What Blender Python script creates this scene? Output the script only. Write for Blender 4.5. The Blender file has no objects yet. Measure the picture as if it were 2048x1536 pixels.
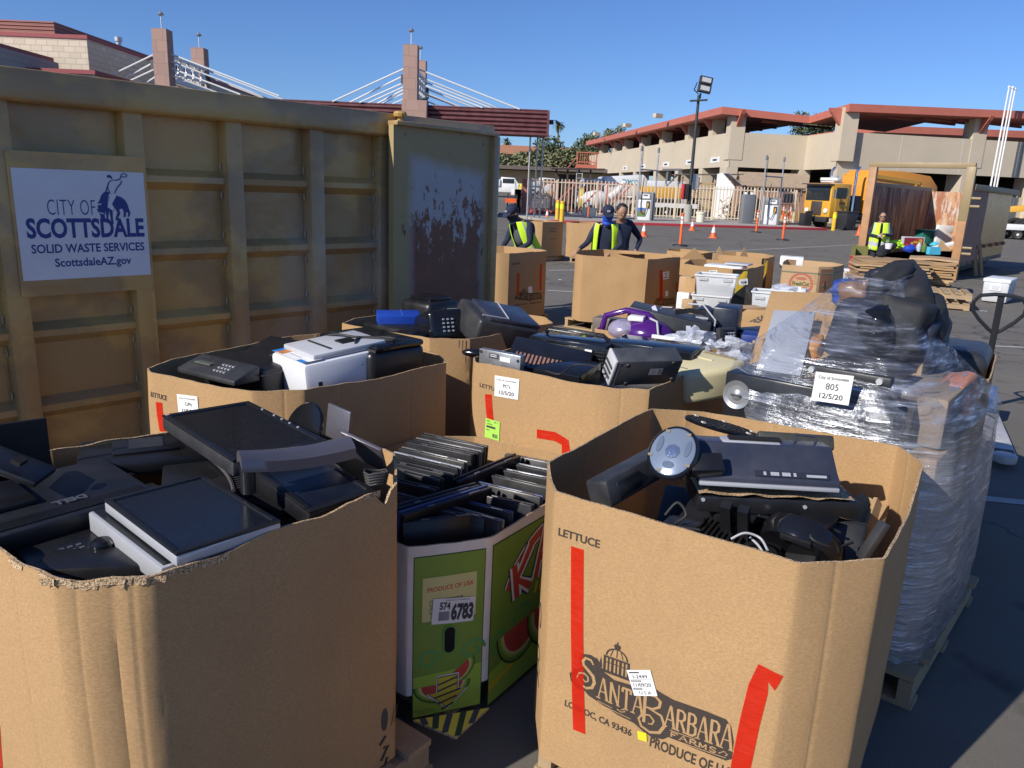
import bpy, bmesh, math, random
from mathutils import Vector, Matrix, noise
V = Vector
R = math.radians
rnd = random.Random(7)
sc = bpy.context.scene
COL = sc.collection

# ------------------------------------------------------------------ camera
CF, PITCH, ROLL, CH = 1540.0, R(14.3), 0.041, 1.9
cf = V((0, math.cos(PITCH), -math.sin(PITCH)))
_r0 = V((1, 0, 0)); _u0 = _r0.cross(cf)
cr = _r0 * math.cos(ROLL) + _u0 * math.sin(ROLL)
cu = _u0 * math.cos(ROLL) - _r0 * math.sin(ROLL)
CAMP = V((0, 0, CH))
cam = bpy.data.objects.new('camera', bpy.data.cameras.new('camera'))
COL.objects.link(cam)
mw = Matrix((cr, cu, -cf)).transposed().to_4x4(); mw.translation = CAMP
cam.matrix_world = mw
cam.data.sensor_width = 36; cam.data.lens = CF / 2048 * 36
cam.data.clip_start = 0.05; cam.data.clip_end = 3000
sc.camera = cam

# ------------------------------------------------------------------ light
SUN_AZ, SUN_EL = R(230), R(32)
w = bpy.data.worlds.new('World'); sc.world = w; w.use_nodes = True
nt = w.node_tree; nt.nodes.clear()
sky = nt.nodes.new('ShaderNodeTexSky'); sky.sky_type = 'NISHITA'; sky.sun_disc = False
sky.sun_elevation = SUN_EL; sky.sun_rotation = SUN_AZ
sky.altitude = 400; sky.air_density = 1.0; sky.dust_density = 0.35; sky.ozone_density = 2.2
bg = nt.nodes.new('ShaderNodeBackground'); bg.inputs[1].default_value = 0.115
wo = nt.nodes.new('ShaderNodeOutputWorld')
tint = nt.nodes.new('ShaderNodeMix'); tint.data_type = 'RGBA'; tint.blend_type = 'MULTIPLY'; tint.inputs[0].default_value = 1.0
tint.inputs[7].default_value = (.44, .62, .97, 1)       # a deep clear desert blue
nt.links.new(sky.outputs[0], tint.inputs[6]); nt.links.new(tint.outputs[2], bg.inputs[0]); nt.links.new(bg.outputs[0], wo.inputs[0])
sl = bpy.data.lights.new('sun', 'SUN'); sl.energy = 5.0; sl.angle = R(0.53); sl.color = (1, .94, .85)
so = bpy.data.objects.new('sun', sl); COL.objects.link(so)
SUNV = V((math.sin(SUN_AZ) * math.cos(SUN_EL), math.cos(SUN_AZ) * math.cos(SUN_EL), math.sin(SUN_EL)))
so.rotation_euler = (-SUNV).to_track_quat('-Z', 'Y').to_euler(); so.location = (0, 0, 60)
sc.view_settings.view_transform = 'Standard'; sc.view_settings.look = 'None'
sc.view_settings.exposure = 0.14; sc.view_settings.gamma = 1.0; sc.view_settings.use_curve_mapping = False

# ------------------------------------------------------------------ pixel <-> place
def ray(px, py): return cr * ((px - 1024) / CF) - cu * ((py - 768) / CF) + cf
def P(px, py, z=0.0):                     # where the sight line through a pixel meets height z
    d = ray(px, py); return CAMP + d * ((z - CH) / d.z)
def D(px, py, y):                         # ... or distance y
    d = ray(px, py); return CAMP + d * (y / d.y)
def PL(px, py, p0, n):                    # ... or a plane
    d = ray(px, py); return CAMP + d * ((p0 - CAMP).dot(n) / d.dot(n))
def hd(a): a = R(a); return V((math.sin(a), math.cos(a), 0))
def LOC(p, heading=0.0):                  # local +Y points along the compass heading
    return Matrix.Translation(V(p)) @ Matrix.Rotation(-R(heading), 4, 'Z')
def frame3(a, b, c):                      # origin a, x to b, y towards c
    x = (b - a).normalized(); n = x.cross(c - a).normalized(); y = n.cross(x)
    m = Matrix((x, y, n)).transposed().to_4x4(); m.translation = a
    return m, (b - a).length, (c - a).dot(y)

# ------------------------------------------------------------------ materials
def srgb(h):
    h = h.lstrip('#'); o = []
    for i in (0, 2, 4):
        c = int(h[i:i+2], 16) / 255
        o.append(c / 12.92 if c <= .04045 else ((c + .055) / 1.055) ** 2.4)
    return tuple(o)
_mc = {}
class NT:
    def __init__(s, name):
        s.m = bpy.data.materials.new(name); s.m.use_nodes = True; s.t = s.m.node_tree; s.t.nodes.clear()
        s.o = s.n('ShaderNodeOutputMaterial'); s.b = s.n('ShaderNodeBsdfPrincipled'); s.l(s.b.outputs[0], s.o.inputs[0])
        s.tc = s.n('ShaderNodeTexCoord').outputs['Object']
    def n(s, t, **k):
        x = s.t.nodes.new(t)
        for a, b in k.items(): setattr(x, a, b)
        return x
    def l(s, a, b): s.t.links.new(a, b)
    def mapping(s, scale=(1, 1, 1), rot=(0, 0, 0), src=None):
        x = s.n('ShaderNodeMapping'); x.inputs['Scale'].default_value = scale; x.inputs['Rotation'].default_value = rot
        s.l(src or s.tc, x.inputs[0]); return x.outputs[0]
    def noise(s, scale, detail=3, rough=.55, src=None, out=0):
        x = s.n('ShaderNodeTexNoise'); x.inputs['Scale'].default_value = scale; x.inputs['Detail'].default_value = detail
        x.inputs['Roughness'].default_value = rough; s.l(src or s.tc, x.inputs['Vector']); return x.outputs[out]
    def ramp(s, fac, stops):
        x = s.n('ShaderNodeValToRGB'); e = x.color_ramp.elements
        while len(e) < len(stops): e.new(0.5)
        for k, (p, c) in enumerate(stops):
            e[k].position = p; e[k].color = (*c, 1) if isinstance(c, tuple) else (c, c, c, 1)
        s.l(fac, x.inputs[0]); return x.outputs[0]
    def mix(s, fac, a, b, mode='MIX'):
        x = s.n('ShaderNodeMix', data_type='RGBA', blend_type=mode)
        for v, i in ((fac, x.inputs[0]), (a, x.inputs[6]), (b, x.inputs[7])):
            if isinstance(v, (int, float)): i.default_value = v
            elif isinstance(v, tuple): i.default_value = (*v, 1)
            else: s.l(v, i)
        return x.outputs[2]
    def math(s, op, a, b=0.0):
        x = s.n('ShaderNodeMath', operation=op)
        for v, i in ((a, x.inputs[0]), (b, x.inputs[1])):
            if isinstance(v, (int, float)): i.default_value = v
            else: s.l(v, i)
        return x.outputs[0]
    def bump(s, h, strength=.3, dist=.01):
        x = s.n('ShaderNodeBump'); x.inputs['Strength'].default_value = strength; x.inputs['Distance'].default_value = dist
        s.l(h, x.inputs['Height']); s.l(x.outputs[0], s.b.inputs['Normal']); return x.outputs[0]
    def set(s, **k):
        for a, v in k.items():
            i = s.b.inputs[a.replace('_', ' ')]
            if isinstance(v, (int, float)): i.default_value = v
            elif isinstance(v, tuple): i.default_value = (*v, 1)
            else: s.l(v, i)

def mat(name, col=(.5, .5, .5), rough=.6, metal=0.0, var=.18, scale=6, bump=.0, bscale=60, dust=0.0, dcol=(.30, .27, .23), coat=0.0, spec=.5):
    if name in _mc: return _mc[name]
    if isinstance(col, str): col = srgb(col)
    t = NT(name)
    c = t.mix(t.noise(scale, 5, .6), tuple(x * (1 - var) for x in col), tuple(min(1, x * (1 + var)) for x in col))
    rg = t.math('MULTIPLY_ADD', t.noise(scale * 3.1, 4), .3); t.t.nodes[-1].inputs[2].default_value = rough - .15
    if dust:
        d = t.ramp(t.noise(scale * 1.7, 8, .7), [(.38, 0.0), (.72, dust)])
        c = t.mix(d, c, dcol)
    t.set(Base_Color=c, Roughness=rg, Metallic=metal)
    t.b.inputs['Specular IOR Level'].default_value = spec
    if coat: t.b.inputs['Coat Weight'].default_value = coat; t.b.inputs['Coat Roughness'].default_value = .12
    if bump: t.bump(t.noise(bscale, 4), bump, .004)
    _mc[name] = t.m; return t.m

def cardboard(name, col=(.425, .265, .127), fleck=1.0):
    if name in _mc: return _mc[name]
    t = NT(name)
    f = t.ramp(t.noise(110, 4, .65, t.mapping((1, 1, 2.2))), [(.40, tuple(x * (1 - .11 * fleck) for x in col)), (.62, tuple(x * (1 + .13 * fleck) for x in col))])
    g = t.mix(t.ramp(t.noise(1.7, 5, .6), [(.36, 0.0), (.7, .5)]), f, tuple(x * .72 for x in col))
    s = t.mix(t.ramp(t.noise(7, 9, .75, t.mapping((1, 1, .35))), [(.60, 0.0), (.76, .45)]), g, tuple(x * .6 for x in col))
    t.set(Base_Color=s, Roughness=.82)
    t.b.inputs['Specular IOR Level'].default_value = .25
    wv = t.noise(230, 2, .5, t.mapping((1, 1, .02)))
    h = t.math('ADD', t.math('MULTIPLY', wv, .35), t.math('MULTIPLY', t.noise(14, 4), 1.2))
    t.bump(h, .16, .003)
    _mc[name] = t.m; return t.m

# ------------------------------------------------------------------ mesh builder
class MB:
    def __init__(s): s.v = []; s.f = []; s.m = []
    def add(s, vs, fs, mi=0, M=None):
        o = len(s.v)
        s.v += [(M @ V(p)) if M else V(p) for p in vs]
        s.f += [tuple(i + o for i in f) for f in fs]; s.m += [mi] * len(fs); return s
    def box(s, c, d, mi=0, M=None, taper=1.0):
        x, y, z = (k / 2 for k in d); c = V(c)
        vs = [c + V((a * x * (taper if e > 0 else 1), b * y * (taper if e > 0 else 1), e * z)) for e in (-1, 1) for a, b in ((-1, -1), (1, -1), (1, 1), (-1, 1))]
        return s.add(vs, [(3, 2, 1, 0), (4, 5, 6, 7), (0, 1, 5, 4), (1, 2, 6, 5), (2, 3, 7, 6), (3, 0, 4, 7)], mi, M)
    def bar(s, p, q, a, b=None, mi=0, up=(0, 0, 1)):
        p = V(p); q = V(q); b = b or a; d = (q - p).normalized(); u = V(up)
        if abs(d.dot(u)) > .98: u = V((0, 1, 0))
        x = d.cross(u).normalized(); y = x.cross(d)
        c = [x * (i * a / 2) + y * (j * b / 2) for i, j in ((-1, -1), (1, -1), (1, 1), (-1, 1))]
        return s.add([p + k for k in c] + [q + k for k in c], [(3, 2, 1, 0), (4, 5, 6, 7), (0, 1, 5, 4), (1, 2, 6, 5), (2, 3, 7, 6), (3, 0, 4, 7)], mi)
    def tube(s, pts, r, n=8, mi=0, closed=False):
        pts = [V(p) for p in pts]; k = len(pts); rs = r if isinstance(r, (list, tuple)) else [r] * k
        vs = []; last = None
        for i, p in enumerate(pts):
            a = pts[i - 1] if (i or closed) else p; b = pts[(i + 1) % k] if (i < k - 1 or closed) else p
            d = (b - a).normalized()
            if last is None:
                x = d.orthogonal().normalized()
            else:
                x = (last - d * last.dot(d)).normalized()
            last = x; y = d.cross(x)
            vs += [p + (x * math.cos(t) + y * math.sin(t)) * rs[i] for t in (2 * math.pi * j / n for j in range(n))]
        fs = []
        for i in range(k if closed else k - 1):
            for j in range(n):
                a = i * n + j; b = i * n + (j + 1) % n; e = (i + 1) % k * n
                fs.append((a, b, e + (j + 1) % n, e + j))
        if not closed: fs += [tuple(range(n - 1, -1, -1)), tuple(range((k - 1) * n, k * n))]
        return s.add(vs, fs, mi)
    def cord(s, pts, r, n=8, k=6):        # a tube along a smooth curve
        p = [V(q) for q in pts]; p = [p[0]] + p + [p[-1]]; o = []
        for i in range(1, len(p) - 2):
            for j in range(k):
                t = j / k; a, b, c, d = p[i-1:i+3]; o.append(.5 * ((2 * b) + (c - a) * t + (2*a - 5*b + 4*c - d) * t * t + (3*b - a - 3*c + d) * t ** 3))
        return s.tube(o + [p[-2]], r, n)
    def lathe(s, prof, n=16, M=None, mi=0, sx=1, sy=1):
        vs = [(r * sx * math.cos(2 * math.pi * j / n), r * sy * math.sin(2 * math.pi * j / n), z) for r, z in prof for j in range(n)]
        fs = [(i * n + j, i * n + (j + 1) % n, (i + 1) * n + (j + 1) % n, (i + 1) * n + j) for i in range(len(prof) - 1) for j in range(n)]
        fs += [tuple(range(n - 1, -1, -1)), tuple(range((len(prof) - 1) * n, len(prof) * n))]
        return s.add(vs, fs, mi, M)
    def prism(s, poly, z0, z1, M=None, mi=0):
        n = len(poly)
        vs = [(x, y, z0) for x, y in poly] + [(x, y, z1) for x, y in poly]
        fs = [tuple(range(n - 1, -1, -1)), tuple(range(n, 2 * n))] + [(i, (i + 1) % n, n + (i + 1) % n, n + i) for i in range(n)]
        return s.add(vs, fs, mi, M)
    def poly(s, pts, mi=0, M=None): return s.add(pts, [tuple(range(len(pts)))], mi, M)
    def grid(s, fn, nu, nv, mi=0):
        vs = [fn(i / nu, j / nv) for j in range(nv + 1) for i in range(nu + 1)]
        q = nu + 1
        return s.add(vs, [(j * q + i, j * q + i + 1, (j + 1) * q + i + 1, (j + 1) * q + i) for j in range(nv) for i in range(nu)], mi)
    def blob(s, c, r, sub=2, amp=.15, fr=2.0, mi=0, seed=0, M=None):
        bm = bmesh.new(); bmesh.ops.create_icosphere(bm, subdivisions=sub, radius=1)
        r = V(r) if not isinstance(r, (int, float)) else V((r, r, r)); c = V(c); vs = []
        for v in bm.verts:
            k = 1 + amp * noise.noise(v.co * fr + V((seed * 7.3, seed * 3.1, seed)))
            vs.append(c + V((v.co.x * r.x, v.co.y * r.y, v.co.z * r.z)) * k)
        fs = [tuple(v.index for v in f.verts) for f in bm.faces]; bm.free()
        return s.add(vs, fs, mi, M)
    def mesh(s, name, mats, bevel=0.0, smooth=False, seg=2, recalc=True, M=None, angle=35):
        me = bpy.data.meshes.new(name)
        vs = [M @ p for p in s.v] if M else s.v
        me.from_pydata([tuple(p) for p in vs], [], s.f)
        for m in (mats if isinstance(mats, (list, tuple)) else [mats]): me.materials.append(m)
        me.polygons.foreach_set('material_index', s.m)
        if bevel or recalc:
            bm = bmesh.new(); bm.from_mesh(me)
            if recalc: bmesh.ops.recalc_face_normals(bm, faces=bm.faces)
            if bevel:
                es = [e for e in bm.edges if len(e.link_faces) == 2 and e.calc_face_angle(0) > R(30)]
                bmesh.ops.bevel(bm, geom=es, offset=bevel, offset_type='OFFSET', segments=seg, affect='EDGES', profile=.5, clamp_overlap=True)
            bm.to_mesh(me); bm.free()
        if smooth or bevel:
            me.polygons.foreach_set('use_smooth', [True] * len(me.polygons))
            me.set_sharp_from_angle(angle=R(angle))
        me.update(); return me
    def build(s, name, mats, parent=None, world=False, **k):
        M = None
        if world and parent is not None:
            q = parent; T = Matrix()
            while q is not None: T = q.matrix_basis @ T; q = q.parent
            M = T.inverted()
        o = bpy.data.objects.new(name, s.mesh(name, mats, M=M, **k)); COL.objects.link(o)
        if parent is not None: o.parent = parent
        return o

def tag(o, label=None, cat=None, group=None, kind=None):
    for k, v in (('label', label), ('category', cat), ('group', group), ('kind', kind)):
        if v: o[k] = v
    return o
def thing(name, label, cat, M=None, group=None):
    o = bpy.data.objects.new(name, None); COL.objects.link(o)
    o.empty_display_size = .1
    if M is not None: o.matrix_basis = M
    return tag(o, label, cat, group)
def solo(mb, name, mats, label, cat, M=None, group=None, kind=None, **k):
    o = mb.build(name, mats, **k)
    if M is not None: o.matrix_basis = M
    return tag(o, label, cat, group, kind)
def copy_tree(o, M=None, parent=None, label=None):
    c = o.copy(); COL.objects.link(c)
    if parent is not None: c.parent = parent
    if M is not None: c.matrix_basis = M
    if label: c['label'] = label
    for ch in list(o.children):
        if ch.parent == o and ch is not c: copy_tree(ch, None, c)
    return c

# ------------------------------------------------------------------ flat artwork
def _curve_mesh(cu_):
    o = bpy.data.objects.new('tmp', cu_); COL.objects.link(o)
    me = bpy.data.meshes.new_from_object(o.evaluated_get(bpy.context.evaluated_depsgraph_get()))
    vs = [V((v.co.x, v.co.y)) for v in me.vertices]; fs = [tuple(p.vertices) for p in me.polygons]
    bpy.data.objects.remove(o); bpy.data.curves.remove(cu_); bpy.data.meshes.remove(me)
    return vs, fs
def text2d(s, bold=0.0, spacing=1.0):
    c = bpy.data.curves.new('t', 'FONT'); c.body = s; c.size = 1; c.offset = bold; c.space_character = spacing; c.resolution_u = 3
    return _curve_mesh(c)
def poly2d(loops):
    c = bpy.data.curves.new('p', 'CURVE'); c.dimensions = '2D'; c.fill_mode = 'BOTH'
    for lp in loops:
        sp = c.splines.new('POLY'); sp.points.add(len(lp) - 1)
        for k, q in enumerate(lp): sp.points[k].co = (q[0], q[1], 0, 1)
        sp.use_cyclic_u = True
    return _curve_mesh(c)
def rect2d(x0, y0, x1, y1): return [V((x0, y0)), V((x1, y0)), V((x1, y1)), V((x0, y1))], [(0, 1, 2, 3)]
def stroke2d(pts, wd, closed=False):
    pts = [V((p[0], p[1])) for p in pts]; n = len(pts); ws = wd if isinstance(wd, (list, tuple)) else [wd] * n; vs = []
    for i, p in enumerate(pts):
        a = pts[i - 1] if (i or closed) else p; b = pts[(i + 1) % n] if (i < n - 1 or closed) else p
        d = (b - a).normalized(); k = V((-d.y, d.x)) * ws[i] / 2
        vs += [p + k, p - k]
    fs = [(2*i, 2*i+1, (2*i+3) % (2*n), (2*i+2) % (2*n)) for i in range(n if closed else n - 1)]
    return vs, fs
def ell(cx, cy, rx, ry, n=24, a0=0, a1=360):
    return [(cx + rx * math.cos(R(a0 + (a1 - a0) * i / n)), cy + ry * math.sin(R(a0 + (a1 - a0) * i / n))) for i in range(n + (a1 - a0 < 360))]
def fit(sh, x, y, wd, h=None):
    vs, fs = sh
    x0 = min(v.x for v in vs); x1 = max(v.x for v in vs); y0 = min(v.y for v in vs); y1 = max(v.y for v in vs)
    kx = wd / (x1 - x0); ky = kx if h is None else h / (y1 - y0)
    return [V((x + (v.x - x0) * kx, y + (v.y - y0) * ky)) for v in vs], fs
def xf(sh, fn): return [V(fn(v.x, v.y)) for v in sh[0]], sh[1]
class Art:                                # layered flat shapes, each layer a little prouder
    def __init__(s, step=.0004): s.L = []; s.step = step
    def put(s, sh, mi=0, layer=0): s.L.append((sh, mi, layer)); return s
    def build(s, name, mats, surf, parent, lift=.001, grid=0.0, world=True):
        mb = MB()
        for (vs, fs), mi, ly in s.L:
            if grid:
                bm = bmesh.new(); bv = [bm.verts.new((v.x, v.y, 0)) for v in vs]
                for f in fs:
                    try: bm.faces.new([bv[i] for i in f])
                    except ValueError: pass
                for ax in (0, 1):
                    a = min(v[ax] for v in vs); b = max(v[ax] for v in vs)
                    for k in range(int(a / grid), int(b / grid) + 1):
                        co = [0, 0, 0]; no = [0, 0, 0]; co[ax] = k * grid; no[ax] = 1
                        bmesh.ops.bisect_plane(bm, geom=bm.verts[:] + bm.edges[:] + bm.faces[:], plane_co=co, plane_no=no)
                bm.verts.index_update()
                vs = [V((v.co.x, v.co.y)) for v in bm.verts]; fs = [tuple(v.index for v in f.verts) for f in bm.faces]; bm.free()
            mb.add([surf(v.x, v.y, lift + ly * s.step) for v in vs], fs, mi)
        return mb.build(name, mats, parent, world=world, recalc=False)
def plane_surf(o, x, y):
    x = x.normalized(); y = y.normalized(); n = x.cross(y)
    return lambda u, v, l: o + x * u + y * v + n * l
# ------------------------------------------------------------------ ground
def gz(y):
    if y < 60: return 0.0
    if y < 110: return 1.35 * (y - 60) / 50
    return 1.35
def GP(px, d):                            # ground point at distance d under a pixel column
    k = D(px, 400, d); return V((k.x, k.y, gz(d)))
def asphalt():
    t = NT('asphalt')
    a = t.ramp(t.noise(260, 2, .6), [(.3, (.095, .088, .077)), (.55, (.15, .137, .118)), (.75, (.25, .228, .19))])
    b = t.mix(t.ramp(t.noise(.55, 6, .65), [(.36, 0.0), (.66, .75)]), a, (.19, .17, .14))
    st = t.ramp(t.noise(1.1, 7, .62, t.mapping((.22, 1.0, 1), (0, 0, R(-8)))), [(.60, 0.0), (.70, .6)])
    c = t.mix(st, b, (.08, .073, .063))
    oil = t.ramp(t.noise(1.6, 4, .5), [(.63, 0.0), (.70, .6)])
    c = t.mix(oil, c, (.04, .038, .036))
    vo = t.n('ShaderNodeTexVoronoi', feature='DISTANCE_TO_EDGE'); vo.inputs['Scale'].default_value = .30
    wp = t.n('ShaderNodeVectorMath', operation='ADD'); t.l(t.tc, wp.inputs[0]); t.l(t.noise(1.5, 5, .6, out=1), wp.inputs[1]); t.l(wp.outputs[0], vo.inputs['Vector'])
    c = t.mix(t.ramp(vo.outputs['Distance'], [(.0, .9), (.008, 0.0)]), c, (.03, .03, .03))
    c = t.mix(t.ramp(t.noise(60, 3, .7), [(.72, 0.0), (.78, .5)]), c, (.28, .26, .23))
    t.set(Base_Color=c, Roughness=t.ramp(t.noise(2, 4), [(.3, .75), (.7, .92)]))
    t.b.inputs['Specular IOR Level'].default_value = .3
    t.bump(t.noise(300, 3, .7), .5, .006); return t.m
mb = MB()
ys = [-60, 0, 20, 40, 60, 85, 110, 200, 500, 1500]
xs = [-700, -200, -60, 0, 60, 200, 700]
mb.add([(x, y, gz(y)) for y in ys for x in xs], [(j*7+i, j*7+i+1, j*7+i+8, j*7+i+7) for j in range(9) for i in range(6)])
tag(mb.build('ground', asphalt()), kind='structure')

conc = mat('concrete', (.36, .335, .295), .85, var=.14, scale=2.2, bump=.2, bscale=30)
M_line = mat('line_paint', (.42, .41, .38), .8, var=.45, scale=9)
def line(px0, py0, px1, py1, wd=.1):
    a = P(px0, py0); b = P(px1, py1); d = (b - a).normalized(); k = V((-d.y, d.x, 0)) * wd / 2; up = V((0, 0, .004))
    m = MB(); m.poly([a - k + up, b - k + up, b + k + up, a + k + up])
    tag(m.build('parking_line', M_line), kind='structure')
line(1095, 581, 1150, 584); line(1890, 990, 2300, 1030); line(1095, 541, 1160, 540); line(1930, 690, 2048, 695, .08)
line(1250, 512, 1790, 486, .12); line(1930, 468, 2048, 478, .12)
# fuel island: raised slab with a red front kerb
A = GP(1098, 46.0); B = P(1655, 461); A.z = B.z = 0
dr = (B - A).normalized(); bk = V((-dr.y, dr.x, 0))
if bk.y < 0: bk = -bk
q = [A, B, B + bk * 14, A + bk * 14]
m = MB(); o_ = dr * .16 + bk * .16
m.prism([(p.x, p.y) for p in (A + bk * .16, B + bk * .16 - dr * .16, B + bk * 14 - dr * .16, A + bk * 14)], -.1, .15)
tag(m.build('concrete_island', conc), kind='structure')
m = MB(); redc = mat('red_kerb_paint', (.42, .035, .045), .7, var=.3, scale=1.2)
m.prism([(p.x, p.y) for p in (A, B, B + bk * .157, A + bk * .157)], -.1, .153)
m.prism([(p.x, p.y) for p in (B + bk * .16, B + bk * 6, B + bk * 6 - dr * .157, B + bk * .16 - dr * .157)], -.1, .153)
tag(m.build('red_kerb', redc, bevel=.02), kind='structure')
def IP(px, py, z=.15): return P(px, py, z)

# ------------------------------------------------------------------ block building (upper left)
def blockmat(name, c1, c2, mort, bw=.42, bh=.2, ms=.02):
    t = NT(name); sp = t.n('ShaderNodeSeparateXYZ'); t.l(t.tc, sp.inputs[0])
    cb = t.n('ShaderNodeCombineXYZ'); t.l(t.math('ADD', sp.outputs[0], sp.outputs[1]), cb.inputs[0]); t.l(sp.outputs[2], cb.inputs[1])
    br = t.n('ShaderNodeTexBrick'); t.l(cb.outputs[0], br.inputs['Vector'])
    for k, v in (('Scale', 1), ('Mortar Size', ms), ('Brick Width', bw), ('Row Height', bh), ('Bias', 0)): br.inputs[k].default_value = v
    for k, v in (('Color1', c1), ('Color2', c2), ('Mortar', mort)): br.inputs[k].default_value = (*v, 1)
    c = t.mix(t.noise(1.3, 5, .6), br.outputs[0], (.5, .5, .5), 'OVERLAY')
    t.set(Base_Color=c, Roughness=.9); t.bump(t.noise(25, 4), .3, .02); return t.m
m_cmu = blockmat('tan_block', (.66, .57, .44), (.58, .50, .38), (.46, .39, .3), .6, .3, .022)
m_cmu2 = blockmat('grey_block', (.36, .33, .30), (.33, .30, .28), (.28, .26, .24), .6, .3, .022)
m_pyl = blockmat('pink_block', (.40, .26, .21), (.36, .235, .19), (.30, .20, .165), .8, .6, .02)
def ribmat(name, col, pitch):
    t = NT(name); sp = t.n('ShaderNodeSeparateXYZ'); t.l(t.tc, sp.inputs[0])
    c = t.mix(t.noise(.8, 6, .7), tuple(x * .7 for x in col), tuple(x * 1.25 for x in col))
    t.set(Base_Color=c, Roughness=.55); return t.m
m_cap = ribmat('red_rib_metal', (.31, .115, .085), .3)
m_trim = mat('red_trim', (.27, .05, .055), .6)
m_white = mat('white_paint', (.72, .72, .70), .5, var=.08)
m_galv = mat('galvanised', (.45, .46, .47), .42, metal=.7, var=.15)
bl = thing('block_building', 'tan block building with red ribbed roof cap behind the brown container', 'building', LOC((-24, 45, 0)))
MB().prism([(-24, 0), (0.1, 0), (0.1, 42), (-24, 42)], 0, 8.8).build('wall', m_cmu, bl)
m = MB(); m.prism([(-24, -.06), (.16, -.06), (.16, 42), (-24, 42)], 8.8, 9.0); m.build('coping', m_trim, bl)
m = MB()
for k in range(7):                        # ribbed metal cap, stepped sheets
    z = 9.01 + k * .09
    m.prism([(-24, .02 + .05 * (k % 2)), (-1.62 - .03 * (k % 2), .02 + .05 * (k % 2)), (-1.62 - .03 * (k % 2), 42), (-24, 42)], z, z + .072)
    m.prism([(-24, .15), (-1.75, .15), (-1.75, 42), (-24, 42)], z + .072, z + .09)
m.build('roof_cap', m_cap, bl)
for y, h in ((9, .5), (16.5, 1.6)):
    MB().lathe([(.16, 0), (.16, h), (.24, h), (.24, h + .25), (0.02, h + .3)], 12, Matrix.Translation((-2.6, y, 9.62))).build('vent_pipe', m_galv, bl, smooth=True)
bs = thing('block_annex', 'smaller grey block annex with red coping at the far left edge', 'building', LOC((-25, 41.5, 0)))
MB().prism([(-20, -14), (0, -14), (0, 2.5), (-20, 2.5)], 0, 7.4).build('wall', m_cmu2, bs)
MB().prism([(-20, -14.1), (.12, -14.1), (.12, -4.6), (-.3, -4.6), (-.3, 2.6), (-20, 2.6)], 7.4, 7.65).build('coping', m_trim, bs)
ll = thing('low_red_roof_building', 'low building with red stepped roof edge between the block walls', 'building', LOC((-22.8, 43, 0)))
MB().prism([(-2, -2), (1.2, -2), (1.2, 1.8), (-2, 1.8)], 0, 6.55).build('wall', m_cmu, ll)
MB().prism([(-2.1, -2.1), (1.35, -2.1), (1.35, 1.85), (-2.1, 1.85)], 6.55, 6.75).build('coping', m_trim, ll)

# ------------------------------------------------------------------ cable stayed canopy
m_dred = mat('dark_red_rib', (.125, .036, .04), .5, var=.35, scale=1.4, dust=.35, dcol=(.3, .16, .15))
cn = thing('wash_canopy', 'long dark red ribbed canopy hung on cables from pink block pylons', 'canopy', LOC((0, 48, 0)))
m = MB(); x0, x1 = -30, 1.5
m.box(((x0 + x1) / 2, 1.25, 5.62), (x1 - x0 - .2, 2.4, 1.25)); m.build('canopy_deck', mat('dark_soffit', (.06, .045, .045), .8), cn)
m = MB()
zz = 5.0
for k in range(6):
    z0 = 4.88 + k * .245
    m.add([(x0, .02, z0), (x1, .02, z0), (x1, -.10, z0 + .09), (x0, -.10, z0 + .09), (x1, -.10, z0 + .19), (x0, -.10, z0 + .19), (x1, .02, z0 + .235), (x0, .02, z0 + .235)], [(0, 1, 2, 3), (3, 2, 4, 5), (5, 4, 6, 7)])
    m.add([(x1 - .1, .0, z0), (x1 - .1, 2.5, z0), (x1, 2.5, z0 + .09), (x1, 0, z0 + .09), (x1, 2.5, z0 + .19), (x1, 0, z0 + .19), (x1 - .1, 2.5, z0 + .235), (x1 - .1, 0, z0 + .235)], [(0, 1, 2, 3), (3, 2, 4, 5), (5, 4, 6, 7)])
m.box((x1 + .0, -.04, 5.62), (.14, .16, 1.5)); m.box(((x0 + x1) / 2, .2, 6.38), (x1 - x0, .5, .06))
m.build('fascia', m_dred, cn, recalc=False)
def pylon(x, y, top, w=.82, base=True):
    m = MB(); m.box((x, y, top / 2), (w, w, top))
    if base: m.box((x + .28, y - .1, 3.3), (w + .62, w + .3, 6.6))
    p = m.build('pylon', m_pyl, cn)
    s = MB(); s.tube([(x, y, top), (x, y, top + .75)], .03, 6); s.lathe([(.02, 0), (.16, .05), (.18, .1), (.08, .2), (.02, .24)], 10, Matrix.Translation((x, y, top + .7)))
    s.build('beacon', m_galv, p)
    return p
pylon(-6.62, -.1, 9.62); pylon(-6.85, 5.9, 9.67, .8, False)
pylon(-20.2, -2.0, 9.6); pylon(-20.65, 4.3, 9.64, .8, False)
for px_, y0, y1 in ((-20.42, -1.55, 3.9), (-6.73, .35, 5.5)):
    m = MB()
    for z in (8.4, 7.1):
        m.bar((px_ + .25, y0, z), (px_ + .25, y1, z), .16, .22); m.bar((px_ - .25, y0, z), (px_ - .25, y1, z), .16, .22)
    k = 5
    for i in range(k):
        a = y0 + (y1 - y0) * i / k; b = y0 + (y1 - y0) * (i + 1) / k; c = (a + b) / 2
        for dx in (-.25, .25):
            m.bar((px_ + dx, a, 7.1), (px_ + dx, c, 8.4), .09); m.bar((px_ + dx, c, 8.4), (px_ + dx, b, 7.1), .09)
        m.box((px_ + .3, c, 7.75), (.05, .5, .6))
    m.build('truss', m_white, cn)
    for yy in (y0 - .35, y1 + .35):
        m = MB()
        m.prism([(-.45, -.02), (.5, -.02), (.1, .1)], 7.5, 8.0, Matrix.Translation((px_, yy - .3, 0)))
        m.build('bracket', mat('dark_steel', (.08, .08, .085), .5), cn)
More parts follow.
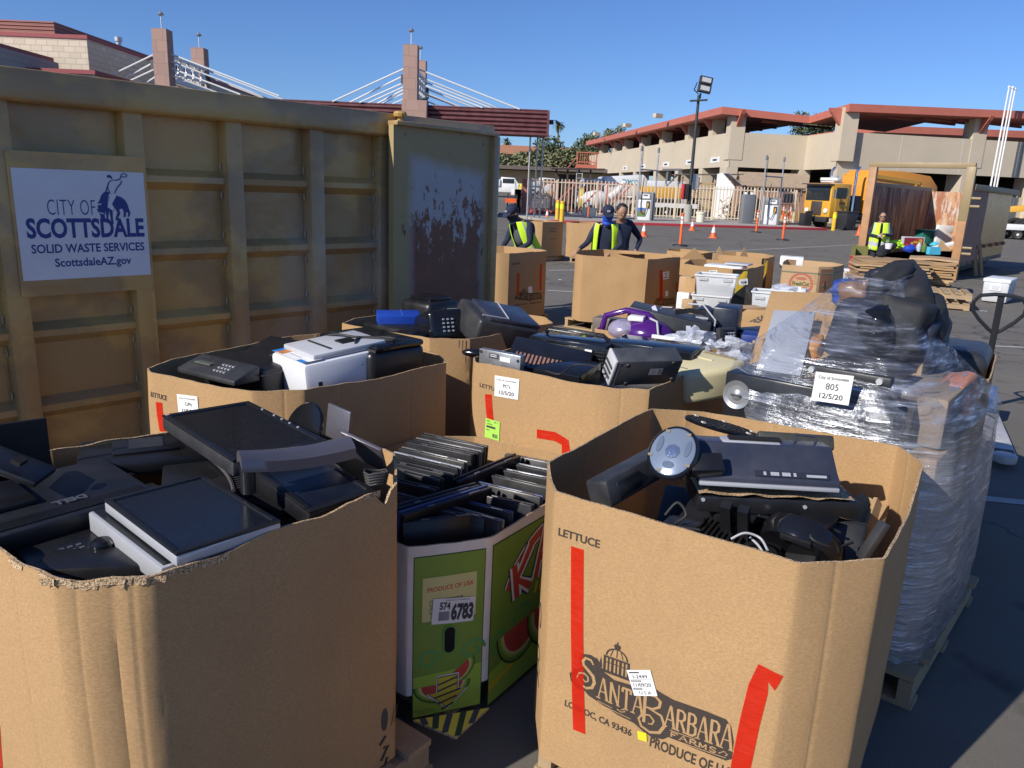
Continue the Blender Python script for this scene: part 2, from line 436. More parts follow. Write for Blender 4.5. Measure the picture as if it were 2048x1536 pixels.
for px_, yy in ((-20.2, -2.0), (-20.65, 4.3), (-6.62, -.1), (-6.85, 5.9)):
    for sd in (-1, 1):
        for k in range(4):
            zt = 8.4 - .38 * k; rch = (6.4, 5.3, 4.2, 3.0)[k] * (1 if sd > 0 else .72)
            yo = .0 if k % 2 == 0 else .55
            MB().tube([(px_ + sd * .3, yy, zt), (px_ + sd * rch, yy + yo, 6.38)], .045, 6).build('cable', m_white, cn)
for x in (.5, .95, 1.3):
    MB().tube([(x, .4 + x, 0), (x, .4 + x, 5.1)], .05, 8).build('post', m_galv, cn)
MB().box((1.7, .8, 5.8), (.3, .25, .25)).build('flood_lamp', mat('black_metal', (.03, .03, .032), .5), cn)
solo(MB().blob((0, 0, .13), (.16, .09, .1), 2, .1).blob((.13, 0, .22), (.07, .06, .06), 2).box((-.2, 0, .1), (.16, .05, .03)), 'bird', mat('bird_black', (.02, .02, .022), .6),
     'small black bird perched at the foot of the middle pylon', 'bird', LOC((-5.75, 47.9, 6.6)))

# ------------------------------------------------------------------ parking garage (right)
m_band = mat('garage_concrete', (.52, .445, .335), .9, var=.13, scale=.5, bump=.15, bscale=8)
m_gred = mat('salmon_steel', (.46, .14, .095), .6, var=.18, scale=.7)
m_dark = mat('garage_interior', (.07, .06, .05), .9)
m_lip = mat('pale_joint', (.56, .50, .40), .85)
gp = [D(1178, 311, 127), D(1464, 265, 69.5), D(1617, 272, 70), D(1680, 264, 64.5), D(2048, 285, 67.4)]
gp = [V((p.x, p.y, 0)) for p in gp]
gp.append(gp[4] + (gp[4] - gp[3]).normalized() * 45)
gar = thing('parking_garage', 'tan concrete parking garage with salmon red steel roof behind the fence', 'building', LOC((gp[2].x, gp[2].y, 0)))
BK = V((.12, 1, 0))
def offs(pts, d):
    r = []
    for i, p in enumerate(pts):
        a = pts[max(i - 1, 0)]; b = pts[min(i + 1, len(pts) - 1)]
        n1 = (p - a).normalized() if i else (b - p).normalized(); n2 = (b - p).normalized() if i < len(pts) - 1 else n1
        t = (n1 + n2).normalized(); n = V((t.y, -t.x, 0)); k = d / max(.4, n.dot(V((n1.y, -n1.x, 0))))
        r.append(p + n * k)
    return r
bkp = offs(gp, -.35)
for i in range(5):
    a, b, c, d = gp[i], gp[i + 1], bkp[i + 1], bkp[i]
    m = MB(); m.prism([(p.x, p.y) for p in (a, b, c, d)], 4.4, 7.25)
    wall = m.build('wall_panel', m_band, gar, world=True)
    nb = 9 if i == 0 else max(1, round((b - a).length / 6.0))
    n = V(((b - a).y, -(b - a).x, 0)).normalized()
    for k in range(0 if i else 1, nb + 1):
        q = a.lerp(b, k / nb); t = (b - a).normalized() * .05
        MB().prism([(p.x, p.y) for p in (q - t, q + t, q + t + n * .012, q - t + n * .012)], 4.42, 7.23).build('joint', m_lip, wall, world=True)
def onwall(px, i):
    a, b = gp[i], gp[i + 1]; n = V(((b - a).y, -(b - a).x, 0)).normalized()
    return PL(px, 350, a, n), n, (b - a).normalized()
for px, i in ((1196, 0), (1222, 0), (1242, 0), (1275, 0), (1314, 0), (1364, 0), (1410, 0), (1466, 1), (1666, 2), (1945, 3), (2180, 4)):
    p, n, t = onwall(px, i); p = p - n * .57 + t * (.0 if i else .3)
    sz = .55 if i == 0 else .62
    q = [p - t * sz - n * sz, p + t * sz - n * sz, p + t * sz + n * sz, p - t * sz + n * sz]
    MB().prism([(k.x, k.y) for k in q], 5.0, 9.05).build('column', m_band, gar, world=True)
    m = MB(); w_ = .18; e = p + n * (sz + .003)
    pr = [(e, 7.7), (e, 9.0), (e + n * 1.0, 9.0), (e + n * .85, 8.7)]
    vs = [V((k.x, k.y, z)) + t * s for s in (-w_, w_) for k, z in pr]
    m.add(vs, [(3, 2, 1, 0), (4, 5, 6, 7), (0, 1, 5, 4), (1, 2, 6, 5), (2, 3, 7, 6), (3, 0, 4, 7)]); m.build('bracket', m_gred, gar, world=True)
for px, i in ((1196, 0), (1240, 0), (1268, 0), (1309, 0), (1352, 0), (1400, 0), (1463, 1), (1609, 1), (1667, 2), (1790, 3), (1935, 3), (2075, 4)):
    p, n, t = onwall(px, i); p = p - n * .5; sz = .5
    q = [p - t * sz - n * sz * 2.6, p + t * sz - n * sz * 2.6, p + t * sz + n * (sz - .004), p - t * sz + n * (sz - .004)]
    MB().prism([(k.x, k.y) for k in q], 0, 4.397).build('pillar', m_band, gar, world=True)
rp = [D(1172, 283, 124), D(1445, 213, 68.9), D(1620, 232, 69.4), D(1700, 207, 63.6), D(2048, 222, 66.2)]
rp.append(rp[4] + (rp[4] - rp[3]).normalized() * 45)
def slab(top, back, th, nm, mt):
    m = MB(); n = len(top); off = V((0, 0, th))
    bt = [p + back for p in top]
    vs = top + bt + [p - off for p in top] + [p - off for p in bt]; fs = []
    for i in range(n - 1):
        fs += [(i, i + 1, n + i + 1, n + i), (2*n + i, 3*n + i, 3*n + i + 1, 2*n + i + 1), (2*n + i, 2*n + i + 1, i + 1, i), (3*n + i, n + i, n + i + 1, 3*n + i + 1)]
    fs += [(0, n, 3*n, 2*n), (n - 1, 3*n - 1, 4*n - 1, 2*n - 1)]
    m.add(vs, fs); return m.build(nm, mt, gar, world=True)
roof = slab(rp, V((9, 5.5, 0)), .58, 'roof', m_gred)
m = MB()
for i in range(5):
    L_ = (rp[i + 1] - rp[i]).length
    for k in range(1, int(L_ / 3.2)):
        q = rp[i].lerp(rp[i + 1], k * 3.2 / L_) + V((.8, 1.6, -.74)); m.bar(q, q + V((7.4, 3.5, 0)), .16, .2)
m.build('purlin', mat('dark_red_steel', (.24, .075, .055), .7), roof, world=True)
r2 = [D(1600, 273, 97), D(1752, 250, 84), D(2060, 262, 86)]; r2.append(r2[2] + V((40, 2, 0)))
slab(r2, V((4, 12, 0)), .7, 'roof', m_gred)
for px in (1225, 1290, 1355):
    p, n, t = onwall(px, 0); q = p + n * 2.6
    q.z = 9.55 if px > 1300 else 9.45
    MB().box((0, 0, 0), (.5, .9, .4), M=LOC(q, 60)).build('roof_light', m_band, gar, world=True)
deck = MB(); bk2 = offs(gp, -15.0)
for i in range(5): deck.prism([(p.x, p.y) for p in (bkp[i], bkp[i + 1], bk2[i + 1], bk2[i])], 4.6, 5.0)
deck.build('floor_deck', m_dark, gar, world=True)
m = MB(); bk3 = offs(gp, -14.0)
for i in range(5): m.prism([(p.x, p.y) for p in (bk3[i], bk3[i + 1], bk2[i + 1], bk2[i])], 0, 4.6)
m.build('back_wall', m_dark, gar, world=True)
m_sgn = mat('sign_white', (.7, .7, .68), .6); m_ink = mat('dark_ink', (.05, .05, .055), .7)
for px in (1249, 1284, 1330, 1377, 1427):
    p, n, t = onwall(px, 0); p.z = 4.95 + (px - 1249) * .0006
    sgn = MB().bar(p - t * 1.1, p + t * 1.1, .05, .5).build('number_sign', m_sgn, gar, world=True)
    MB().bar(p - t * .5 + n * .035, p + t * .5 + n * .035, .01, .16).build('lettering', m_ink, sgn, world=True)
# low wall behind the right end
p, n, t = onwall(1960, 3)
MB().bar(V((p.x, p.y, 1.4)) - n * .6, V((p.x, p.y, 1.4)) - n * .6 + t * 30, .3, 2.8).build('low_wall', m_band, gar, world=True)
p, n, t = onwall(1612, 1)
MB().bar(V((p.x, p.y, 1.2)) + n * .2, V((p.x, p.y, 1.2)) + n * .2 + t * 5, .3, 2.4).build('low_wall', m_band, gar, world=True)

# red stair at the garage's far left end
stw = GP(1152, 122); st = thing('steel_stair', 'red steel stair with railings at the far end of the garage', 'staircase', LOC(stw))
m = MB(); m.box((1.3, 0, 4.1), (3.2, 2.4, .5)); m.build('landing', m_gred, st)
m = MB(); m.bar((-.2, 0, 3.9), (-3.6, 0, 0), 1.6, .35); m.build('flight', m_gred, st)
m = MB()
for x in [-.2 + k * .35 for k in range(10)]: m.bar((x, -1.2, 4.3), (x, -1.2, 6.1), .07)
for x in (-.2, 2.9): m.bar((x, -1.2, 4.3), (x, 1.2, 6.1), .1)
for z in (4.7, 6.1): m.bar((-.3, -1.2, z), (3, -1.2, z), .14)
m.bar((-.3, -.8, 5.4), (-3.6, -.8, 1.3), .12); m.build('railing', m_gred, st)

# ------------------------------------------------------------------ far trees and buildings
lv = [mat('leaf_olive', (.135, .15, .06), .8, var=.35, scale=1.5), mat('leaf_dark', (.065, .09, .034), .8, var=.35, scale=1.5), mat('leaf_pale', (.21, .21, .105), .8, var=.3, scale=1.5)]
bark = mat('bark', (.16, .12, .085), .9, var=.3)
def tree(name, label, base, clumps, n, ls, pick, seed, group=None, trunk_h=None):
    r = random.Random(seed); t = thing(name, label, 'tree', LOC(base), group)
    m = MB()
    for cx, cy, cz, rx, rz in clumps:
        for k in range(n):
            a = r.uniform(0, 6.283); u = r.uniform(-1, 1); q = math.sqrt(1 - u * u); rad = r.uniform(.35, 1.0) ** .5
            rad *= 1 + .35 * noise.noise(V((q * math.cos(a) * 2 + seed, q * math.sin(a) * 2, u * 2 + cx)))
            c = V((cx + rx * rad * q * math.cos(a), cy + rx * rad * q * math.sin(a), cz + rz * rad * u))
            x = V((r.gauss(0, 1), r.gauss(0, 1), r.gauss(0, 1))).normalized() * ls * r.uniform(.6, 1.3); y = x.orthogonal().normalized() * ls * r.uniform(.3, .6)
            m.poly([c - x, c - y, c + x, c + y], r.choice(pick))
    m.build('crown', lv, t, recalc=False)
    m = MB(); c0 = clumps[0]; h = trunk_h or c0[2]
    m.tube([(0, 0, -.2), (.1, 0, h * .5), (c0[0] * .5, 0, h)], [.28, .2, .1], 8)
    for cx, cy, cz, rx, rz in clumps[:5]: m.tube([(.05, 0, h * .45), ((cx) * .6, cy * .6, cz * .8), (cx, cy, cz)], [.14, .09, .03], 6)
    m.build('trunk', bark, t); return t
def cl(n, w, h, z0, seed, r0=1.6):
    r = random.Random(seed); return [(r.uniform(-w, w), r.uniform(-1.5, 1.5), z0 + r.uniform(.15, 1) * h, r0 * r.uniform(.7, 1.2), r0 * r.uniform(.55, .9)) for _ in range(n)]
G = 'trees beyond the yard left of the garage'
for i, (px, d, w, h, n, pick, lab) in enumerate(((1014, 128, 4.5, 3.6, 14, (0, 0, 2), 'pale olive tree nearest the open container door, behind the white truck'),
        (1050, 124, 5.5, 4.6, 18, (0, 2, 2), 'wide pale mesquite under the canopy end'), (1090, 128, 5.0, 4.8, 18, (0, 0, 2, 1), 'olive tree just right of the canopy posts'),
        (1124, 132, 5.0, 5.0, 16, (0, 1), 'green tree in front of the tall bushy pine'), (1148, 148, 5.4, 8.4, 20, (1, 1, 0), 'tall dense dark pine left of the garage roof'),
        (1185, 160, 5.0, 10.2, 16, (1, 0), 'tree rising behind the end of the garage roof'))):
    tree('tree', lab, GP(px, d), cl(n, w, h, .6, 50 + i, 2.3 if i < 4 else 2.7), 420, .34, pick, i, G)
tree('tree', 'round tree top peeking over the right wing between the two garage roofs', GP(1610, 128), cl(8, 3.2, 3, 10, 91, 2), 260, .3, (0, 1), 91, trunk_h=9)
tree('tree', 'sparse tree top showing above the sloping garage roof', GP(1221, 150), cl(5, 2.0, 2, 9.8, 95, 1.1), 120, .24, (0, 2), 95, trunk_h=10)
tree('tree', 'wispy tree top further along above the sloping garage roof', GP(1305, 130), cl(3, 1.0, 1.4, 9.6, 96, .8), 90, .22, (0, 2), 96, trunk_h=10)
def palm(px, d, h, label):
    t = thing('palm_tree', label, 'palm', LOC(GP(px, d)), 'palms on the skyline')
    MB().tube([(0, 0, 0), (.2, 0, h * .5), (0, 0, h)], [.3, .22, .2], 8).build('trunk', bark, t)
    m = MB(); r = random.Random(px)
    for k in range(46):
        a = r.uniform(0, 6.28); e = r.uniform(-.7, 1.2); L_ = r.uniform(1.6, 2.3); o = V((math.cos(a), math.sin(a), 0)); p = V((0, 0, h)); s = V((-o.y, o.x, 0))
        for j in range(5):
            q = p + (o * math.cos(e) + V((0, 0, math.sin(e)))) * L_ / 5; w0 = .34 * (1 - j / 5) + .05
            m.poly([p - s * w0, p + s * w0, q + s * w0 * .7, q - s * w0 * .7], k % 2); p = q; e -= .28
    m.build('crown', [lv[1], lv[0]], t, recalc=False)
palm(1109, 190, 15.2, 'tall fan palm against the sky left of the garage roof'); palm(1009, 210, 12.0, 'fan palm top just right of the container door')
h = thing('terracotta_building', 'distant building with wide terracotta roof behind the olive trees', 'building', LOC(GP(1045, 185)))
MB().box((0, 4, 4.6), (30, 8, 9.2)).build('wall', mat('stucco', (.45, .36, .27), .9), h)
MB().prism([(-16, -1), (16, -1), (16, 9), (-16, 9)], 8.0, 9.9).build('roof', mat('terracotta', (.42, .19, .11), .8, var=.25), h)
h = thing('grey_gable_house', 'small dark grey gabled house in front of the tall pine', 'house', LOC(GP(1117, 138)))
m = MB(); m.add([(-2.6, 0, 0), (2.6, 0, 0), (2.6, 0, 4.4), (0, 0, 5.9), (-2.6, 0, 4.4), (-2.6, 6, 0), (2.6, 6, 0), (2.6, 6, 4.4), (0, 6, 5.9), (-2.6, 6, 4.4)], [(0, 1, 2, 3, 4), (9, 8, 7, 6, 5), (1, 6, 7, 2), (0, 4, 9, 5)])
m.build('wall', mat('slate_wall', (.10, .095, .105), .8), h)
m = MB(); m.bar((-3, 3, 4.25), (.1, 3, 6.05), 6.8, .16); m.bar((3, 3, 4.25), (-.1, 3, 6.05), 6.8, .16); m.build('roof', mat('slate_roof', (.07, .068, .075), .8), h)
h = thing('carport_shed', 'long low beige shed with dark flat roof behind the white truck', 'shed', LOC(GP(1075, 116)))
MB().box((-1, 3, 1.5), (26, 5, 3.0)).build('wall', mat('beige_wall', (.50, .40, .26), .9), h)
MB().box((-1, 1.8, 3.35), (27, 8, .5)).build('roof', mat('brown_roof', (.13, .105, .09), .8), h)
# ------------------------------------------------------------------ fence line
m_cream = mat('cream_paint', (.74, .63, .47), .6, var=.1)
m_black = mat('black_rubber', (.02, .02, .022), .65, var=.3)
m_blk = mat('black_plastic', (.022, .023, .027), .42, var=.35, dust=.18, dcol=(.12, .115, .11))
m_yel = mat('safety_yellow', (.72, .42, .03), .5, var=.12)
m_neon = mat('neon_band', (.72, .80, .02), .5)
m_or = mat('safety_orange', (.80, .13, .03), .5, var=.15)
m_wrefl = mat('white_reflective', (.75, .75, .74), .4)
fa = GP(1060, 57); fb = GP(1591, 60.5); fa.z = fb.z = .15
fen = thing('picket_fence', 'cream steel picket fence along the back of the fuel island', 'fence', LOC(fa))
fdir = (fb - fa).normalized(); fl = (fb - fa).length; fn_ = V((fdir.y, -fdir.x, 0))
m = MB()
for z in (.16, 2.25): m.bar(fa + V((0, 0, z)), fb + V((0, 0, z)), .06, .07)
m.build('rail', m_cream, fen, world=True)
m = MB(); k = 0.12
while k < fl: 
    q = fa + fdir * k; m.bar(q + V((0, 0, .05)), q + V((0, 0, 2.48)), .055, .05, up=fn_); k += .27
m.build('pickets', m_cream, fen, world=True)
for px in (1060, 1113, 1193, 1267, 1351, 1427, 1508, 1591):
    q = PL(px, 400, fa, fn_); q.z = .15; MB().bar(q, q + V((0, 0, 2.42)), .13, .13, up=fn_).build('post', m_cream, fen, world=True)
ga = GP(1046, 58.2); gb = GP(1268, 59.6); ga.z = gb.z = .15; gd = (gb - ga).normalized(); gl = (gb - ga).length
gat = thing('sliding_gate', 'salmon red sliding gate with diagonal braces behind the picket fence', 'gate', LOC(ga))
m = MB()
for z in (.3, 2.3): m.bar(ga + V((0, 0, z)), gb + V((0, 0, z)), .1, .12)
n = 4
for i in range(n + 1): q = ga + gd * gl * i / n; m.bar(q + V((0, 0, .25)), q + V((0, 0, 2.35)), .1, .1)
for i in range(n): m.bar(ga + gd * gl * i / n + V((0, .02, .35)), ga + gd * gl * (i + .85) / n + V((0, .02, 2.25)), .11, .1)
m.build('frame', m_gred, gat, world=True)
m = MB(); k = .2
while k < gl: q = ga + gd * k; m.bar(q + V((0, .03, .3)), q + V((0, .03, 2.35)), .03, .03); k += .22
m.build('pickets', m_gred, gat, world=True)
q = GP(1051, 56.8); q.z = 0
m = MB(); m.bar(q + V((-.1, 0, 0)), q + V((-.1, 0, 2.55)), .36, .36); solo(m, 'gate_post', m_gred, 'thick red gate post at the left end of the picket fence', 'post')
q = GP(1040, 56.5); solo(MB().box((0, 0, .9), (.3, .5, 1.8)), 'concrete_post', conc, 'grey concrete post left of the red gate post', 'post', LOC((q.x - .15, q.y, 0)))
q = GP(1033, 56); t = thing('barricade', 'dark folding barricade with a striped board left of the gate', 'barricade', LOC((q.x - .3, q.y, 0)))
m = MB(); m.bar((-.35, 0, 0), (-.3, .3, 1.5), .1); m.bar((.35, 0, 0), (.3, .3, 1.5), .1); m.box((0.4, .3, .9), (.5, .1, 1.8)); m.build('frame', m_black, t)
MB().box((-.1, .1, 1.0), (.8, .05, .3)).build('board', m_or, t)

# ------------------------------------------------------------------ fuel island furniture
m_pump = mat('pump_white', (.66, .67, .68), .35, var=.08)
m_grey = mat('pump_grey', (.17, .175, .185), .45, var=.12)
m_lgrey = mat('light_grey', (.42, .43, .44), .5, var=.1)
def pump(px, py, w_, h, label, art):
    q = IP(px, py); t = thing('fuel_pump', label, 'fuel pump', LOC(q, 18), 'fuel pumps on the island')
    d = .6
    m = MB(); m.box((-w_ / 2 - .02, 0, h / 2), (.12, d + .04, h)); m.box((w_ / 2 + .02, 0, h / 2), (.12, d + .04, h)); m.box((0, 0, h - .06), (w_, d + .02, .12)); m.build('frame', m_grey, t, bevel=.015)
    b = MB().box((0, 0, h * .36), (w_ - .1, d, h * .72)).build('body', m_pump, t, bevel=.02)
    hd_ = MB().box((0, -.02, h * .85), (w_ - .1, d, h * .24)).build('display_head', m_grey, t, bevel=.02)
    MB().box((.06, -d / 2 - .025, h * .85), (w_ * .55, .02, h * .15)).build('screen', m_pump, hd_)
    MB().box((.06, -d / 2 - .04, h * .88), (w_ * .3, .012, h * .04)).build('readout', m_ink, hd_)
    MB().box((w_ * .27, -d / 2 - .012, h * .55), (w_ * .26, .03, h * .26)).build('nozzle_boot', m_ink, b)
    m = MB(); m.box((w_ * .27, -d / 2 - .06, h * .56), (.07, .08, .2)); m.bar((w_ * .27, -d / 2 - .06, h * .5), (w_ * .2, -d / 2 - .1, h * .42), .05); m.build('nozzle', m_yel, b)
    MB().tube([(w_ * .2, -d / 2 - .1, h * .42), (w_ * .05, -d / 2 - .14, h * .22), (-w_ * .2, -d / 2 - .12, h * .28), (-w_ * .24, -d / 2 - .08, h * .6), (-w_ * .2, -d / 2 - .06, h * 1.0), (-w_ * .2, 0, h * 1.5)], .025, 6).build('hose', m_black, t)
    if art:                                # landscape decal: sky, red hill, green
        a = Art(); W = w_ * .55; x0 = -w_ * .42
        a.put(rect2d(x0, h * .28, x0 + W, h * .44), 0); a.put(poly2d([[(x0, h * .12), (x0 + W, h * .12), (x0 + W, h * .3), (x0 + W * .6, h * .37), (x0 + W * .3, h * .3), (x0, h * .36)]]), 1, 1)
        a.put(poly2d([[(x0 + W * .3, h * .28), (x0 + W * .6, h * .36), (x0 + W * .95, h * .29)]]), 2, 2)
        a.build('landscape_decal', [mat('decal_blue', (.06, .16, .45), .5), mat('decal_green', (.11, .17, .05), .5), mat('decal_red', (.35, .12, .06), .5)], lambda u, v, l: V((u, -d / 2 - .004 - l * 6, v)), b, world=False)
    return t
pump(1287.5, 440, .95, 1.82, 'white and grey fuel pump with a landscape picture on its front', True)
pump(1539, 449, .95, 1.78, 'plain white fuel pump right of the grey cabinet', False)
q = IP(1491, 447); t = thing('grey_cabinet', 'tall plain grey cabinet between the fuel pumps', 'cabinet', LOC(q, -12))
MB().box((0, 0, .97), (.82, .5, 1.94)).build('body', m_grey, t, bevel=.02)
m = MB(); m.lathe([(.1, 0), (.1, .14)], 10, Matrix.Translation((-.2, 0, 1.94))); m.lathe([(.1, 0), (.1, .14)], 10, Matrix.Translation((.25, 0, 1.94))); m.build('cap', m_white, t)
MB().tube([(.45, -.1, .3), (.62, -.2, .05), (.8, -.2, .1), (.8, 0, .9)], .025, 6).build('hose', mat('hose_green', (.12, .14, .06), .6), t)
def mast(px0, px1, pyb, zc, h, label):
    a = IP(px0, pyb); b = IP(px1, pyb); t = thing('hose_mast', label, 'mast', LOC(a), 'hose masts beside the pumps'); b = b - a
    MB().tube([(0, 0, 0), (0, 0, h * .93), (0, 0, h)], [.055, .05, .03], 8).build('mast_pole', m_galv, t); MB().tube([(b.x, b.y, 0), (b.x, b.y, h * .93), (b.x, b.y, h)], [.055, .05, .03], 8).build('mast_pole', m_galv, t)
    m = MB(); m.tube([(0, 0, zc), (b.x, b.y, zc)], .045, 8); m.build('crossbar', m_galv, t)
    m = MB()
    for p in (V((0, 0, h)), V((b.x, b.y, h))): m.lathe([(.03, -.25), (.08, -.2), (.08, .05), (.02, .12)], 8, Matrix.Translation(p))
    m.build('head', m_grey, t)
    MB().tube([(.09, -.05, h), (.11, -.05, zc), (.1, -.05, 1.9)], .02, 5).build('hose', m_black, t)
mast(1272.5, 1306, 441, 3.2, 4.55, 'pair of thin grey masts behind the pump with the picture'); mast(1518, 1553, 449, 3.15, 4.4, 'pair of thin grey masts behind the plain white pump')
# lamp pole
q = IP(1374, 443); t = thing('flood_light_pole', 'tall black pole with twin square floodlights on a concrete base', 'light pole', LOC(q))
MB().lathe([(.26, 0), (.26, 1.05), (.2, 1.12)], 20).build('base', conc, t, smooth=True)
zt = 8.05
MB().tube([(0, 0, 1.1), (0, 0, 1.5), (0, 0, zt)], [.15, .12, .085], 12).build('pole', mat('black_metal', (.03, .03, .032), .5), t, smooth=True)
m = MB(); m.bar((-.55, 0, zt - .38), (.55, -.2, zt - .3), .3, .09); m.build('side_lamp', mat('black_metal', (0, 0, 0)), t)
m = MB(); m.bar((-.05, -.1, zt + .05), (-.36, -.1, zt + .3), .06); m.bar((-.36, -.1, zt + .3), (-.2, -.1, zt + .75), .06); m.bar((.1, 0, zt - .2), (.1, 0, zt + .12), .1); m.build('yoke', mat('black_metal', (0, 0, 0)), t)
T_ = Matrix.Translation((.32, -.1, zt + .62)) @ Matrix.Rotation(R(10), 4, 'Y') @ Matrix.Rotation(R(-18), 4, 'X')
for dz in (-.27, .29):
    h = MB().box((0, 0, dz), (.86, .22, .5), M=T_).build('lamp_head', mat('black_metal', (0, 0, 0)), t, bevel=.03); MB().box((0.02, -.115, dz), (.6, .02, .3), M=T_).build('lens', m_lgrey, h)
bx = MB().box((-.28, 0, 1.95), (.34, .5, 1.0)).build('control_box', m_black, t, bevel=.02); MB().box((-.5, -.1, 1.97), (.12, .48, .98)).build('red_cover', mat('cover_red', (.55, .02, .03), .45), bx, bevel=.03)
MB().box((.35, .2, 2.6), (.34, .06, 1.0)).build('sign_back', m_galv, t)
def bucket(px, py, h, label, m_=None):
    q = IP(px, py); t = thing('plastic_bucket', label, 'bucket', LOC(q), 'white buckets on the island'); r = h * .42
    MB().lathe([(r * .86, 0), (r * .98, h * .72), (r * 1.1, h * .74), (r * 1.1, h * .8), (r, h * .82)], 18).build('pail', mat('bucket_white', (.72, .68, .52), .5, var=.06), t, smooth=True)
    MB().lathe([(r * 1.14, 0), (r * 1.14, h * .1), (r * 1.05, h * .12)], 18, Matrix.Translation((0, 0, h * .82))).build('lid', mat('bucket_white', (0, 0, 0)), t, smooth=True)
bucket(1400, 444, .72, 'squat white bucket beside the concrete lamp base'); bucket(1172, 434, .68, 'white bucket left of the delineator near the gate'); bucket(1184, 435, .68, 'white bucket right of the delineator near the gate')
G = 'orange delineator posts'
def delin(px, py, h, label, ground=0.0):
    q = P(px, py, ground); t = thing('delineator_post', label, 'delineator', LOC(q), G)
    MB().lathe([(.30, 0), (.28, .05), (.1, .07)], 16).build('base', m_black, t, smooth=True)
    p = MB().lathe([(.055, .06), (.05, h * .92), (.045, h * .96), (.07, h * .97), (.06, h)], 12).build('tube', m_or, t, smooth=True)
    MB().lathe([(.0565, h * .68), (.056, h * .78)], 12).build('reflector_band', m_wrefl, p, smooth=True); MB().lathe([(.056, h * .82), (.0555, h * .90)], 12).build('reflector_band', m_wrefl, p, smooth=True)
delin(1360, 492, 1.22, 'orange delineator nearest the camera, below the light pole'); delin(1512, 465, 1.22, 'orange delineator in front of the grey cabinet'); delin(1565, 480.5, 1.2, 'orange delineator right of the plain white pump, out on the asphalt')
delin(1565, 441, 1.2, 'left of two orange delineators at the fence end', .15); delin(1579, 442, 1.2, 'right of two orange delineators at the fence end', .15); delin(1176, 436, 1.15, 'orange delineator between two white buckets', .15)
def cone(px, py, h, label, band=True, ground=0.0):
    q = P(px, py, ground); t = thing('traffic_cone', label, 'traffic cone', LOC(q, 20), 'traffic cones on the asphalt')
    m = MB(); m.box((0, 0, .02), (h * .62, h * .62, .04)); m.build('base', m_or, t, bevel=.01)
    c = MB().lathe([(h * .24, .04), (h * .05, h), (h * .03, h * 1.01)], 20).build('body', m_or, t, smooth=True)
    if band: MB().lathe([(h * .174, h * .42), (h * .095, h * .82)], 20).build('reflective_collar', m_wrefl, c, smooth=True)
cone(1287, 473, .56, 'orange cone with white collar left of the near delineator'); cone(1384, 461, .56, 'orange cone with white collar by the red kerb under the light pole')
cone(1426, 476, .6, 'orange cone with white collar right of the near delineator'); cone(1717, 471, .6, 'plain orange cone by the black wheeled bin', False); cone(1094, 438, .6, 'orange cone tip showing over the far cartons near the gate', True)
def bollard(px, py, h, label, g=.0):
    q = P(px, py, g); t = thing('yellow_bollard', label, 'bollard', LOC(q), 'yellow bollards')
    MB().lathe([(.13, 0), (.13, h - .05), (.07, h)], 14).build('pipe', m_yel, t, smooth=True); MB().lathe([(.133, h * .66), (.133, h * .86)], 14).build('neon_band', m_neon, t, smooth=True)
bollard(1114, 444, 1.28, 'left of two touching yellow bollards behind the far carton'); bollard(1123, 448, 1.28, 'right of two touching yellow bollards behind the far carton')
bollard(1649, 455, 1.05, 'yellow bollard at the end of the red kerb'); bollard(1666, 461, 1.2, 'yellow bollard beside the black wheeled bin')
bollard(1337, 432, 1.0, 'yellow bollard standing behind the picket fence', .15)
# wheeled bin
q = P(1691, 460); t = thing('wheeled_bin', 'black wheeled garbage bin in front of the yellow truck', 'bin', LOC(q, -20)); k = .42
MB().box((0, 0, .6), (.82, .8, 1.1), taper=1.18).build('body', m_blk, t, bevel=.04)
m = MB(); m.box((0, .03, 1.2), (1.06, 1.05, .1)); m.box((0, .55, 1.16), (.9, .1, .08)); m.build('lid', m_blk, t, bevel=.03)
for x in (-.42, .42): MB().lathe([(.06, -.05), (.17, -.05), (.17, .05), (.06, .05)], 16, Matrix.Translation((x - .15, -.32, .17)) @ Matrix.Rotation(R(90), 4, 'Y')).build('wheel', m_black, t)
q = IP(1609, 451); t = thing('black_cabinet', 'black speaker-like cabinet at the right end of the island', 'cabinet', LOC(q, -20))
MB().box((0, 0, .42), (.66, .5, .84)).build('body', m_blk, t, bevel=.02); MB().box((.1, -.255, .4), (.5, .02, .7)).build('front_panel', m_black, t); MB().blob((.25, 0, .92), (.3, .2, .1), 2, .3).build('cable_heap', m_black, t)
q = IP(1601, 443); solo(MB().bar((-.1, 0, 0), (-.3, .4, 1.9), .12, .04), 'loose_plank', mat('plank', (.5, .36, .2), .8), 'bare plank leaning on the brown shed', 'plank', LOC(q))
# brown shed behind the fence
q = GP(1547, 66); q.z = .1
m_shed = mat('shed_brown', (.30, .17, .125), .8, var=.14); m_shing = mat('shingle', (.33, .25, .175), .95, var=.3, scale=3)
t = thing('brown_shed', 'brown gabled shed with tan shingle roof behind the fence end', 'shed', LOC(q, 4)); W = 5.2
m = MB(); m.add([(-2.6, 0, 0), (2.6, 0, 0), (2.6, 0, 2.75), (-2.6, 0, 2.75), (-2.6, 3, 0), (2.6, 3, 0), (2.6, 3, 2.75), (-2.6, 3, 2.75), (-2.6, 1.5, 3.7), (2.6, 1.5, 3.7)], [(0, 1, 2, 3), (5, 4, 7, 6), (4, 0, 3, 8, 7), (1, 5, 6, 9, 2)])
m.build('wall', m_shed, t)
m = MB(); m.bar((0, -.35, 2.66), (0, 1.55, 3.82), 5.6, .12); m.bar((0, 3.35, 2.66), (0, 1.45, 3.82), 5.6, .12); m.build('roof', m_shing, t)
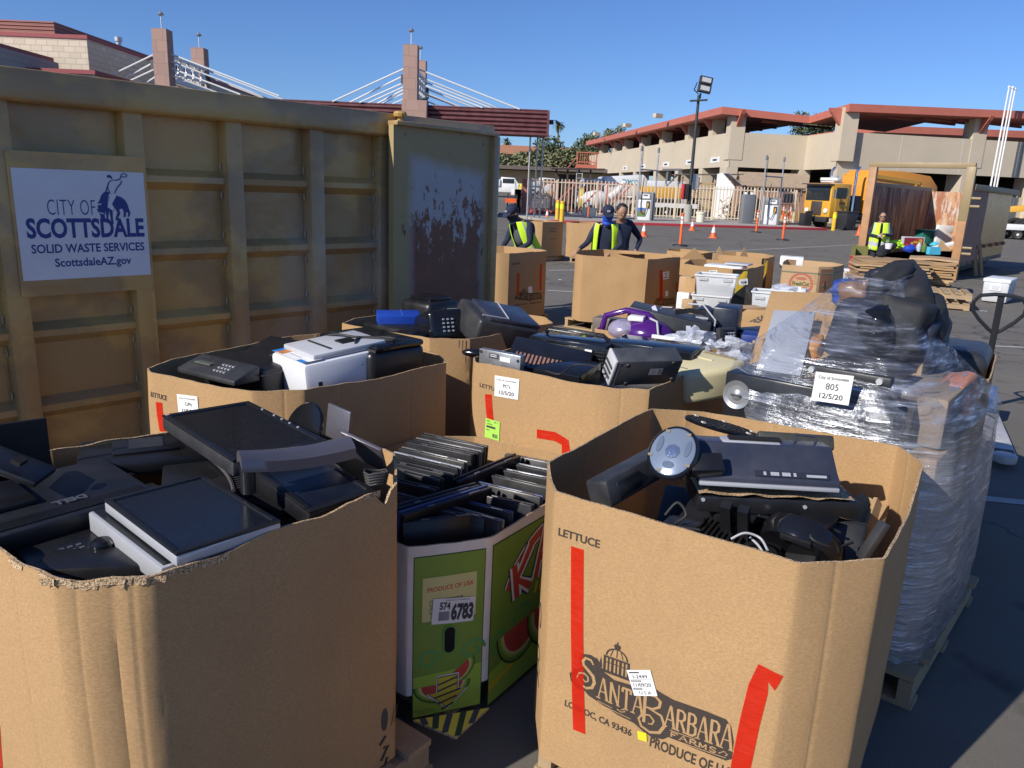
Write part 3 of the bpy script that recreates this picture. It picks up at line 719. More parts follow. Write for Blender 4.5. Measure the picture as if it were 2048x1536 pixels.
wn = MB().box((1.3, -.03, 1.85), (1.5, .08, 1.0)).build('window', m_shed, t); MB().box((1.3, -.075, 1.85), (1.2, .02, .74)).build('pane', mat('dark_glass', (.02, .025, .03), .08), wn)
m = MB(); m.box((0, -.02, .4), (5.1, .03, .8)); m.build('plinth', mat('rusty_skirt', (.30, .17, .06), .9, var=.4, scale=2), t)

# ------------------------------------------------------------------ vehicles
m_vw = mat('vehicle_white', (.70, .71, .71), .35, var=.08, coat=.3); m_glass = mat('dark_glass', (.02, .025, .03), .08)
m_tyre = mat('tyre', (.018, .018, .018), .85); m_rim = mat('rim_white', (.62, .61, .58), .5, var=.25); m_chr = mat('chrome', (.7, .7, .7), .15, metal=1.0)
m_ty = mat('truck_yellow', (.64, .33, .035), .38, var=.1, coat=.3); m_to = mat('hopper_orange', (.72, .29, .03), .45, var=.1)
def wheel(t, x, y, r, w_, name='wheel'):
    M = Matrix.Translation((x, y, r)) @ Matrix.Rotation(R(90), 4, 'Y')
    wl = MB().lathe([(r * .55, -w_ / 2), (r * .93, -w_ / 2), (r, -w_ * .35), (r, w_ * .35), (r * .93, w_ / 2), (r * .55, w_ / 2)], 24, M).build('wheel', m_tyre, t, smooth=True)
    MB().lathe([(r * .12, -w_ / 2 - .03), (r * .2, -w_ / 2 - .02), (r * .5, -w_ * .3), (r * .6, -w_ / 2 - .01), (r * .6, w_ / 2 + .01), (r * .5, w_ * .3), (r * .2, w_ / 2 + .02)], 20, M).build('rim', m_rim, wl)
# yellow garbage truck (+Y forward)
q = GP(1712, 57); t = thing('garbage_truck', 'yellow cab-over garbage truck parked behind the open dumpster', 'garbage truck', LOC((q.x, q.y, 0), 244))
HW = 1.2
m = MB(); m.prism([(-HW, .75), (HW, .75), (HW, 2.0), (HW * .97, 3.05), (-HW * .97, 3.05), (-HW, 2.0)], 0, 1.85, Matrix.Translation((0, 1.9, 0)) @ Matrix(((1, 0, 0, 0), (0, 0, -1, 1.85), (0, 1, 0, 0), (0, 0, 0, 1))))
cab = m.build('cab', m_ty, t, bevel=.06)
yf = 3.75
wsh = MB().box((0, yf + .012, 2.38), (2.12, .03, 1.0)).build('windshield', m_glass, t, bevel=.01)
m = MB(); m.bar((-.7, yf + .04, 1.95), (-.3, yf + .04, 2.7), .02); m.bar((.3, yf + .04, 1.95), (.7, yf + .04, 2.7), .02); m.build('wiper', m_black, wsh)
MB().bar((-1.2, yf + .15, 2.98), (1.2, yf + .15, 2.98), .5, .06).build('visor', mat('visor_tint', (.03, .04, .09), .3), t)
MB().box((0, yf + .02, 1.35), (.95, .06, .95)).build('grille', mat('grille_dark', (.05, .04, .035), .6), t, bevel=.03)
for x in (-.85, .85):
    hl = MB().lathe([(.17, 0), (.17, .06), (.1, .1)], 14, Matrix.Translation((x, yf + .0, 1.2)) @ Matrix.Rotation(R(-90), 4, 'X')).build('headlight', mat('lamp_glass', (.75, .75, .70), .15), t); MB().lathe([(.2, 0), (.2, .03)], 14, Matrix.Translation((x, yf - .005, 1.2)) @ Matrix.Rotation(R(-90), 4, 'X')).build('bezel', m_chr, hl)
MB().box((0, yf + .1, .62), (2.45, .3, .36)).build('bumper', m_black, t, bevel=.03)
for s in (-1, 1):
    d = MB().box((s * (HW + .006), 2.75, 1.55), (.03, 1.1, 1.3)).build('door', m_ty, t); MB().box((s * (HW + .016), 2.85, 2.42), (.03, .95, .72)).build('side_window', m_glass, d); MB().box((s * (HW + .03), 2.3, 1.5), (.03, .05, .14)).build('handle', m_black, d)
    MB().box((s * (HW + .02), 2.7, 1.75), (.012, .6, .14)).build('door_lettering', mat('faded_red', (.4, .12, .06), .6), d)
    mr = MB().bar((s * HW, 3.6, 2.6), (s * (HW + .3), 3.75, 2.5), .05).box((s * (HW + .3), 3.78, 2.35), (.12, .08, .55)).build('mirror', m_chr, t)
    MB().box((s * (HW - .02), 1.15, .95), (.5, 1.5, .12)).build('fender', m_black, t)
MB().box((0, 2.7, 3.35), (1.5, .5, .2)).box((0.2, 2.4, 3.18), (1.2, .9, .1)).build('air_conditioner', m_vw, t, bevel=.03)
MB().lathe([(.25, 0), (.3, .08), (.05, .2)], 12, Matrix.Translation((.1, 2.3, 3.45))).build('beacon', m_lgrey, t)
m = MB(); m.bar((0, 3.2, .85), (0, -6.2, .85), .9, .3); m.box((0, 1.2, 1.6), (2.3, .7, 1.4)); m.build('chassis', m_black, t)
MB().tube([(-1.1, 1.55, 1.0), (-1.1, 1.55, 3.9), (-1.1, 1.3, 4.2)], .1, 10).build('exhaust_stack', m_chr, t, smooth=True); MB().tube([(1.1, 1.55, 1.0), (1.1, 1.55, 3.9), (1.1, 1.3, 4.2)], .1, 10).build('exhaust_stack', m_chr, t, smooth=True)
m = MB(); pr = [(.4, 1.1), (.4, 3.5), (-.3, 4.1), (-3.2, 4.12), (-5.9, 3.9), (-6.8, 3.2), (-7.0, 2.0), (-6.4, 1.1)]
m.prism([(y, z) for y, z in pr], -HW, HW, Matrix(((0, 0, 1, 0), (1, 0, 0, 0), (0, 1, 0, 0), (0, 0, 0, 1)))); body = m.build('hopper_body', m_to, t, bevel=.04)
m = MB()
for s in (-1, 1):
    m.bar((s * 1.23, .2, 3.7), (s * 1.23, -4.8, 3.4), .1, .25); m.bar((s * 1.23, -4.4, 3.3), (s * 1.23, -4.6, 1.2), .12, .2); m.bar((s * 1.23, -5.0, 3.2), (s * 1.23, -6.4, 2.9), .08, .14)
m.build('side_rib', m_ty, body)
for s in (-1, 1):
    for y, z0 in ((2.2, .55), (-3.2, .55), (-4.6, .55)): wheel(t, s * 1.02, y, .55, .34)
# white vehicles behind the fence
def pickup(px, d, head, label, lng=5.6, service=True):
    q = GP(px, d); t = thing('utility_truck', label, 'truck', LOC(q, head), 'white work trucks in the yard'); 
    m = MB(); m.prism([(-2.6, .55), (2.7, .55), (2.75, 1.25), (1.55, 1.4), (.95, 2.15), (-.55, 2.2), (-.65, 1.35), (-2.6, 1.35)], -.95, .95, Matrix(((0, 0, 1, 0), (1, 0, 0, 0), (0, 1, 0, 0), (0, 0, 0, 1)))); m.build('body', m_vw, t, bevel=.06)
    for s in (-1, 1): MB().box((s * .955, .3, 1.78), (.03, 1.3, .5)).build('side_window', m_glass, t)
    MB().bar((0, 1.55, 1.45), (0, 1.0, 2.08), 1.6, .03).build('windshield', m_glass, t)
    if service:
        for s in (-1, 1): MB().box((s * .95, -1.6, 1.55), (.35, 2.0, .75)).build('tool_box', m_vw, t, bevel=.03)
    for s in (-1, 1):
        for y in (1.75, -1.65): wheel(t, s * .82, y, .42, .28)
    return t
pickup(1012, 90, 95, 'white utility truck with service body right beside the container door', True)
pickup(1088, 98, 78, 'white pickup truck seen through the left end of the gate', False)
q = GP(1040, 84); t = thing('trailer_pump', 'small white trailer machine with yellow tank beside the utility truck', 'trailer', LOC(q, 70))
MB().box((0, 0, .8), (1.0, 1.8, .6)).build('deck', m_vw, t, bevel=.05); MB().lathe([(.3, 0), (.34, .3), (.3, .6)], 12, Matrix.Translation((0, .1, 1.1))).build('tank', mat('tank_yellow', (.6, .48, .06), .5), t); m = MB(); m.bar((0, .9, .7), (0, 2.0, .5), .1); m.bar((0, -.5, 1.1), (.3, -.7, 1.9), .12); m.build('frame', m_lgrey, t)
wheel(t, .5, 0, .34, .2); wheel(t, -.5, 0, .34, .2)
# street sweeper
q = GP(1226, 65); t = thing('street_sweeper', 'white street sweeper with teal lettering behind the picket fence', 'sweeper', LOC(q, 262))
m = MB(); m.prism([(-2.3, 1.5), (1.0, 1.5), (1.15, 2.9), (-2.1, 3.2), (-2.5, 2.8)], -1.15, 1.15, Matrix(((0, 0, 1, 0), (1, 0, 0, 0), (0, 1, 0, 0), (0, 0, 0, 1)))); hop = m.build('hopper', m_vw, t, bevel=.12)
m = MB(); m.prism([(1.2, .7), (3.0, .7), (3.0, 1.6), (2.5, 2.7), (1.25, 2.75)], -1.05, 1.05, Matrix(((0, 0, 1, 0), (1, 0, 0, 0), (0, 1, 0, 0), (0, 0, 0, 1)))); m.build('cab', m_vw, t, bevel=.08)
for s in (-1, 1): MB().box((s * 1.06, 2.0, 2.1), (.03, 1.0, .75)).build('side_window', m_glass, t)
m = MB(); m.box((0, -.4, 1.0), (1.6, 4.6, .7)); m.lathe([(.5, 0), (.6, .5), (.2, .7)], 12, Matrix.Translation((1.1, .3, .2))); m.build('chassis', m_lgrey, t)
for s in (-1, 1):
    for y in (1.9, -1.5): wheel(t, s * .95, y, .48, .3)
a = Art(.003); a.put(fit(text2d('TYMCO', .02), .35, 2.35, 1.3, .42), 0); a.put(fit(text2d('600', .02), -.75, 2.1, .5, .24), 1)
a.build('lettering', [mat('teal_print', (.04, .30, .36), .5), m_ink], lambda u, v, l: V((-1.155 - l, -u, v)), hop, world=False)
# concrete mixer / tank bits, rack of pallets, yellow box trailer
q = GP(1190, 62); t = thing('white_chipper', 'white curved machine guard behind the gate, left of the fuel pump', 'machine', LOC(q, 260))
MB().blob((0, 0, 1.1), (.6, 1.3, .8), 3, .25, 1.3).build('hood', m_vw, t, smooth=True); MB().tube([(0, -1.0, 1.2), (0, -1.8, 1.9), (0, -2.3, 2.6)], [.35, .28, .2], 12).build('chute', m_vw, t, smooth=True); wheel(t, .6, .4, .4, .25); wheel(t, -.6, .4, .4, .25); MB().blob((0, 1.1, 1.2), (.35, .3, .9), 2, .2).build('cover', mat('tank_yellow', (0, 0, 0)), t, smooth=True)
q = GP(1330, 63); t = thing('dump_trailer', 'yellow dump bed on a white frame behind the picket fence', 'trailer', LOC(q, 265))
MB().box((0, .3, 1.9), (2.0, 3.6, .85)).build('bed', m_ty, t, bevel=.04); m = MB(); m.bar((0, 2.2, .95), (0, -2.4, .95), 1.7, .35); m.box((.9, -.3, 1.2), (.2, 2.2, .45)); m.build('chassis', m_vw, t)
for s in (-1, 1):
    for y in (1.2, .1, -1.7): wheel(t, s * .9, y, .42, .28)
q = GP(1312, 69); t = thing('white_van', 'white van roof showing above the fence beside the tall black attachment', 'van', LOC(q, 262))
m = MB(); m.prism([(-2.4, .5), (2.5, .5), (2.5, 1.4), (1.7, 1.6), (1.1, 2.7), (-2.2, 2.75), (-2.4, 2.2)], -.95, .95, Matrix(((0, 0, 1, 0), (1, 0, 0, 0), (0, 1, 0, 0), (0, 0, 0, 1)))); m.build('body', m_vw, t, bevel=.1)
for y in (.75, -.5, -1.6): MB().box((.955, y, 2.2), (.03, .9, .55)).build('side_window', m_glass, t)
for s in (-1, 1):
    for y in (1.6, -1.5): wheel(t, s * .8, y, .38, .25)
q = GP(1340, 64.5); t = thing('lift_mast', 'dark forked lift mast standing above the fence', 'machine', LOC(q, 0))
m = MB(); m.bar((-.55, 0, .1), (-.4, 0, 3.55), .14); m.bar((.55, 0, .1), (.62, 0, 3.7), .2); m.bar((-.8, 0, 3.65), (.75, 0, 3.72), .3, .16); m.bar((.5, 0, 3.4), (-.35, 0, 2.4), .12); m.build('frame', m_grey, t)
q = GP(1412, 63.5); t = thing('pallet_rack', 'steel rack of pallets under a dark tarp behind the fence', 'rack', LOC(q, 0)); m_wd = mat('raw_wood', (.46, .32, .17), .85, var=.3, scale=3)
m = MB()
for x in (-2.0, -.7, .7, 2.0):
    for y in (0, 1.2): m.bar((x, y, 0), (x, y, 3.2), .09)
for z in (.7, 1.5, 2.3): m.bar((-2, 0, z), (2, 0, z), .09, .12); m.bar((-2, 1.2, z), (2, 1.2, z), .09, .12)
m.build('frame', mat('rack_brown', (.2, .12, .08), .7), t)
m = MB(); r = random.Random(3)
for z in (.76, 1.56, 2.36):
    for x in (-1.35, 0, 1.35):
        for j in range(r.randint(1, 4)): m.box((x + r.uniform(-.1, .1), .6, z + .09 + j * .15), (1.05, 1.1, .1))
m.build('load', m_wd, t)
MB().bar((-2.7, .6, 3.32), (2.7, .6, 3.55), 1.8, .08).build('tarp', mat('brown_roof', (.13, .105, .09), .8), t)
q = GP(1448, 62.5); t = thing('folded_screen', 'tall folded white panel with grey side behind the fence', 'panel', LOC(q, 20))
m = MB(); m.prism([(-.7, 0), (.25, 0), (.7, 2.6), (-.3, 3.6), (-.7, 3.5)], -.15, .15, Matrix(((1, 0, 0, 0), (0, 0, 1, 0), (0, 1, 0, 0), (0, 0, 0, 1)))); m.build('sheet', m_vw, t); MB().bar((-.1, .2, 3.6), (1.0, .9, 2.7), 1.0, .05).build('flap', m_lgrey, t)
q = GP(1468, 61.6); t = thing('pallet_pile', 'leaning heap of broken pale pallets behind the fence', 'pallets', LOC(q, 15)); m = MB(); r = random.Random(5)
for k in range(26):
    a = V((r.uniform(-1.1, 1.1), r.uniform(-.3, .3), r.uniform(.1, 1.7))); m.bar(a, a + V((r.uniform(-.7, .7), r.uniform(-.2, .2), r.uniform(-.4, .5))), .12, .03)
m.build('boards', m_wd, t)
q = GP(1155, 63); t = thing('storage_rack', 'dark rack with slim ladders and drums behind the gate', 'rack', LOC(q, 0)); m = MB()
for x in (-1.8, -.9, 0, .9): m.bar((x, 0, 0), (x, 0, 3.4), .14)
m.bar((-2.2, .3, 3.4), (2.0, .3, 3.5), 1.4, .1); m.box((-.9, .5, 1.5), (1.6, .3, 3.0)); m.box((.8, .6, 1.1), (1.3, .3, 2.2)); m.build('frame', mat('rack_dark', (.06, .045, .04), .8), t)
m = MB(); m.bar((-.2, -.1, 0), (-.2, -.1, 3.3), .06); m.bar((.25, -.1, 0), (.25, -.1, 3.3), .06)
for k in range(9): m.bar((-.2, -.1, .3 + k * .35), (.25, -.1, .3 + k * .35), .04)
m.build('ladder', m_lgrey, t)
q = GP(1108, 60); t = thing('water_barrier', 'low red plastic barrier at the foot of the gate', 'barrier', LOC((q.x - .9, q.y - 3.2, .15), 90))
m = MB()
for k in range(5): m.lathe([(.14, 0), (.17, .05), (.17, .2), (.12, .25)], 10, Matrix.Translation((0, -.8 + k * .38, 0)))
m.bar((0, -.9, .08), (0, .9, .08), .14); m.build('blocks', mat('barrier_red', (.45, .06, .04), .6), t)
# wheel loader at the far right
q = GP(2052, 52); t = thing('wheel_loader', 'yellow loader with grey bucket cut off by the right edge', 'loader', LOC((q.x, q.y, .1), 285))
MB().box((0, -1.6, 1.5), (1.6, 2.6, 1.0)).build('body', m_ty, t, bevel=.08); m = MB()
for s in (-.6, .6): m.bar((s, -.6, 1.9), (s, 1.0, 1.7), .2, .35); m.bar((s, 1.0, 1.75), (s, 1.9, .9), .2, .3)
m.build('arm', m_ty, t, bevel=.03)
m = MB(); m.prism([(1.7, .2), (2.9, .15), (2.7, .35), (2.1, .5), (1.95, 1.3), (2.3, 1.5), (1.75, 1.45)], -1.1, 1.1, Matrix(((0, 0, 1, 0), (1, 0, 0, 0), (0, 1, 0, 0), (0, 0, 0, 1)))); m.build('bucket', mat('bucket_grey', (.16, .17, .19), .5), t)
for s in (-1, 1):
    for y in (.1, -2.2): wheel(t, s * .8, y, .6, .4)
q = GP(2040, 50); t = thing('flat_trailer', 'white flat trailer under the loader bucket at the right edge', 'trailer', LOC((q.x - .1, q.y, 0), 280)); MB().box((0, 0, .75), (1.9, 4.0, .35)).build('deck', m_vw, t, bevel=.03)
for s in (-.8, .8): wheel(t, s, 0, .3, .2); wheel(t, s, -.8, .3, .2)
# white flag poles
for k, (px, py) in enumerate(((2018, 176), (2025, 177), (2030, 180))):
    q = D(px, py, 64.5 + .1 * k); top = q.z
    t = thing('flag_pole', ('left', 'middle', 'right')[k] + ' of the three thin white poles rising behind the dumpster', 'pole', LOC((q.x, q.y, 0)), 'three white poles behind the dumpster')
    MB().tube([(0, 0, 0), (0, 0, 4), (0, 0, top)], [.075, .07, .06], 10).build('shaft', m_white, t, smooth=True); MB().blob((0, 0, top + .07), .11, 2, 0).build('finial', m_white, t, smooth=True)
# ------------------------------------------------------------------ open dumpster on the right
m_tan = mat('dumpster_tan', (.27, .20, .10), .5, var=.2, scale=1.5); m_rust = None
def rustmat(name, base, r1, r2, amt, stretch=(1, 1, .25), wht=0.0, sc_=3.0):
    if name in _mc: return _mc[name]
    t = NT(name)
    n = t.noise(sc_, 9, .68, t.mapping(stretch))
    c = t.mix(t.ramp(n, [(amt - .03, 0.0), (amt + .03, 1.0)]), base, t.mix(t.noise(sc_ * 2.5, 5, .6), r1, r2))
    if wht: c = t.mix(t.ramp(t.noise(sc_ * 1.8, 9, .75, t.mapping((1, 1, .16), (.2, .35, .1))), [(.50, 0.0), (.58, wht)]), c, (.55, .5, .44))
    t.set(Base_Color=c, Roughness=t.ramp(n, [(.4, .45), (.7, .85)])); t.bump(n, .25, .01); _mc[name] = t.m; return t.m
m_rin = rustmat('rusty_inside', (.20, .11, .075), (.15, .075, .052), (.09, .05, .042), .45, (1, 1, .3), .28, 2.2)
m_rfr = rustmat('peeling_inside', (.50, .28, .14), (.40, .16, .07), (.30, .11, .06), .5, (1, 1, .5), .95, 2.6)
m_orust = mat('dumpster_orange', (.74, .37, .09), .3, var=.22, scale=1.2)
m_rbrn = mat('dumpster_brown', (.26, .125, .085), .6, var=.2, scale=1.0)
rb = D(1918, 500, 20.5); rb.z = 0
dm = thing('open_dumpster', 'open roll-off dumpster with rusty brown inside and leaning cartons', 'dumpster', LOC(rb, 40))
Wd, Ld, z0, z1 = 2.45, 6.6, .45, 2.34
# local: rear (open) end at y=0, body runs to +Y; x=0 right post, x=-Wd left post
m = MB(); m.box((-Wd + .05, Ld / 2, (z0 + z1) / 2), (.1, Ld, z1 - z0)); m.build('side_wall', m_rin, dm)
rw = MB(); rw.box((-.05, Ld / 2, (z0 + z1) / 2), (.1, Ld, z1 - z0)); rw = rw.build('side_wall', m_orust, dm)
MB().box((-Wd / 2, Ld - .05, (z0 + z1) / 2), (Wd - .2, .1, z1 - z0)).build('front_wall', m_rfr, dm)
MB().box((-Wd / 2, Ld / 2, z0 - .06), (Wd, Ld, .12)).build('floor', m_rin, dm)
for x in (-Wd + .06, -.02): fr = MB().box((x, -.08, 1.42), (.2, .16, 2.84))  .build('gate_post', mat('post_rust', (.42, .22, .10), .6, var=.3, scale=3, dust=.4, dcol=(.2, .12, .07)), dm, bevel=.01)
m = MB(); m.box((-Wd / 2, -.08, 2.9), (Wd + .12, .16, .14)); m.box((-.02, -.1, 2.2), (.22, .14, 1.35)); m.build('top_bar', m_tan, fr, bevel=.01)
for z in (.7, .85, 1.9, 2.1): MB().tube([(.09, -.12, z), (.3, -.1, z)], .035, 8).build('hinge', m_tan, fr)
m = MB(); m.box((.02, Ld / 2 + .1, z1 + .04), (.22, Ld + .2, .16)); m.box((-Wd - .0, Ld / 2, z1 + .04), (.16, Ld, .14)); m.build('top_rail', m_tan, dm, bevel=.01)
for k in range(6): MB().box((.05, .9 + k * 1.05, z0 + .35), (.1, .16, .1)).build('hook', m_rbrn, rw)
MB().box((.035, 1.15, 1.45), (.06, 2.2, 2.0)).build('door_plate', m_rbrn, rw)
m = MB(); m.prism([(.2, .1), (Ld - .6, .1), (Ld, z0), (0, z0)], -Wd + .3, -.3, Matrix(((0, 0, 1, 0), (1, 0, 0, 0), (0, 1, 0, 0), (0, 0, 0, 1)))); m.build('underframe', m_black, dm)

# flattened cartons, pallets, cooler
m_kraft = cardboard('kraft'); m_kraft2 = cardboard('kraft_dull', (.36, .235, .125)); m_kraft3 = cardboard('kraft_pale', (.47, .315, .175))
m_wood = None
def woodmat(name, col):
    t = NT(name); n = t.noise(6, 6, .65, t.mapping((1, 9, 9)))
    c = t.mix(n, tuple(x * .6 for x in col), tuple(x * 1.3 for x in col)); c = t.mix(t.ramp(t.noise(2.2, 4), [(.4, 0.0), (.75, .5)]), c, tuple(x * .5 for x in col))
    t.set(Base_Color=c, Roughness=.85); t.bump(n, .4, .004); return t.m
m_wood = woodmat('pallet_wood', (.40, .285, .165)); m_wood2 = woodmat('pallet_wood_grey', (.27, .21, .15))
def pallet(c, head, label, group=None, L=1.2, W=1.0, mt=None, z=0.0, name='wooden_pallet', sl=.0):
    mt = mt or m_wood; t = thing(name, label, 'pallet', LOC((c[0], c[1], z), head), group); r = random.Random(int(abs(c[0]) * 100))
    m = MB()
    for x in (-.46, 0, .46): m.box((x * W, 0, .065), (.05, L, .09))
    m.build('stringers', mt, t)
    m = MB()
    for k in range(7): m.box((r.uniform(-.01, .01), -L / 2 + .06 + k * (L - .12) / 6, .122), (W, .105, .022))
    m.build('deck_boards', mt, t)
    m = MB()
    for y in (-.46, 0, .46): m.box((0, y * L, .01), (W, .1, .02))
    m.build('bottom_boards', mt, t); return t
def carton_stack(p, head, n, lx, ly, label, seed, tilt=0.0):
    r = random.Random(seed)
    for i in range(n):
        h = .044; z = p[2] + i * .048
        m = MB(); bow = r.uniform(.0, .02); nx = 10
        def f(u, v, top, bow=bow, a=r.uniform(0, 6), k=r.uniform(.8, 1.2)):
            return V(((u - .5) * lx, (v - .5) * ly, (h * .9 if top else 0) + math.sin(u * 5 * k + a) * .012 * k + bow * (abs(u - .5) * 2) ** 3 * (1 if a > 3 else -1)))
        for top in (0, 1): m.grid(lambda u, v: f(u, v, top), nx, 3)
        q = nx + 1
        o = len(m.v) // 2
        for ring in ([j for j in range(q)], [3 * q + j for j in range(q)], [j * q for j in range(4)], [j * q + nx for j in range(4)]):
            for a_, b_ in zip(ring, ring[1:]): m.f.append((a_, b_, b_ + o, a_ + o)); m.m.append(0)
        a2 = r.uniform(-2.5, 2.5)
        T = LOC((p[0] + r.uniform(-.05, .05), p[1] + r.uniform(-.05, .05), z), head + a2)
        o_ = m.build('flat_carton', (m_kraft2, m_kraft, m_kraft3)[r.randrange(3)]); o_.matrix_basis = T
        lab = label + (', topmost' if i == n - 1 else ', bottom one' if i == 0 else ', one of the inner sheets')
        tag(o_, lab, 'carton', 'flattened cartons piled in front of the dumpster')
c1 = P(1795, 520, .73); c1 = V((c1.x, c1.y + .35, 0))
pallet((c1.x, c1.y), 128, 'pallet under the left pile of flattened cartons', 'pallets on the ground', 1.5, 1.0, z=.0)
carton_stack((c1.x, c1.y, .14), 0 + 12, 12, 1.45, .95, 'flattened brown carton in the wide left pile', 21)
c2 = V((c1.x + 1.15, c1.y + .45, 0)); pallet((c2.x, c2.y), 60, 'pallet under the right pile of flattened cartons', 'pallets on the ground', 1.0, .8)
carton_stack((c2.x, c2.y, .14), 28, 13, .95, .95, 'flattened brown carton in the narrow right pile', 22)
pc = P(1890, 585, .3); pa = 112
for i in range(2): pallet((pc.x - .05 + i * .03, pc.y + .35), pa + i * 2, ('lower', 'upper')[i] + ' of two empty wooden pallets beside the cooler', 'empty stacked pallets', 1.2, 1.0, z=i * .16 + .01 + i * .02)
q = P(1998, 606); t = thing('cooler', 'grey and white picnic cooler standing on the asphalt', 'cooler', LOC((q.x + .1, q.y + .25, 0), 40)); m_cool = mat('cooler_grey', (.50, .51, .52), .5, var=.06)
b = MB().box((0, 0, .22), (.44, .82, .4), taper=1.06).build('body', m_cool, t, bevel=.03); MB().box((0, 0, .455), (.5, .88, .085)).build('lid', mat('cooler_white', (.68, .69, .70), .45, var=.06), t, bevel=.03)
m = MB(); m.box((0, -.43, .33), (.2, .03, .14)); m.build('handle', mat('cooler_white', (0, 0, 0)), b); MB().box((0, -.446, .325), (.13, .01, .08)).build('handle_recess', m_cool, b)
MB().lathe([(.03, 0), (.03, .03)], 10, Matrix.Translation((.22, .25, .12)) @ Matrix.Rotation(R(90), 4, 'Y')).build('drain', m_black, b)
for k, (xa, xb) in enumerate(((1941, 1954), (1955, 1965))):
    b_ = P(xb - 2, 552); tp = D(xa, 431, b_.y + .35)
    m = MB(); d = hd(100); up = (tp - b_); m.add([b_, b_ + d * .17, tp + d * .17, tp], [(0, 1, 2, 3)]); th = V((0, .06, 0))
    m = MB(); n_ = (tp - b_); m.bar(b_ + V((0, 0, .0)), tp, .19 if k == 0 else .12, .045)
    solo(m, 'leaning_carton', (m_kraft2, m_kraft)[k], ('wider left', 'narrow right')[k] + ' folded carton leaning upright on the dumpster post', 'carton', group='cartons leaning on the dumpster')
# things on the flattened cartons
zt = .14 + 12 * .048
def onpile(px, py, z=zt): return P(px, py, z)
m_hv = mat('hivis', (.55, .85, .03), .7, var=.12, scale=12, bump=.3, bscale=18)
q = onpile(1772, 497, zt + .05); solo(MB().blob((0, 0, .08), (.28, .2, .12), 3, .5, 2.2, seed=4).blob((.22, .05, .1), (.22, .2, .11), 3, .6, 2.4, seed=5), 'safety_vest', m_hv, 'crumpled neon yellow vest lying on the carton pile', 'vest', LOC(q), smooth=True)
q = onpile(1778, 507, zt + .02); solo(MB().tube([(-.35, -.15, .0), (-.2, -.05, .09), (.05, .05, .16), (.22, .1, .2)], [.09, .12, .1, .05], 10).blob((-.28, -.12, .0), (.12, .1, .09), 2, .3), 'jacket', mat('jacket_black', (.018, .018, .02), .9, bump=.3), 'black garment hanging over the edge of the carton pile', 'garment', LOC(q, -10), smooth=True)
q = onpile(1778, 487, zt + .3); solo(MB().lathe([(.06, 0), (.085, .12), (.075, .12), (.05, .01)], 14), 'paper_cup', mat('paper_white', (.75, .75, .74), .7), 'small white cup on the neon vest', 'cup', LOC(q - V((0, 0, .12))))
q = onpile(1828, 500, zt); t = thing('picture_box', 'dark red framed picture box on the carton pile', 'box', LOC(q + V((0, .15, .02)), -6)); MB().box((0, 0, .16), (.62, .1, .32)).build('case', m_lgrey, t, bevel=.01)
a = Art(.0015); a.put(rect2d(-.27, .03, .27, .29), 0); rr = random.Random(2)
for k in range(9): x = rr.uniform(-.25, .15); z = rr.uniform(.05, .2); a.put(rect2d(x, z, x + .1, z + .07), 1 + k % 2, 1)
a.build('picture', [mat('print_maroon', (.22, .02, .03), .5), mat('print_gold', (.6, .33, .05), .5), mat('print_red', (.45, .03, .03), .5)], lambda u, v, l: V((u, -.052 - l, v)), t, world=False)
q = onpile(1856, 490, zt + .02); t = thing('teal_crate', 'teal green box behind the bottles on the carton pile', 'box', LOC(q + V((0, .3, 0)), -15)); MB().box((0, 0, .2), (.42, .3, .38)).build('body', mat('teal', (.015, .16, .12), .5), t, bevel=.02); MB().box((0, 0, .41), (.46, .34, .05)).build('lid', mat('teal', (0, 0, 0)), t, bevel=.015)
Art(.002).put(fit(text2d('KODIAK', .03), -.15, .15, .3, .06)).build('lettering', [m_ink], lambda u, v, l: V((u, -.152 - l, v)), t, world=False) if False else None
q = onpile(1893, 490, zt + .05); t = thing('foam_packing', 'white moulded foam packing with a dark slot at the right of the pile', 'foam', LOC(q + V((0, .25, -.05)), -12)); m_foam = mat('foam_white', (.74, .74, .73), .85, var=.05)
m = MB(); m.prism([(-.27, 0), (.27, 0), (.27, .34), (.1, .34), (.1, .4), (.27, .4), (.27, .6), (-.27, .62)], -.05, .05, Matrix(((1, 0, 0, 0), (0, 0, 1, 0), (0, 1, 0, 0), (0, 0, 0, 1)))); m.build('block', m_foam, t, bevel=.012)
q = onpile(1890, 503, zt); solo(MB().bar((-.3, 0, .05), (.3, -.05, .22), .3, .04), 'foam_sheet', m_foam, 'loose white foam sheet in front of the slotted foam block', 'foam', LOC(q + V((0, .1, .02)), -10))
m_bl = [mat('bottle_clear', (.45, .55, .58), .15), mat('blue_wrap', (.02, .06, .45), .4), mat('cyan_wrap', (.08, .45, .62), .5), mat('green_bottle', (.10, .20, .05), .35)]
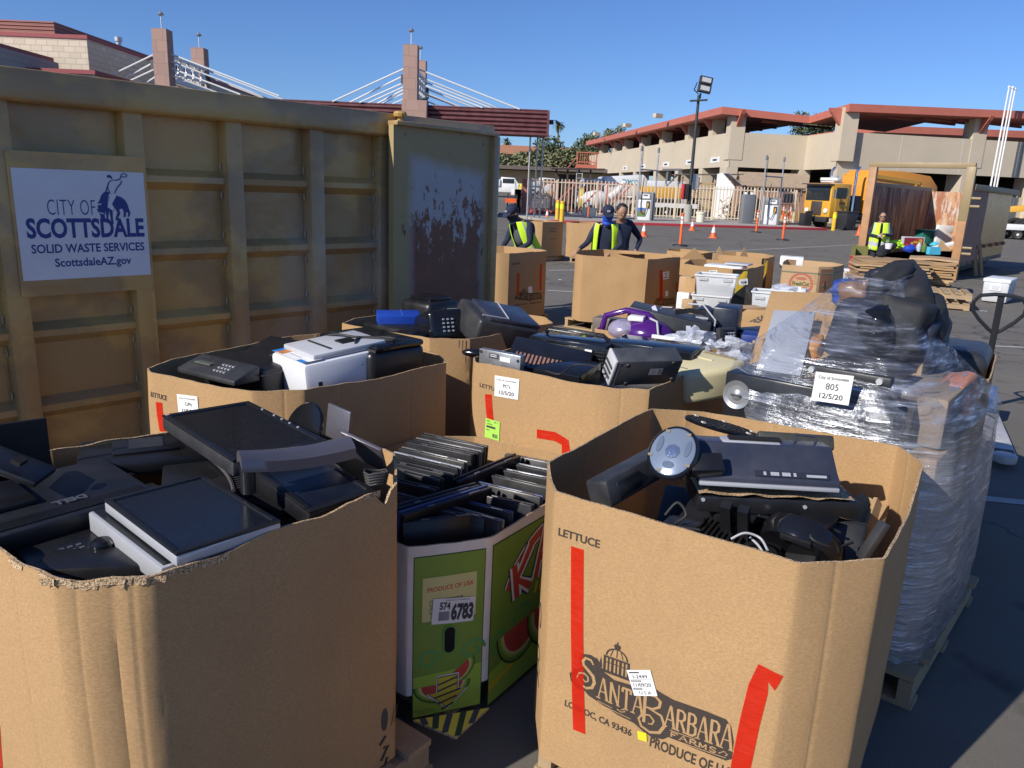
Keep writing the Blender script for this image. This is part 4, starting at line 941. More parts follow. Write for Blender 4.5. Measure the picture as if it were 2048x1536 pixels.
for k, (px, py, mi, kind, lab) in enumerate(((1820, 504, 1, 'bag', 'small blue bag in front of the picture box'), (1838, 504, 0, 'bottle', 'clear bottle left of the green bottle on the pile'), (1849, 505, 3, 'bottle', 'green bottle on the front edge of the pile'),
        (1868, 510, 2, 'carton', 'light blue printed carton at the front corner of the pile'), (1760, 497, 1, 'cap', 'blue cap at the left end of the pile'), (1845, 494, 0, 'bottle', 'clear jug behind the green bottle'), (1872, 497, 2, 'bag', 'light blue crumpled bag by the white foam'))):
    q = onpile(px, py, zt); m = MB()
    if kind == 'bottle': m.lathe([(.055, 0), (.06, .02), (.06, .15), (.02, .2), (.022, .23)], 12)
    elif kind == 'carton': m.box((0, 0, .09), (.3, .12, .18))
    else: m.blob((0, 0, .08), (.16, .12, .1), 2, .5, 2, seed=k)
    solo(m, {'bottle': 'plastic_bottle', 'carton': 'printed_carton', 'bag': 'plastic_bag', 'cap': 'blue_bundle'}[kind], m_bl[mi], lab, kind, LOC(q + V((0, .05, .01)), -10), smooth=kind != 'carton')
q = onpile(1812, 490, zt); solo(MB().bar((-.4, 0, .03), (.25, .1, .12), .5, .05), 'grey_board', m_grey, 'dark grey board lying behind the picture box', 'board', LOC(q + V((0, .3, 0))))
q = onpile(1887, 507, zt); solo(MB().prism([(-.2, 0), (.25, 0), (.0, .3)], 0, .02, Matrix.Rotation(R(60), 4, 'X')), 'carton_flap', m_kraft, 'torn brown carton flap sticking up from the right pile', 'carton', LOC(q + V((.0, .05, .05)), -10))
# small cartons left of the pile
q = P(1725, 566); t = thing('small_carton', 'small brown carton with a red side on the left of the carton pile', 'carton', LOC((q.x + .1, q.y + .5, .02), 8))
MB().box((0, 0, .3), (.42, .4, .6)).build('walls', m_kraft, t, bevel=.006); MB().box((-.215, -.02, .3), (.012, .38, .56)).build('red_panel', mat('print_red', (.45, .03, .03), .5), t); m = MB(); m.box((-.21, 0, .73), (.012, .36, .26)); m.box((0, .2, .71), (.38, .012, .22)); m.build('flap', mat('flap_green', (.17, .17, .05), .8), t)
Art(.001).put(rect2d(-.05, .2, .1, .28)).build('emblem', [mat('print_purple', (.16, .1, .2), .6)], lambda u, v, l: V((u, -.202 - l, v)), t, world=False)
q = P(1716, 562); t = thing('old_fax', 'pale grey machine on a pallet left of the carton pile', 'machine', LOC((q.x - .1, q.y + .2, .0), 10)); MB().box((0, 0, .13), (.7, .5, .2)).build('body', m_lgrey, t, bevel=.03); MB().box((0, .02, .25), (.66, .44, .05)).build('lid', m_pump, t, bevel=.015); MB().tube([(-.2, -.1, .3), (0, -.15, .36), (.2, 0, .31)], .012, 6).build('cable', m_black, t)

# ------------------------------------------------------------------ pallet jack
jb = P(1962, 885, .0)
hb = D(1981, 700, 7.05); ht = D(2003, 592, 6.8)
t = thing('pallet_jack', 'hand pallet jack with black loop handle and worn white forks', 'pallet jack', LOC((hb.x, hb.y, 0), 36)); m_jk = mat('jack_black', (.022, .024, .028), .35, var=.25)
x_ = hd(112); up_ = (ht - D(1974, 740, 7.1)).normalized(); base = D(1974, 740, 7.1)
fp = lambda a, b: ht + x_ * a + up_ * b
m = MB(); pts = [fp(0, -.40), fp(-.05, -.36), fp(-.14, -.26), fp(-.2, -.17), fp(-.205, -.08), fp(-.16, -.01), fp(-.05, .012), fp(.05, .012), fp(.16, -.01), fp(.205, -.08), fp(.2, -.17), fp(.14, -.26), fp(.05, -.36), fp(0, -.40)]
m.tube(pts, .017, 10); m.build('handle_loop', m_jk, t, world=True, smooth=True)
MB().bar(ht + up_ * -.01, base - up_ * .38, .055, .04).build('handle_shaft', m_jk, t, world=True, bevel=.006)
MB().box((0, 0, 0), (.05, .006, .03), M=LOC(base + up_ * .06 + V((-.01, -.028, 0)), -20)).build('blue_sticker', mat('blue_wrap', (0, 0, 0)), t, world=True)
f0 = P(2006, 925, .1); f1 = P(1950, 800, .1); fx = hd(116)
m_fork = mat('fork_white', (.52, .50, .47), .4, var=.3, scale=5, dust=.6, dcol=(.22, .2, .18))
m = MB()
for k in (0, .5):
    a = P(2008, 918, .08) - fx * k; b = a + hd(26) * 1.35
    m.bar(a, b, .17, .06); m.lathe([(.085, -.02), (.085, .04)], 14, Matrix.Translation(a))
fk = m.build('fork', m_fork, t, world=True, bevel=.01)
a = P(2008, 918, .08); MB().bar(a + hd(26) * .02 + V((0, 0, .034)), a + hd(26) * .14 + V((0, 0, .034)), .13, .01).build('slot', m_black, fk, world=True)
MB().bar(a + hd(26) * 1.35 - fx * .25, a + hd(26) * 1.6 - fx * .25 + V((0, 0, .1)), .6, .3).build('pump_head', mat('jack_blue', (.05, .09, .2), .4), t, world=True)
# ------------------------------------------------------------------ brown roll-off container (left)
ZT = 2.38
ca = P(0, 131, ZT); cb = P(985, 249, ZT); cd = hd(42.0); cn_ = V((cd.y, -cd.x, 0))     # cn_ faces the boxes
CHD = math.degrees(math.atan2(cd.x, cd.y))
def contmat():
    t = NT('container_paint')
    n = t.noise(1.5, 5, .55, t.mapping((1.0, 1.0, 1.3), (0, 0, .4)))
    c = t.mix(t.ramp(n, [(.48, 0.0), (.56, 1.0)]), (.36, .235, .105), (.52, .335, .12))  # gold, then grey overspray patches, contrast raised to paint in mottled reflections
    c = t.mix(t.ramp(t.noise(1.1, 4, .5, t.mapping((1, 1, .6), (.3, 0, 0))), [(.54, 0.0), (.64, .6)]), c, (.40, .34, .265))
    c = t.mix(t.ramp(t.noise(13, 8, .8), [(.70, 0.0), (.74, .9)]), c, (.06, .04, .03))
    c = t.mix(t.ramp(t.noise(3.3, 8, .75, t.mapping((1, 1, .2))), [(.62, 0.0), (.80, .5)]), c, (.10, .075, .05))
    t.set(Base_Color=c, Roughness=t.ramp(t.noise(4, 5), [(.3, .17), (.7, .34)])); t.b.inputs['Specular IOR Level'].default_value = .6
    h = t.math('ADD', t.math('MULTIPLY', t.noise(2.2, 3), 1.0), t.math('MULTIPLY', t.noise(90, 3), .03)); t.bump(h, .35, .06); return t.m
m_cont = contmat()
def doormat(dl):
    t = NT('door_primer'); sp = t.n('ShaderNodeSeparateXYZ'); t.l(t.tc, sp.inputs[0])   # local x across, z up
    n = t.noise(2.0, 7, .6)
    x = t.math('ADD', sp.outputs[0], t.math('MULTIPLY', t.math('SUBTRACT', n, .5), .16)); z = t.math('ADD', sp.outputs[2], t.math('MULTIPLY', t.math('SUBTRACT', n, .5), .16))
    ex = t.math('MINIMUM', t.math('SUBTRACT', x, .13), t.math('SUBTRACT', dl - .10, x)); ez = t.math('SUBTRACT', t.math('SUBTRACT', 2.15, t.math('MULTIPLY', x, .12)), z)
    inn = t.ramp(t.math('MINIMUM', ex, ez), [(.0, 0.0), (.10, 1.0)])
    prim = t.mix(t.noise(5, 6, .6), (.36, .36, .39), (.46, .45, .46))
    c = t.mix(inn, t.mix(t.noise(3, 4), (.38, .285, .13), (.32, .25, .12)), prim)
    rn = t.noise(8, 12, .78, t.mapping((1.5, 1, .7)))
    lo = t.ramp(t.math('ADD', t.math('MULTIPLY', z, -.75), t.math('MULTIPLY', rn, 1.5)), [(-.52 + .5, 0.0), (.60, 1.0)])
    gate = t.math('GREATER_THAN', t.math('ADD', t.math('MULTIPLY', t.math('SUBTRACT', 1.72, z), .38), t.math('SUBTRACT', rn, .5)), .02)
    c = t.mix(t.math('MULTIPLY', gate, inn), c, t.mix(t.noise(7, 5), (.13, .05, .032), (.24, .10, .055)))
    sc_ = t.ramp(t.noise(8, 10, .8, t.mapping((1.3, 1, .55), (0, .5, 0))), [(.60, 0.0), (.63, 1.0)])
    c = t.mix(sc_, c, (.07, .035, .03))
    c = t.mix(t.ramp(t.noise(9, 8, .8, t.mapping((1.6, 1, .2), (3, .1, 1))), [(.70, 0.0), (.73, .7)]), c, (.5, .49, .5))
    t.set(Base_Color=c, Roughness=.55); t.bump(rn, .25, .008); return t.m
L0, L1 = -2.6, (PL(985, 300, ca, cn_) - ca).dot(cd)          # the near end runs out of the frame
cont = thing('rolloff_container', 'tall brown steel roll-off container with ribs, its rusty door swung open', 'container', LOC((ca.x, ca.y, 0), CHD))
# local: y along the container, x towards the boxes
def cpx(px, py=420):                       # distance along the container under a pixel column
    p = PL(px, py, ca, cn_); return (p - ca).dot(cd), p.z
m = MB(); m.box((-1.2, (L0 + L1) / 2, ZT - .11), (2.3, L1 - L0, .02))
m = MB(); pr = [(.0, ZT), (.02, ZT - .0), (.02, ZT - .145), (.0, ZT - .16), (-.14, ZT - .16), (-.14, ZT)]
m.prism(pr, L0, L1, Matrix(((1, 0, 0, 0), (0, 0, 1, 0), (0, 1, 0, 0), (0, 0, 0, 1)))); m.build('top_rail', m_cont, cont, bevel=.008)
# side sheet with horizontal stiffener folds
zs = [z for z in (2.215,)]
prof = [(-.11, .14)]
for z in (.62, 1.04, 1.46, 1.88):
    prof += [(-.11, z - .075), (-.05, z - .03), (-.05, z + .005), (-.11, z + .045)]
prof.append((-.11, 2.3))
m = MB(); ny = 60
m.grid(lambda u, v: V((prof[round(v * (len(prof) - 1))][0] + (.006 * noise.noise(V((u * 9, v * 6, 2))) if 1 else 0), L0 + (L1 - L0) * u, prof[round(v * (len(prof) - 1))][1])), ny, len(prof) - 1)
sheet = m.build('side_sheet', m_cont, cont, recalc=True)
ribs = [cpx(x)[0] for x in (18, 282, 478, 640)] + [cpx(776)[0]]
sp_ = ribs[1] - ribs[0]
m = None
for y in [ribs[0] - sp_ * 2.05, ribs[0] - sp_ * 1.02] + ribs:
    m = MB(); m.prism([(-.108, y - .062), (-.02, y - .052), (-.02, y + .052), (-.108, y + .062)], .1, ZT - .158); [m.box((-.085, y - .067, z + dz), (.02, .004, .045), 1) for z in (.62, 1.04, 1.46, 1.88) for dz in (-.1, .075)]; m.build('rib', [m_cont, m_lgrey], cont, bevel=.004)
m = MB(); m.box((-.09, (L0 + L1) / 2, .2), (.16, L1 - L0, .2)); m.build('bottom_rail', m_cont, cont, bevel=.01)
m = MB(); m.box((-1.25, L1 - .06, 1.25), (2.2, .1, 2.2)); m.box((-2.4, (L0 + L1) / 2, 1.25), (.08, L1 - L0, 2.25)); m.box((-1.25, (L0 + L1) / 2, .3), (2.2, L1 - L0, .1)); m.box((-1.25, L0, 1.25), (2.2, .08, 2.2)); m.build('far_walls', m_cont, cont)
m = MB()
for s in (0, 1): m.box((-.25 - 1.9 * s, (L0 + L1) / 2, .08), (.16, L1 - L0, .16))
m.build('skid', m_black, cont)
# sign backing panel and sign
s0 = [cpx(22, 338), cpx(288, 343), cpx(302, 547), cpx(48, 565)]
y0 = (s0[0][0] + s0[3][0]) / 2; y1 = (s0[1][0] + s0[2][0]) / 2; zt_ = (s0[0][1] + s0[1][1]) / 2; zb_ = (s0[2][1] + s0[3][1]) / 2
m = MB(); m.box((-.016, (y0 + y1) / 2, (zt_ + zb_) / 2), (.012, y1 - y0 + .03, zt_ - zb_ + .17)); m.build('sign_plate', m_cont, cont)
sg = thing('city_sign', 'white city waste services sign with blue lettering and a rider on a horse', 'sign', LOC((ca.x, ca.y, 0), CHD))
def signmat():
    t = NT('sign_vinyl'); c = t.mix(t.ramp(t.noise(4, 6, .6), [(.4, 0.0), (.8, .35)]), (.66, .68, .74), (.48, .48, .52)); t.set(Base_Color=c, Roughness=.22); return t.m
SW, SH = y1 - y0, zt_ - zb_
MB().box((-.008, (y0 + y1) / 2, (zt_ + zb_) / 2), (.004, SW, SH)).build('panel', signmat(), sg)
m_blue = mat('sign_blue', (.012, .035, .22), .3, var=.1)
def S_(x, y): return V(((x - 0) , y))
# artwork in a 100 x 82 frame (x right, y up), scaled to the sign
a = Art(.0004)
def put(sh, mi=0, ly=0): a.put(xf(sh, lambda x, y: (x / 100 * SW, y / 82 * SH)), mi, ly)
put(fit(text2d('CITY OF', -.012, 1.05), 22.5, 48.5, 36, 11.5)); put(fit(text2d('SCOTTSDALE', .035), 6, 31, 91, 15.2)); put(fit(text2d('SOLID WASTE SERVICES', .022), 8, 20, 88, 6.8)); put(fit(text2d('ScottsdaleAZ.gov', .022), 24, 7.5, 60, 8.4))
put(stroke2d([(22, 60.6), (37, 60.6)], .01))
# horse and rider emblem
hx = lambda pts: [(p[0], p[1]) for p in pts]
horse = [(62.5, 60), (64, 63.5), (66.5, 66.2), (69.5, 66.6), (72.5, 65), (76, 63.6), (80, 62.6), (83.2, 60), (85, 56), (85.6, 53), (86.6, 50.6), (85.6, 47.5), (84, 46.8), (84.6, 50), (83, 51), (82.6, 47.2), (80.4, 46.8), (81, 51), (80, 53.6), (77.6, 53), (78.2, 49.6), (76.4, 46.8), (75.2, 44.2), (73.8, 44.4), (74.4, 47.2), (75.8, 50.4), (74.4, 53.4), (72.2, 53.0), (71.8, 46), (72.2, 41.5), (70.2, 41.2), (70.0, 46), (69.4, 52), (68.2, 47), (68.6, 42.5), (66.6, 42.2), (66.8, 47), (66.4, 51.6), (65.4, 48.4), (65.6, 45.6), (64, 44.8), (62.4, 46.2), (61.6, 49.4), (60.2, 51.4), (59.6, 53), (60.8, 53.4), (60.4, 55.4), (61.2, 56.2), (60.8, 58.2), (61.8, 58.8)]
put(poly2d([horse]), 0, 1)
put(poly2d([[(70.5, 65.2), (75.4, 64.4), (75.6, 62), (72, 57), (74.6, 53.2), (72.8, 51.6), (68.2, 54.6), (68.4, 58.4)]]), 1, 2)
put(stroke2d([(75.4, 62), (72.2, 57.2), (74, 53.5), (72.6, 51.8)], .45), 0, 3); put(stroke2d([(70.6, 63), (68.6, 58), (68, 54), (66.6, 51)], .45), 0, 3)
for st, wd in (([(71, 66), (69.6, 69), (70.8, 73.4), (72.8, 75)], .85), ([(75, 65.4), (77.4, 70), (80.6, 73), (81.4, 75.4)], .85), ([(74.6, 75.4), (78, 75.6), (80.4, 76.8), (81.2, 79)], .85), ([(70.8, 73.4), (69, 68.8), (67.6, 65.8)], .85), ([(61, 56.6), (63.4, 57)], .85), ([(61.4, 50.4), (64.6, 49.6)], .7)): put(stroke2d(st, wd), 0 if st[0][0] > 62 else 1, 3)
put(stroke2d(ell(83.6, 79.4, 2.4, 1.3, 16), .75, True), 0, 3); put(poly2d([[(69.6, 78.4), (71.2, 79.6), (73.2, 78.8), (74, 77), (73.4, 76.2), (72, 77.4), (70.4, 77)]]), 0, 3); put(stroke2d([(73.8, 77), (74, 75.6), (72.4, 75)], .4), 0, 3)
a.build('lettering', [m_blue, mat('sign_white2', (.66, .68, .74), .3)], lambda u, v, l: V((-.006 + l, y0 + u, zb_ + v)), sg, world=False, lift=.0008)
# open door lying against the side
dxa = D(793, 243, 1); k0, zk0 = cpx(797, 250)
dp = LOC(ca + cd * (cpx(795)[0]) + cn_ * .10, CHD); dp.translation.z = 0
# local frame of the door: x runs along the container (so the paint pattern follows it)
dl = L1 - cpx(795)[0] + .10
ddir = cd.copy(); tl = PL(791, 246, ca + cn_ * .12, cn_); tr = PL(997, 263, ca + cn_ * .05, cn_)
dd = (V((tr.x, tr.y, 0)) - V((tl.x, tl.y, 0))); dl = dd.length; dd.normalize(); dnn = V((dd.y, -dd.x, 0))
M_d = Matrix(((dd.x, -dnn.x, 0, tl.x), (dd.y, -dnn.y, 0, tl.y), (0, 0, 1, 0), (0, 0, 0, 1)))
DT = 2.30
m = MB(); m.box((dl / 2, .045, .15 + (DT - .15) / 2), (dl, .05, DT - .15))
door = m.build('door', doormat(dl), cont); door.parent = None; door.parent = cont; door.matrix_basis = cont.matrix_basis.inverted() @ M_d
m = MB(); m.box((dl - .03, .03, 1.22), (.07, .1, DT - .15)); m.box((dl / 2, .03, DT + .012), (dl, .1, .03)); m.build('door_frame', m_cont, door, bevel=.004)
m = MB(); m.tube([(.10, .06, DT - .1), (.10, .06, DT + .09)], .02, 10); m.lathe([(.045, 0), (.05, .02), (.04, .035)], 12, Matrix.Translation((.10, .06, DT + .06))); m.build('hinge_pin', mat('pin_yellow', (.42, .27, .07), .5), door)

# ------------------------------------------------------------------ octagonal bulk bins
def edgemat():
    t = NT('carton_edge'); n = t.noise(260, 2, .6); c = t.mix(t.ramp(n, [(.42, 0.0), (.56, 1.0)]), (.17, .10, .05), (.62, .45, .27)); t.set(Base_Color=c, Roughness=.9); t.bump(n, .6, .004); return t.m
m_edge = edgemat()
m_print = mat('carton_print', (.045, .032, .025), .8, var=.3, scale=60)
def tapemat():
    t = NT('red_tape'); c = t.mix(t.noise(9, 5, .6), (.60, .016, .006), (.80, .04, .014)); t.set(Base_Color=c, Roughness=t.ramp(t.noise(30, 3), [(.35, .2), (.65, .5)]))
    t.bump(t.noise(1, 5, .6, t.mapping((18, 18, 60))), .55, .006); tr = t.n('ShaderNodeBsdfTransparent'); tr.inputs[0].default_value = (1, .35, .25, 1); mx = t.n('ShaderNodeMixShader'); mx.inputs[0].default_value = .58; t.l(tr.outputs[0], mx.inputs[1]); t.l(t.b.outputs[0], mx.inputs[2]); t.l(mx.outputs[0], t.o.inputs[0]); return t.m
m_tape = tapemat()
m_paper = mat('paper_white', (.75, .75, .74), .7, var=.05)
class Bin: pass
def bulk_bin(label, corners, zb=.14, mats=None, group='octagonal bulk bins of scrap electronics', amp=.006, dips=(), seed=0, name='bulk_bin', step=.022, bulge=None, floor=True, rough=.004, flat=()):
    b = Bin(); b.n = len(corners); b.c = [V(c) for c in corners]; b.zb = zb
    cen = sum((V((c.x, c.y)) for c in b.c), V((0, 0))) / b.n; b.cen = V((cen.x, cen.y, 0))
    b.t = thing(name, label, 'cardboard bin', LOC((cen.x, cen.y, zb)), group)
    b.p = []
    for i in range(b.n):
        p, q = b.c[i], b.c[(i + 1) % b.n]; d = V((q.x - p.x, q.y - p.y, 0)); L_ = d.length; d.normalize()
        b.p.append((p, q, d, V((d.y, -d.x, 0)), L_))
    b.bul = bulge or {}; b.cr = {i: ([b.p[i][4] * rq.uniform(.22, .4), b.p[i][4] * rq.uniform(.6, .8)] if b.p[i][4] > .45 else [b.p[i][4] * rq.uniform(.35, .65)]) for rq in [random.Random(seed)] for i in range(b.n)}
    for i in range(b.n):
        if step >= .025 or i in flat: b.cr[i] = []
    vn = []
    for i in range(b.n):
        n1 = b.p[i - 1][3]; n2 = b.p[i][3]; k = (n1 + n2).normalized(); vn.append(k / max(.35, k.dot(n1)))
    def rim(i, s):
        p, q = b.p[i][:2]; z = p.z + (q.z - p.z) * s; x = p.lerp(q, s)
        z += rough * noise.noise(V((x.x * 14, x.y * 14, seed))) + .008 * noise.noise(V((x.x * 3, x.y * 3, seed + 3)))
        for (k, c, w_, dz) in dips:
            if k == i: z -= dz * math.exp(-((s - c) / w_) ** 2)
        return z
    def surf(i, u, z, off):               # point on panel i, u metres along, height z
        p, q, d, n, L_ = b.p[i]; s = u / L_; zr = p.z + (q.z - p.z) * s; t = max(0, min(1.1, (z - zb) / (zr - zb)))
        nn = vn[i] * (1 - s) + vn[(i + 1) % b.n] * s
        x = p + d * u; x.z = z; k = noise.noise_vector(x * 2.1 + V((seed, 0, 0)))
        x = x + V((k.x, k.y, 0)) * amp * (.3 + .9 * t) + n * (b.bul.get(i, .008) * math.sin(math.pi * max(0, min(1, s))) * math.sin(math.pi * min(1, t * .9)))
        k2 = noise.noise(V((x.x * 6, x.y * 6, z * 5 + seed))); x = x + n * (.0018 * k2)
        cz = sum(math.exp(-((u - c) / .006) ** 2) for c in b.cr[i]); ce = math.exp(-(u / .007) ** 2) + math.exp(-((L_ - u) / .007) ** 2)
        return x - n * (.0017 * cz) - nn * (.0022 * ce * (1 + .8 * noise.noise(V((z * 9, i, seed))))) + nn * off
    b.rim = rim; b.surf = surf
    m = MB(); TH = .007; nz = 22
    rings = []
    us = []
    for i in range(b.n):
        k = max(2, int(b.p[i][4] / step)); us += [(i, s_) for s_ in sorted({j / k for j in range(k)} | {q_ / b.p[i][4] for c in (b.cr[i] if step < .025 else []) for q_ in (c - .009, c - .004, c, c + .004, c + .009)} | ({.007 / b.p[i][4], 1 - .007 / b.p[i][4]} if step < .025 else set()))]
    N = len(us)
    for off in (0.0, -TH):
        for j in range(nz + 1):
            for i, s in us:
                zt = rim(i, s); z = zb + (zt - zb) * (j / nz)
                m.v.append(surf(i, s * b.p[i][4], z, off))
    W_ = nz + 1
    for side in (0, 1):
        o = side * N * W_
        for j in range(nz):
            for k in range(N):
                a_ = o + j * N + k; b_ = o + j * N + (k + 1) % N; f = (a_, b_, b_ + N, a_ + N)
                m.f.append(f if side == 0 else f[::-1]); m.m.append(0 if side == 0 else 1)
    for k in range(N):
        a_ = nz * N + k; b_ = nz * N + (k + 1) % N; m.f.append((a_, b_, b_ + N * W_, a_ + N * W_)); m.m.append(2)
    ms = mats or (m_kraft, m_kraft, m_edge)
    b.walls = m.build('walls', list(ms), b.t, world=True, recalc=False, smooth=True, angle=28)
    if floor:
        MB().prism([(c.x - (c.x - cen.x) * .03, c.y - (c.y - cen.y) * .03) for c in b.c], zb + .002, zb + .02).build('floor', m_kraft, b.t, world=True)
    def uv(i, px, py):
        p, q, d, n, L_ = b.p[i]; x = PL(px, py, p, n); return (x - p).dot(d), x.z
    b.uv = uv
    return b
def bsurf(b, i): return lambda u, v, l: b.surf(i, u, v, l)
def rpx(pts, z=1.05): return [P(x, y, z) for x, y in pts]
def tape_px(b, i, pts, wd, mt=None, lift=.0022, name='red_tape'):
    mt = mt or m_tape
    q = [b.uv(i, *p) for p in pts]; return Art().put(stroke2d(q, wd)).build(name, mt, bsurf(b, i), b.t, lift=lift, grid=.03)
def label_quad(b, i, quad, mt, name='paper_label', lift=.0035, items=()):
    """paper stuck on panel i; quad is its corners in pixels (tl, tr, br, bl); items are (text, x, y, w, h, bold) in label fractions"""
    q = [V(b.uv(i, *p)) for p in quad]
    def mp(x, y): return (q[3] * (1 - x) + q[2] * x) * (1 - y) + (q[0] * (1 - x) + q[1] * x) * y
    o = Art().put(xf(([V((0, 0)), V((1, 0)), V((1, 1)), V((0, 1))], [(0, 1, 2, 3)]), mp)).build(name, mt, bsurf(b, i), b.t, lift=lift, grid=.05)
    if items:
        a = Art()
        for it in items:
            if len(it) >= 5: a.put(xf(fit(text2d(it[0], it[5] if len(it) > 5 else .0), it[1], it[2], it[3], it[4]), mp))
            else: a.put(xf(rect2d(*it), mp))
        a.build('lettering', m_ink, bsurf(b, i), o, lift=lift + .0012)
    return o
def text_px(b, i, s, bl, br, tl, bold=.02, mt=None, name='printed_lettering', sh=None, lift=.0014):
    """lettering printed on panel i: pixel of its bottom left, bottom right and top left"""
    q0, q1, q2 = (V(b.uv(i, *p)) for p in (bl, br, tl))
    g = fit(sh or text2d(s, bold), 0, 0, 1, 1)
    return Art().put(xf(g, lambda x, y: q0 + (q1 - q0) * x + (q2 - q0) * y)).build(name, mt or m_print, bsurf(b, i), b.t, lift=lift)

# the farm logo, drawn in a 100 x 46 frame: dark blob, kraft coloured letters, small dome above
def logo():
    dark = []; light = []
    blob = [(0, 22), (1, 17), (5, 13), (11, 13.5), (14, 11), (22, 9), (34, 5.6), (44, 4.5), (50, 1), (56, -1), (62, 1), (65, 4), (80, 3), (97, 2.5), (100, 5), (100, 17), (98, 26), (95, 30), (84, 31), (66, 31), (58, 33), (54, 35), (48, 34), (42, 31), (30, 30), (23, 33), (19, 40), (14, 41.5), (8, 40), (6, 34), (9, 30), (4, 27)]
    dark.append(poly2d([blob]))
    def glyph(ch, x, y, w, h, t):
        S = {'A': [[(0, 0), (.46, 1)], [(.46, 1), (.54, 1)], [(.54, 1), (1, 0)], [(.2, .36), (.8, .36)]], 'N': [[(.1, 0), (.1, 1)], [(.1, 1), (.9, 0)], [(.9, 0), (.9, 1)]], 'T': [[(.5, 0), (.5, 1)], [(0, .97), (1, .97)], [(0.02, .97), (.02, .78)], [(.98, .97), (.98, .78)]],
             'B': [[(.14, 0), (.14, 1)], [(.14, .97), (.6, .97), (.84, .86), (.84, .66), (.6, .53), (.14, .53)], [(.6, .53), (.92, .42), (.92, .14), (.6, .03), (.14, .03)]], 'R': [[(.14, 0), (.14, 1)], [(.14, .97), (.6, .97), (.86, .86), (.86, .62), (.6, .5), (.14, .5)], [(.5, .5), (1, 0)]],
             'F': [[(.14, 0), (.14, 1)], [(.14, .96), (.95, .96), (.95, .76)], [(.14, .52), (.7, .52)]], 'M': [[(.08, 0), (.08, 1)], [(.08, 1), (.5, .2)], [(.5, .2), (.92, 1)], [(.92, 1), (.92, 0)]], 'S': [[(.9, .78), (.8, .93), (.5, 1), (.2, .9), (.14, .7), (.4, .54), (.7, .44), (.88, .28), (.8, .08), (.5, 0), (.2, .06), (.1, .25)]]}[ch]
        for st in S:
            thin = (ch == 'A' and st[0] == (0, 0)) or (ch == 'N' and st[0][0] != .1) or (ch == 'A' and len(st) == 2 and st[0][1] == .36)
            light.append(stroke2d([(x + p[0] * w, y + p[1] * h) for p in st], t * (.55 if thin else 1)))
            for p in (st[0], st[-1]):
                if p[1] in (0,) and ch in 'ANTBRFM': light.append(rect2d(x + p[0] * w - t * .95, y - t * .1, x + p[0] * w + t * .95, y + t * .45))
    x = 20.5
    for ch, w_ in (('A', 7.5), ('N', 8), ('T', 7), ('A', 7.5)): glyph(ch, x, 12.6 - (x - 20) * .04, w_ - 1.6, 15.5, 1.5); x += w_
    x = 62.5
    for ch, w_, h in (('A', 6.6, 17), ('R', 6.6, 17), ('B', 6.4, 17.5), ('A', 6.6, 18), ('R', 6.6, 18.5), ('A', 7, 19)): glyph(ch, x, 11.0 - (x - 62) * .02, w_ - 1.3, h - 2, 1.45); x += w_ - .35
    sS = lambda ox, oy, k: [(ox + k * p[0], oy + k * p[1]) for p in ((9, 17.5), (7.4, 20), (4, 20.2), (2.4, 17.5), (3, 15), (6, 12.6), (9, 10), (10, 6), (8.6, 2), (5, .2), (1.4, 1.4), (-.6, 5), (.6, 8.6), (3.6, 9.6), (6, 8), (6, 5.4), (4.4, 4.2), (3, 5.4))]
    light.append(stroke2d(sS(6.5, 15.8, 1.1), [1.0, 1.6, 1.7, 1.8, 1.9, 2.2, 2.4, 2.2, 2.0, 1.7, 1.5, 1.4, 1.4, 1.3, 1.2, 1.1, 1, .8]))
    light.append(stroke2d([(50, 28), (50, 8)], 1.9)); light.append(stroke2d([(47.5, 28.4), (56, 29), (59, 26.5), (58.6, 22.5), (55, 19.6), (50, 19.4)], [1.2, 1.6, 1.9, 1.7, 1.5, 1.1]))
    light.append(stroke2d([(52, 19.4), (60, 17), (62.4, 11), (59.5, 4.6), (54, 2.4), (48.6, 4.6), (46.8, 9.4), (49, 13.6), (53.4, 14.4), (56, 11.6), (55, 8.6), (52.6, 8.2)], [1.1, 1.6, 2.0, 2.0, 1.8, 1.6, 1.4, 1.3, 1.2, 1.1, 1, .8]))
    light.append(stroke2d([(20, 10.4), (30, 9.2)], .5)); light.append(stroke2d([(20.5, 8.4), (42, 6.6)], .5)); light.append(stroke2d([(33, 10), (36, 9), (38.4, 10.4), (37, 11.6), (35.8, 10.6)], .7))
    light.append(stroke2d([(65.5, 9.4), (80, 9.6)], .5)); light.append(stroke2d([(66, 3.6), (97, 4.4)], .5))
    x = 66
    for ch in 'FARMS': glyph(ch, x, 5.2, 4.2, 3.4, .75); x += 5.4
    light.append(stroke2d([(93, 6), (95.6, 8.4), (97.6, 7), (96.4, 5.6)], .6))
    # dome building
    d = lambda sh: dark.append(sh)
    d(poly2d([ell(31, 45.5, 7.2, 6.6, 14, 0, 180), ell(31, 45.6, 6.2, 5.6, 14, 0, 180)])); d(rect2d(22.6, 43.9, 39.4, 45.2)); d(rect2d(21, 33, 41, 35))
    for k in range(7): d(stroke2d([(23.4 + k * 2.55, 34.8), (23.4 + k * 2.55, 43.9)], 1.05 if k % 2 else 1.5))
    d(stroke2d([(22.8, 40.8), (39.2, 40.8)], .6)); d(stroke2d([(27, 46), (28.6, 51)], .5)); d(stroke2d([(31, 46), (31, 51.6)], .5)); d(stroke2d([(35, 46), (33.4, 51)], .5))
    d(poly2d([ell(31, 53.6, 2.2, 1.9, 12)])); d(rect2d(29.4, 51.4, 32.6, 52.4)); d(stroke2d([(31, 55), (31, 57)], .7))
    for k in range(7): a_ = R(20 + k * 24); d(stroke2d([(44, 34), (44 + 4.6 * math.cos(a_), 34 + 4.6 * math.sin(a_))], .7))
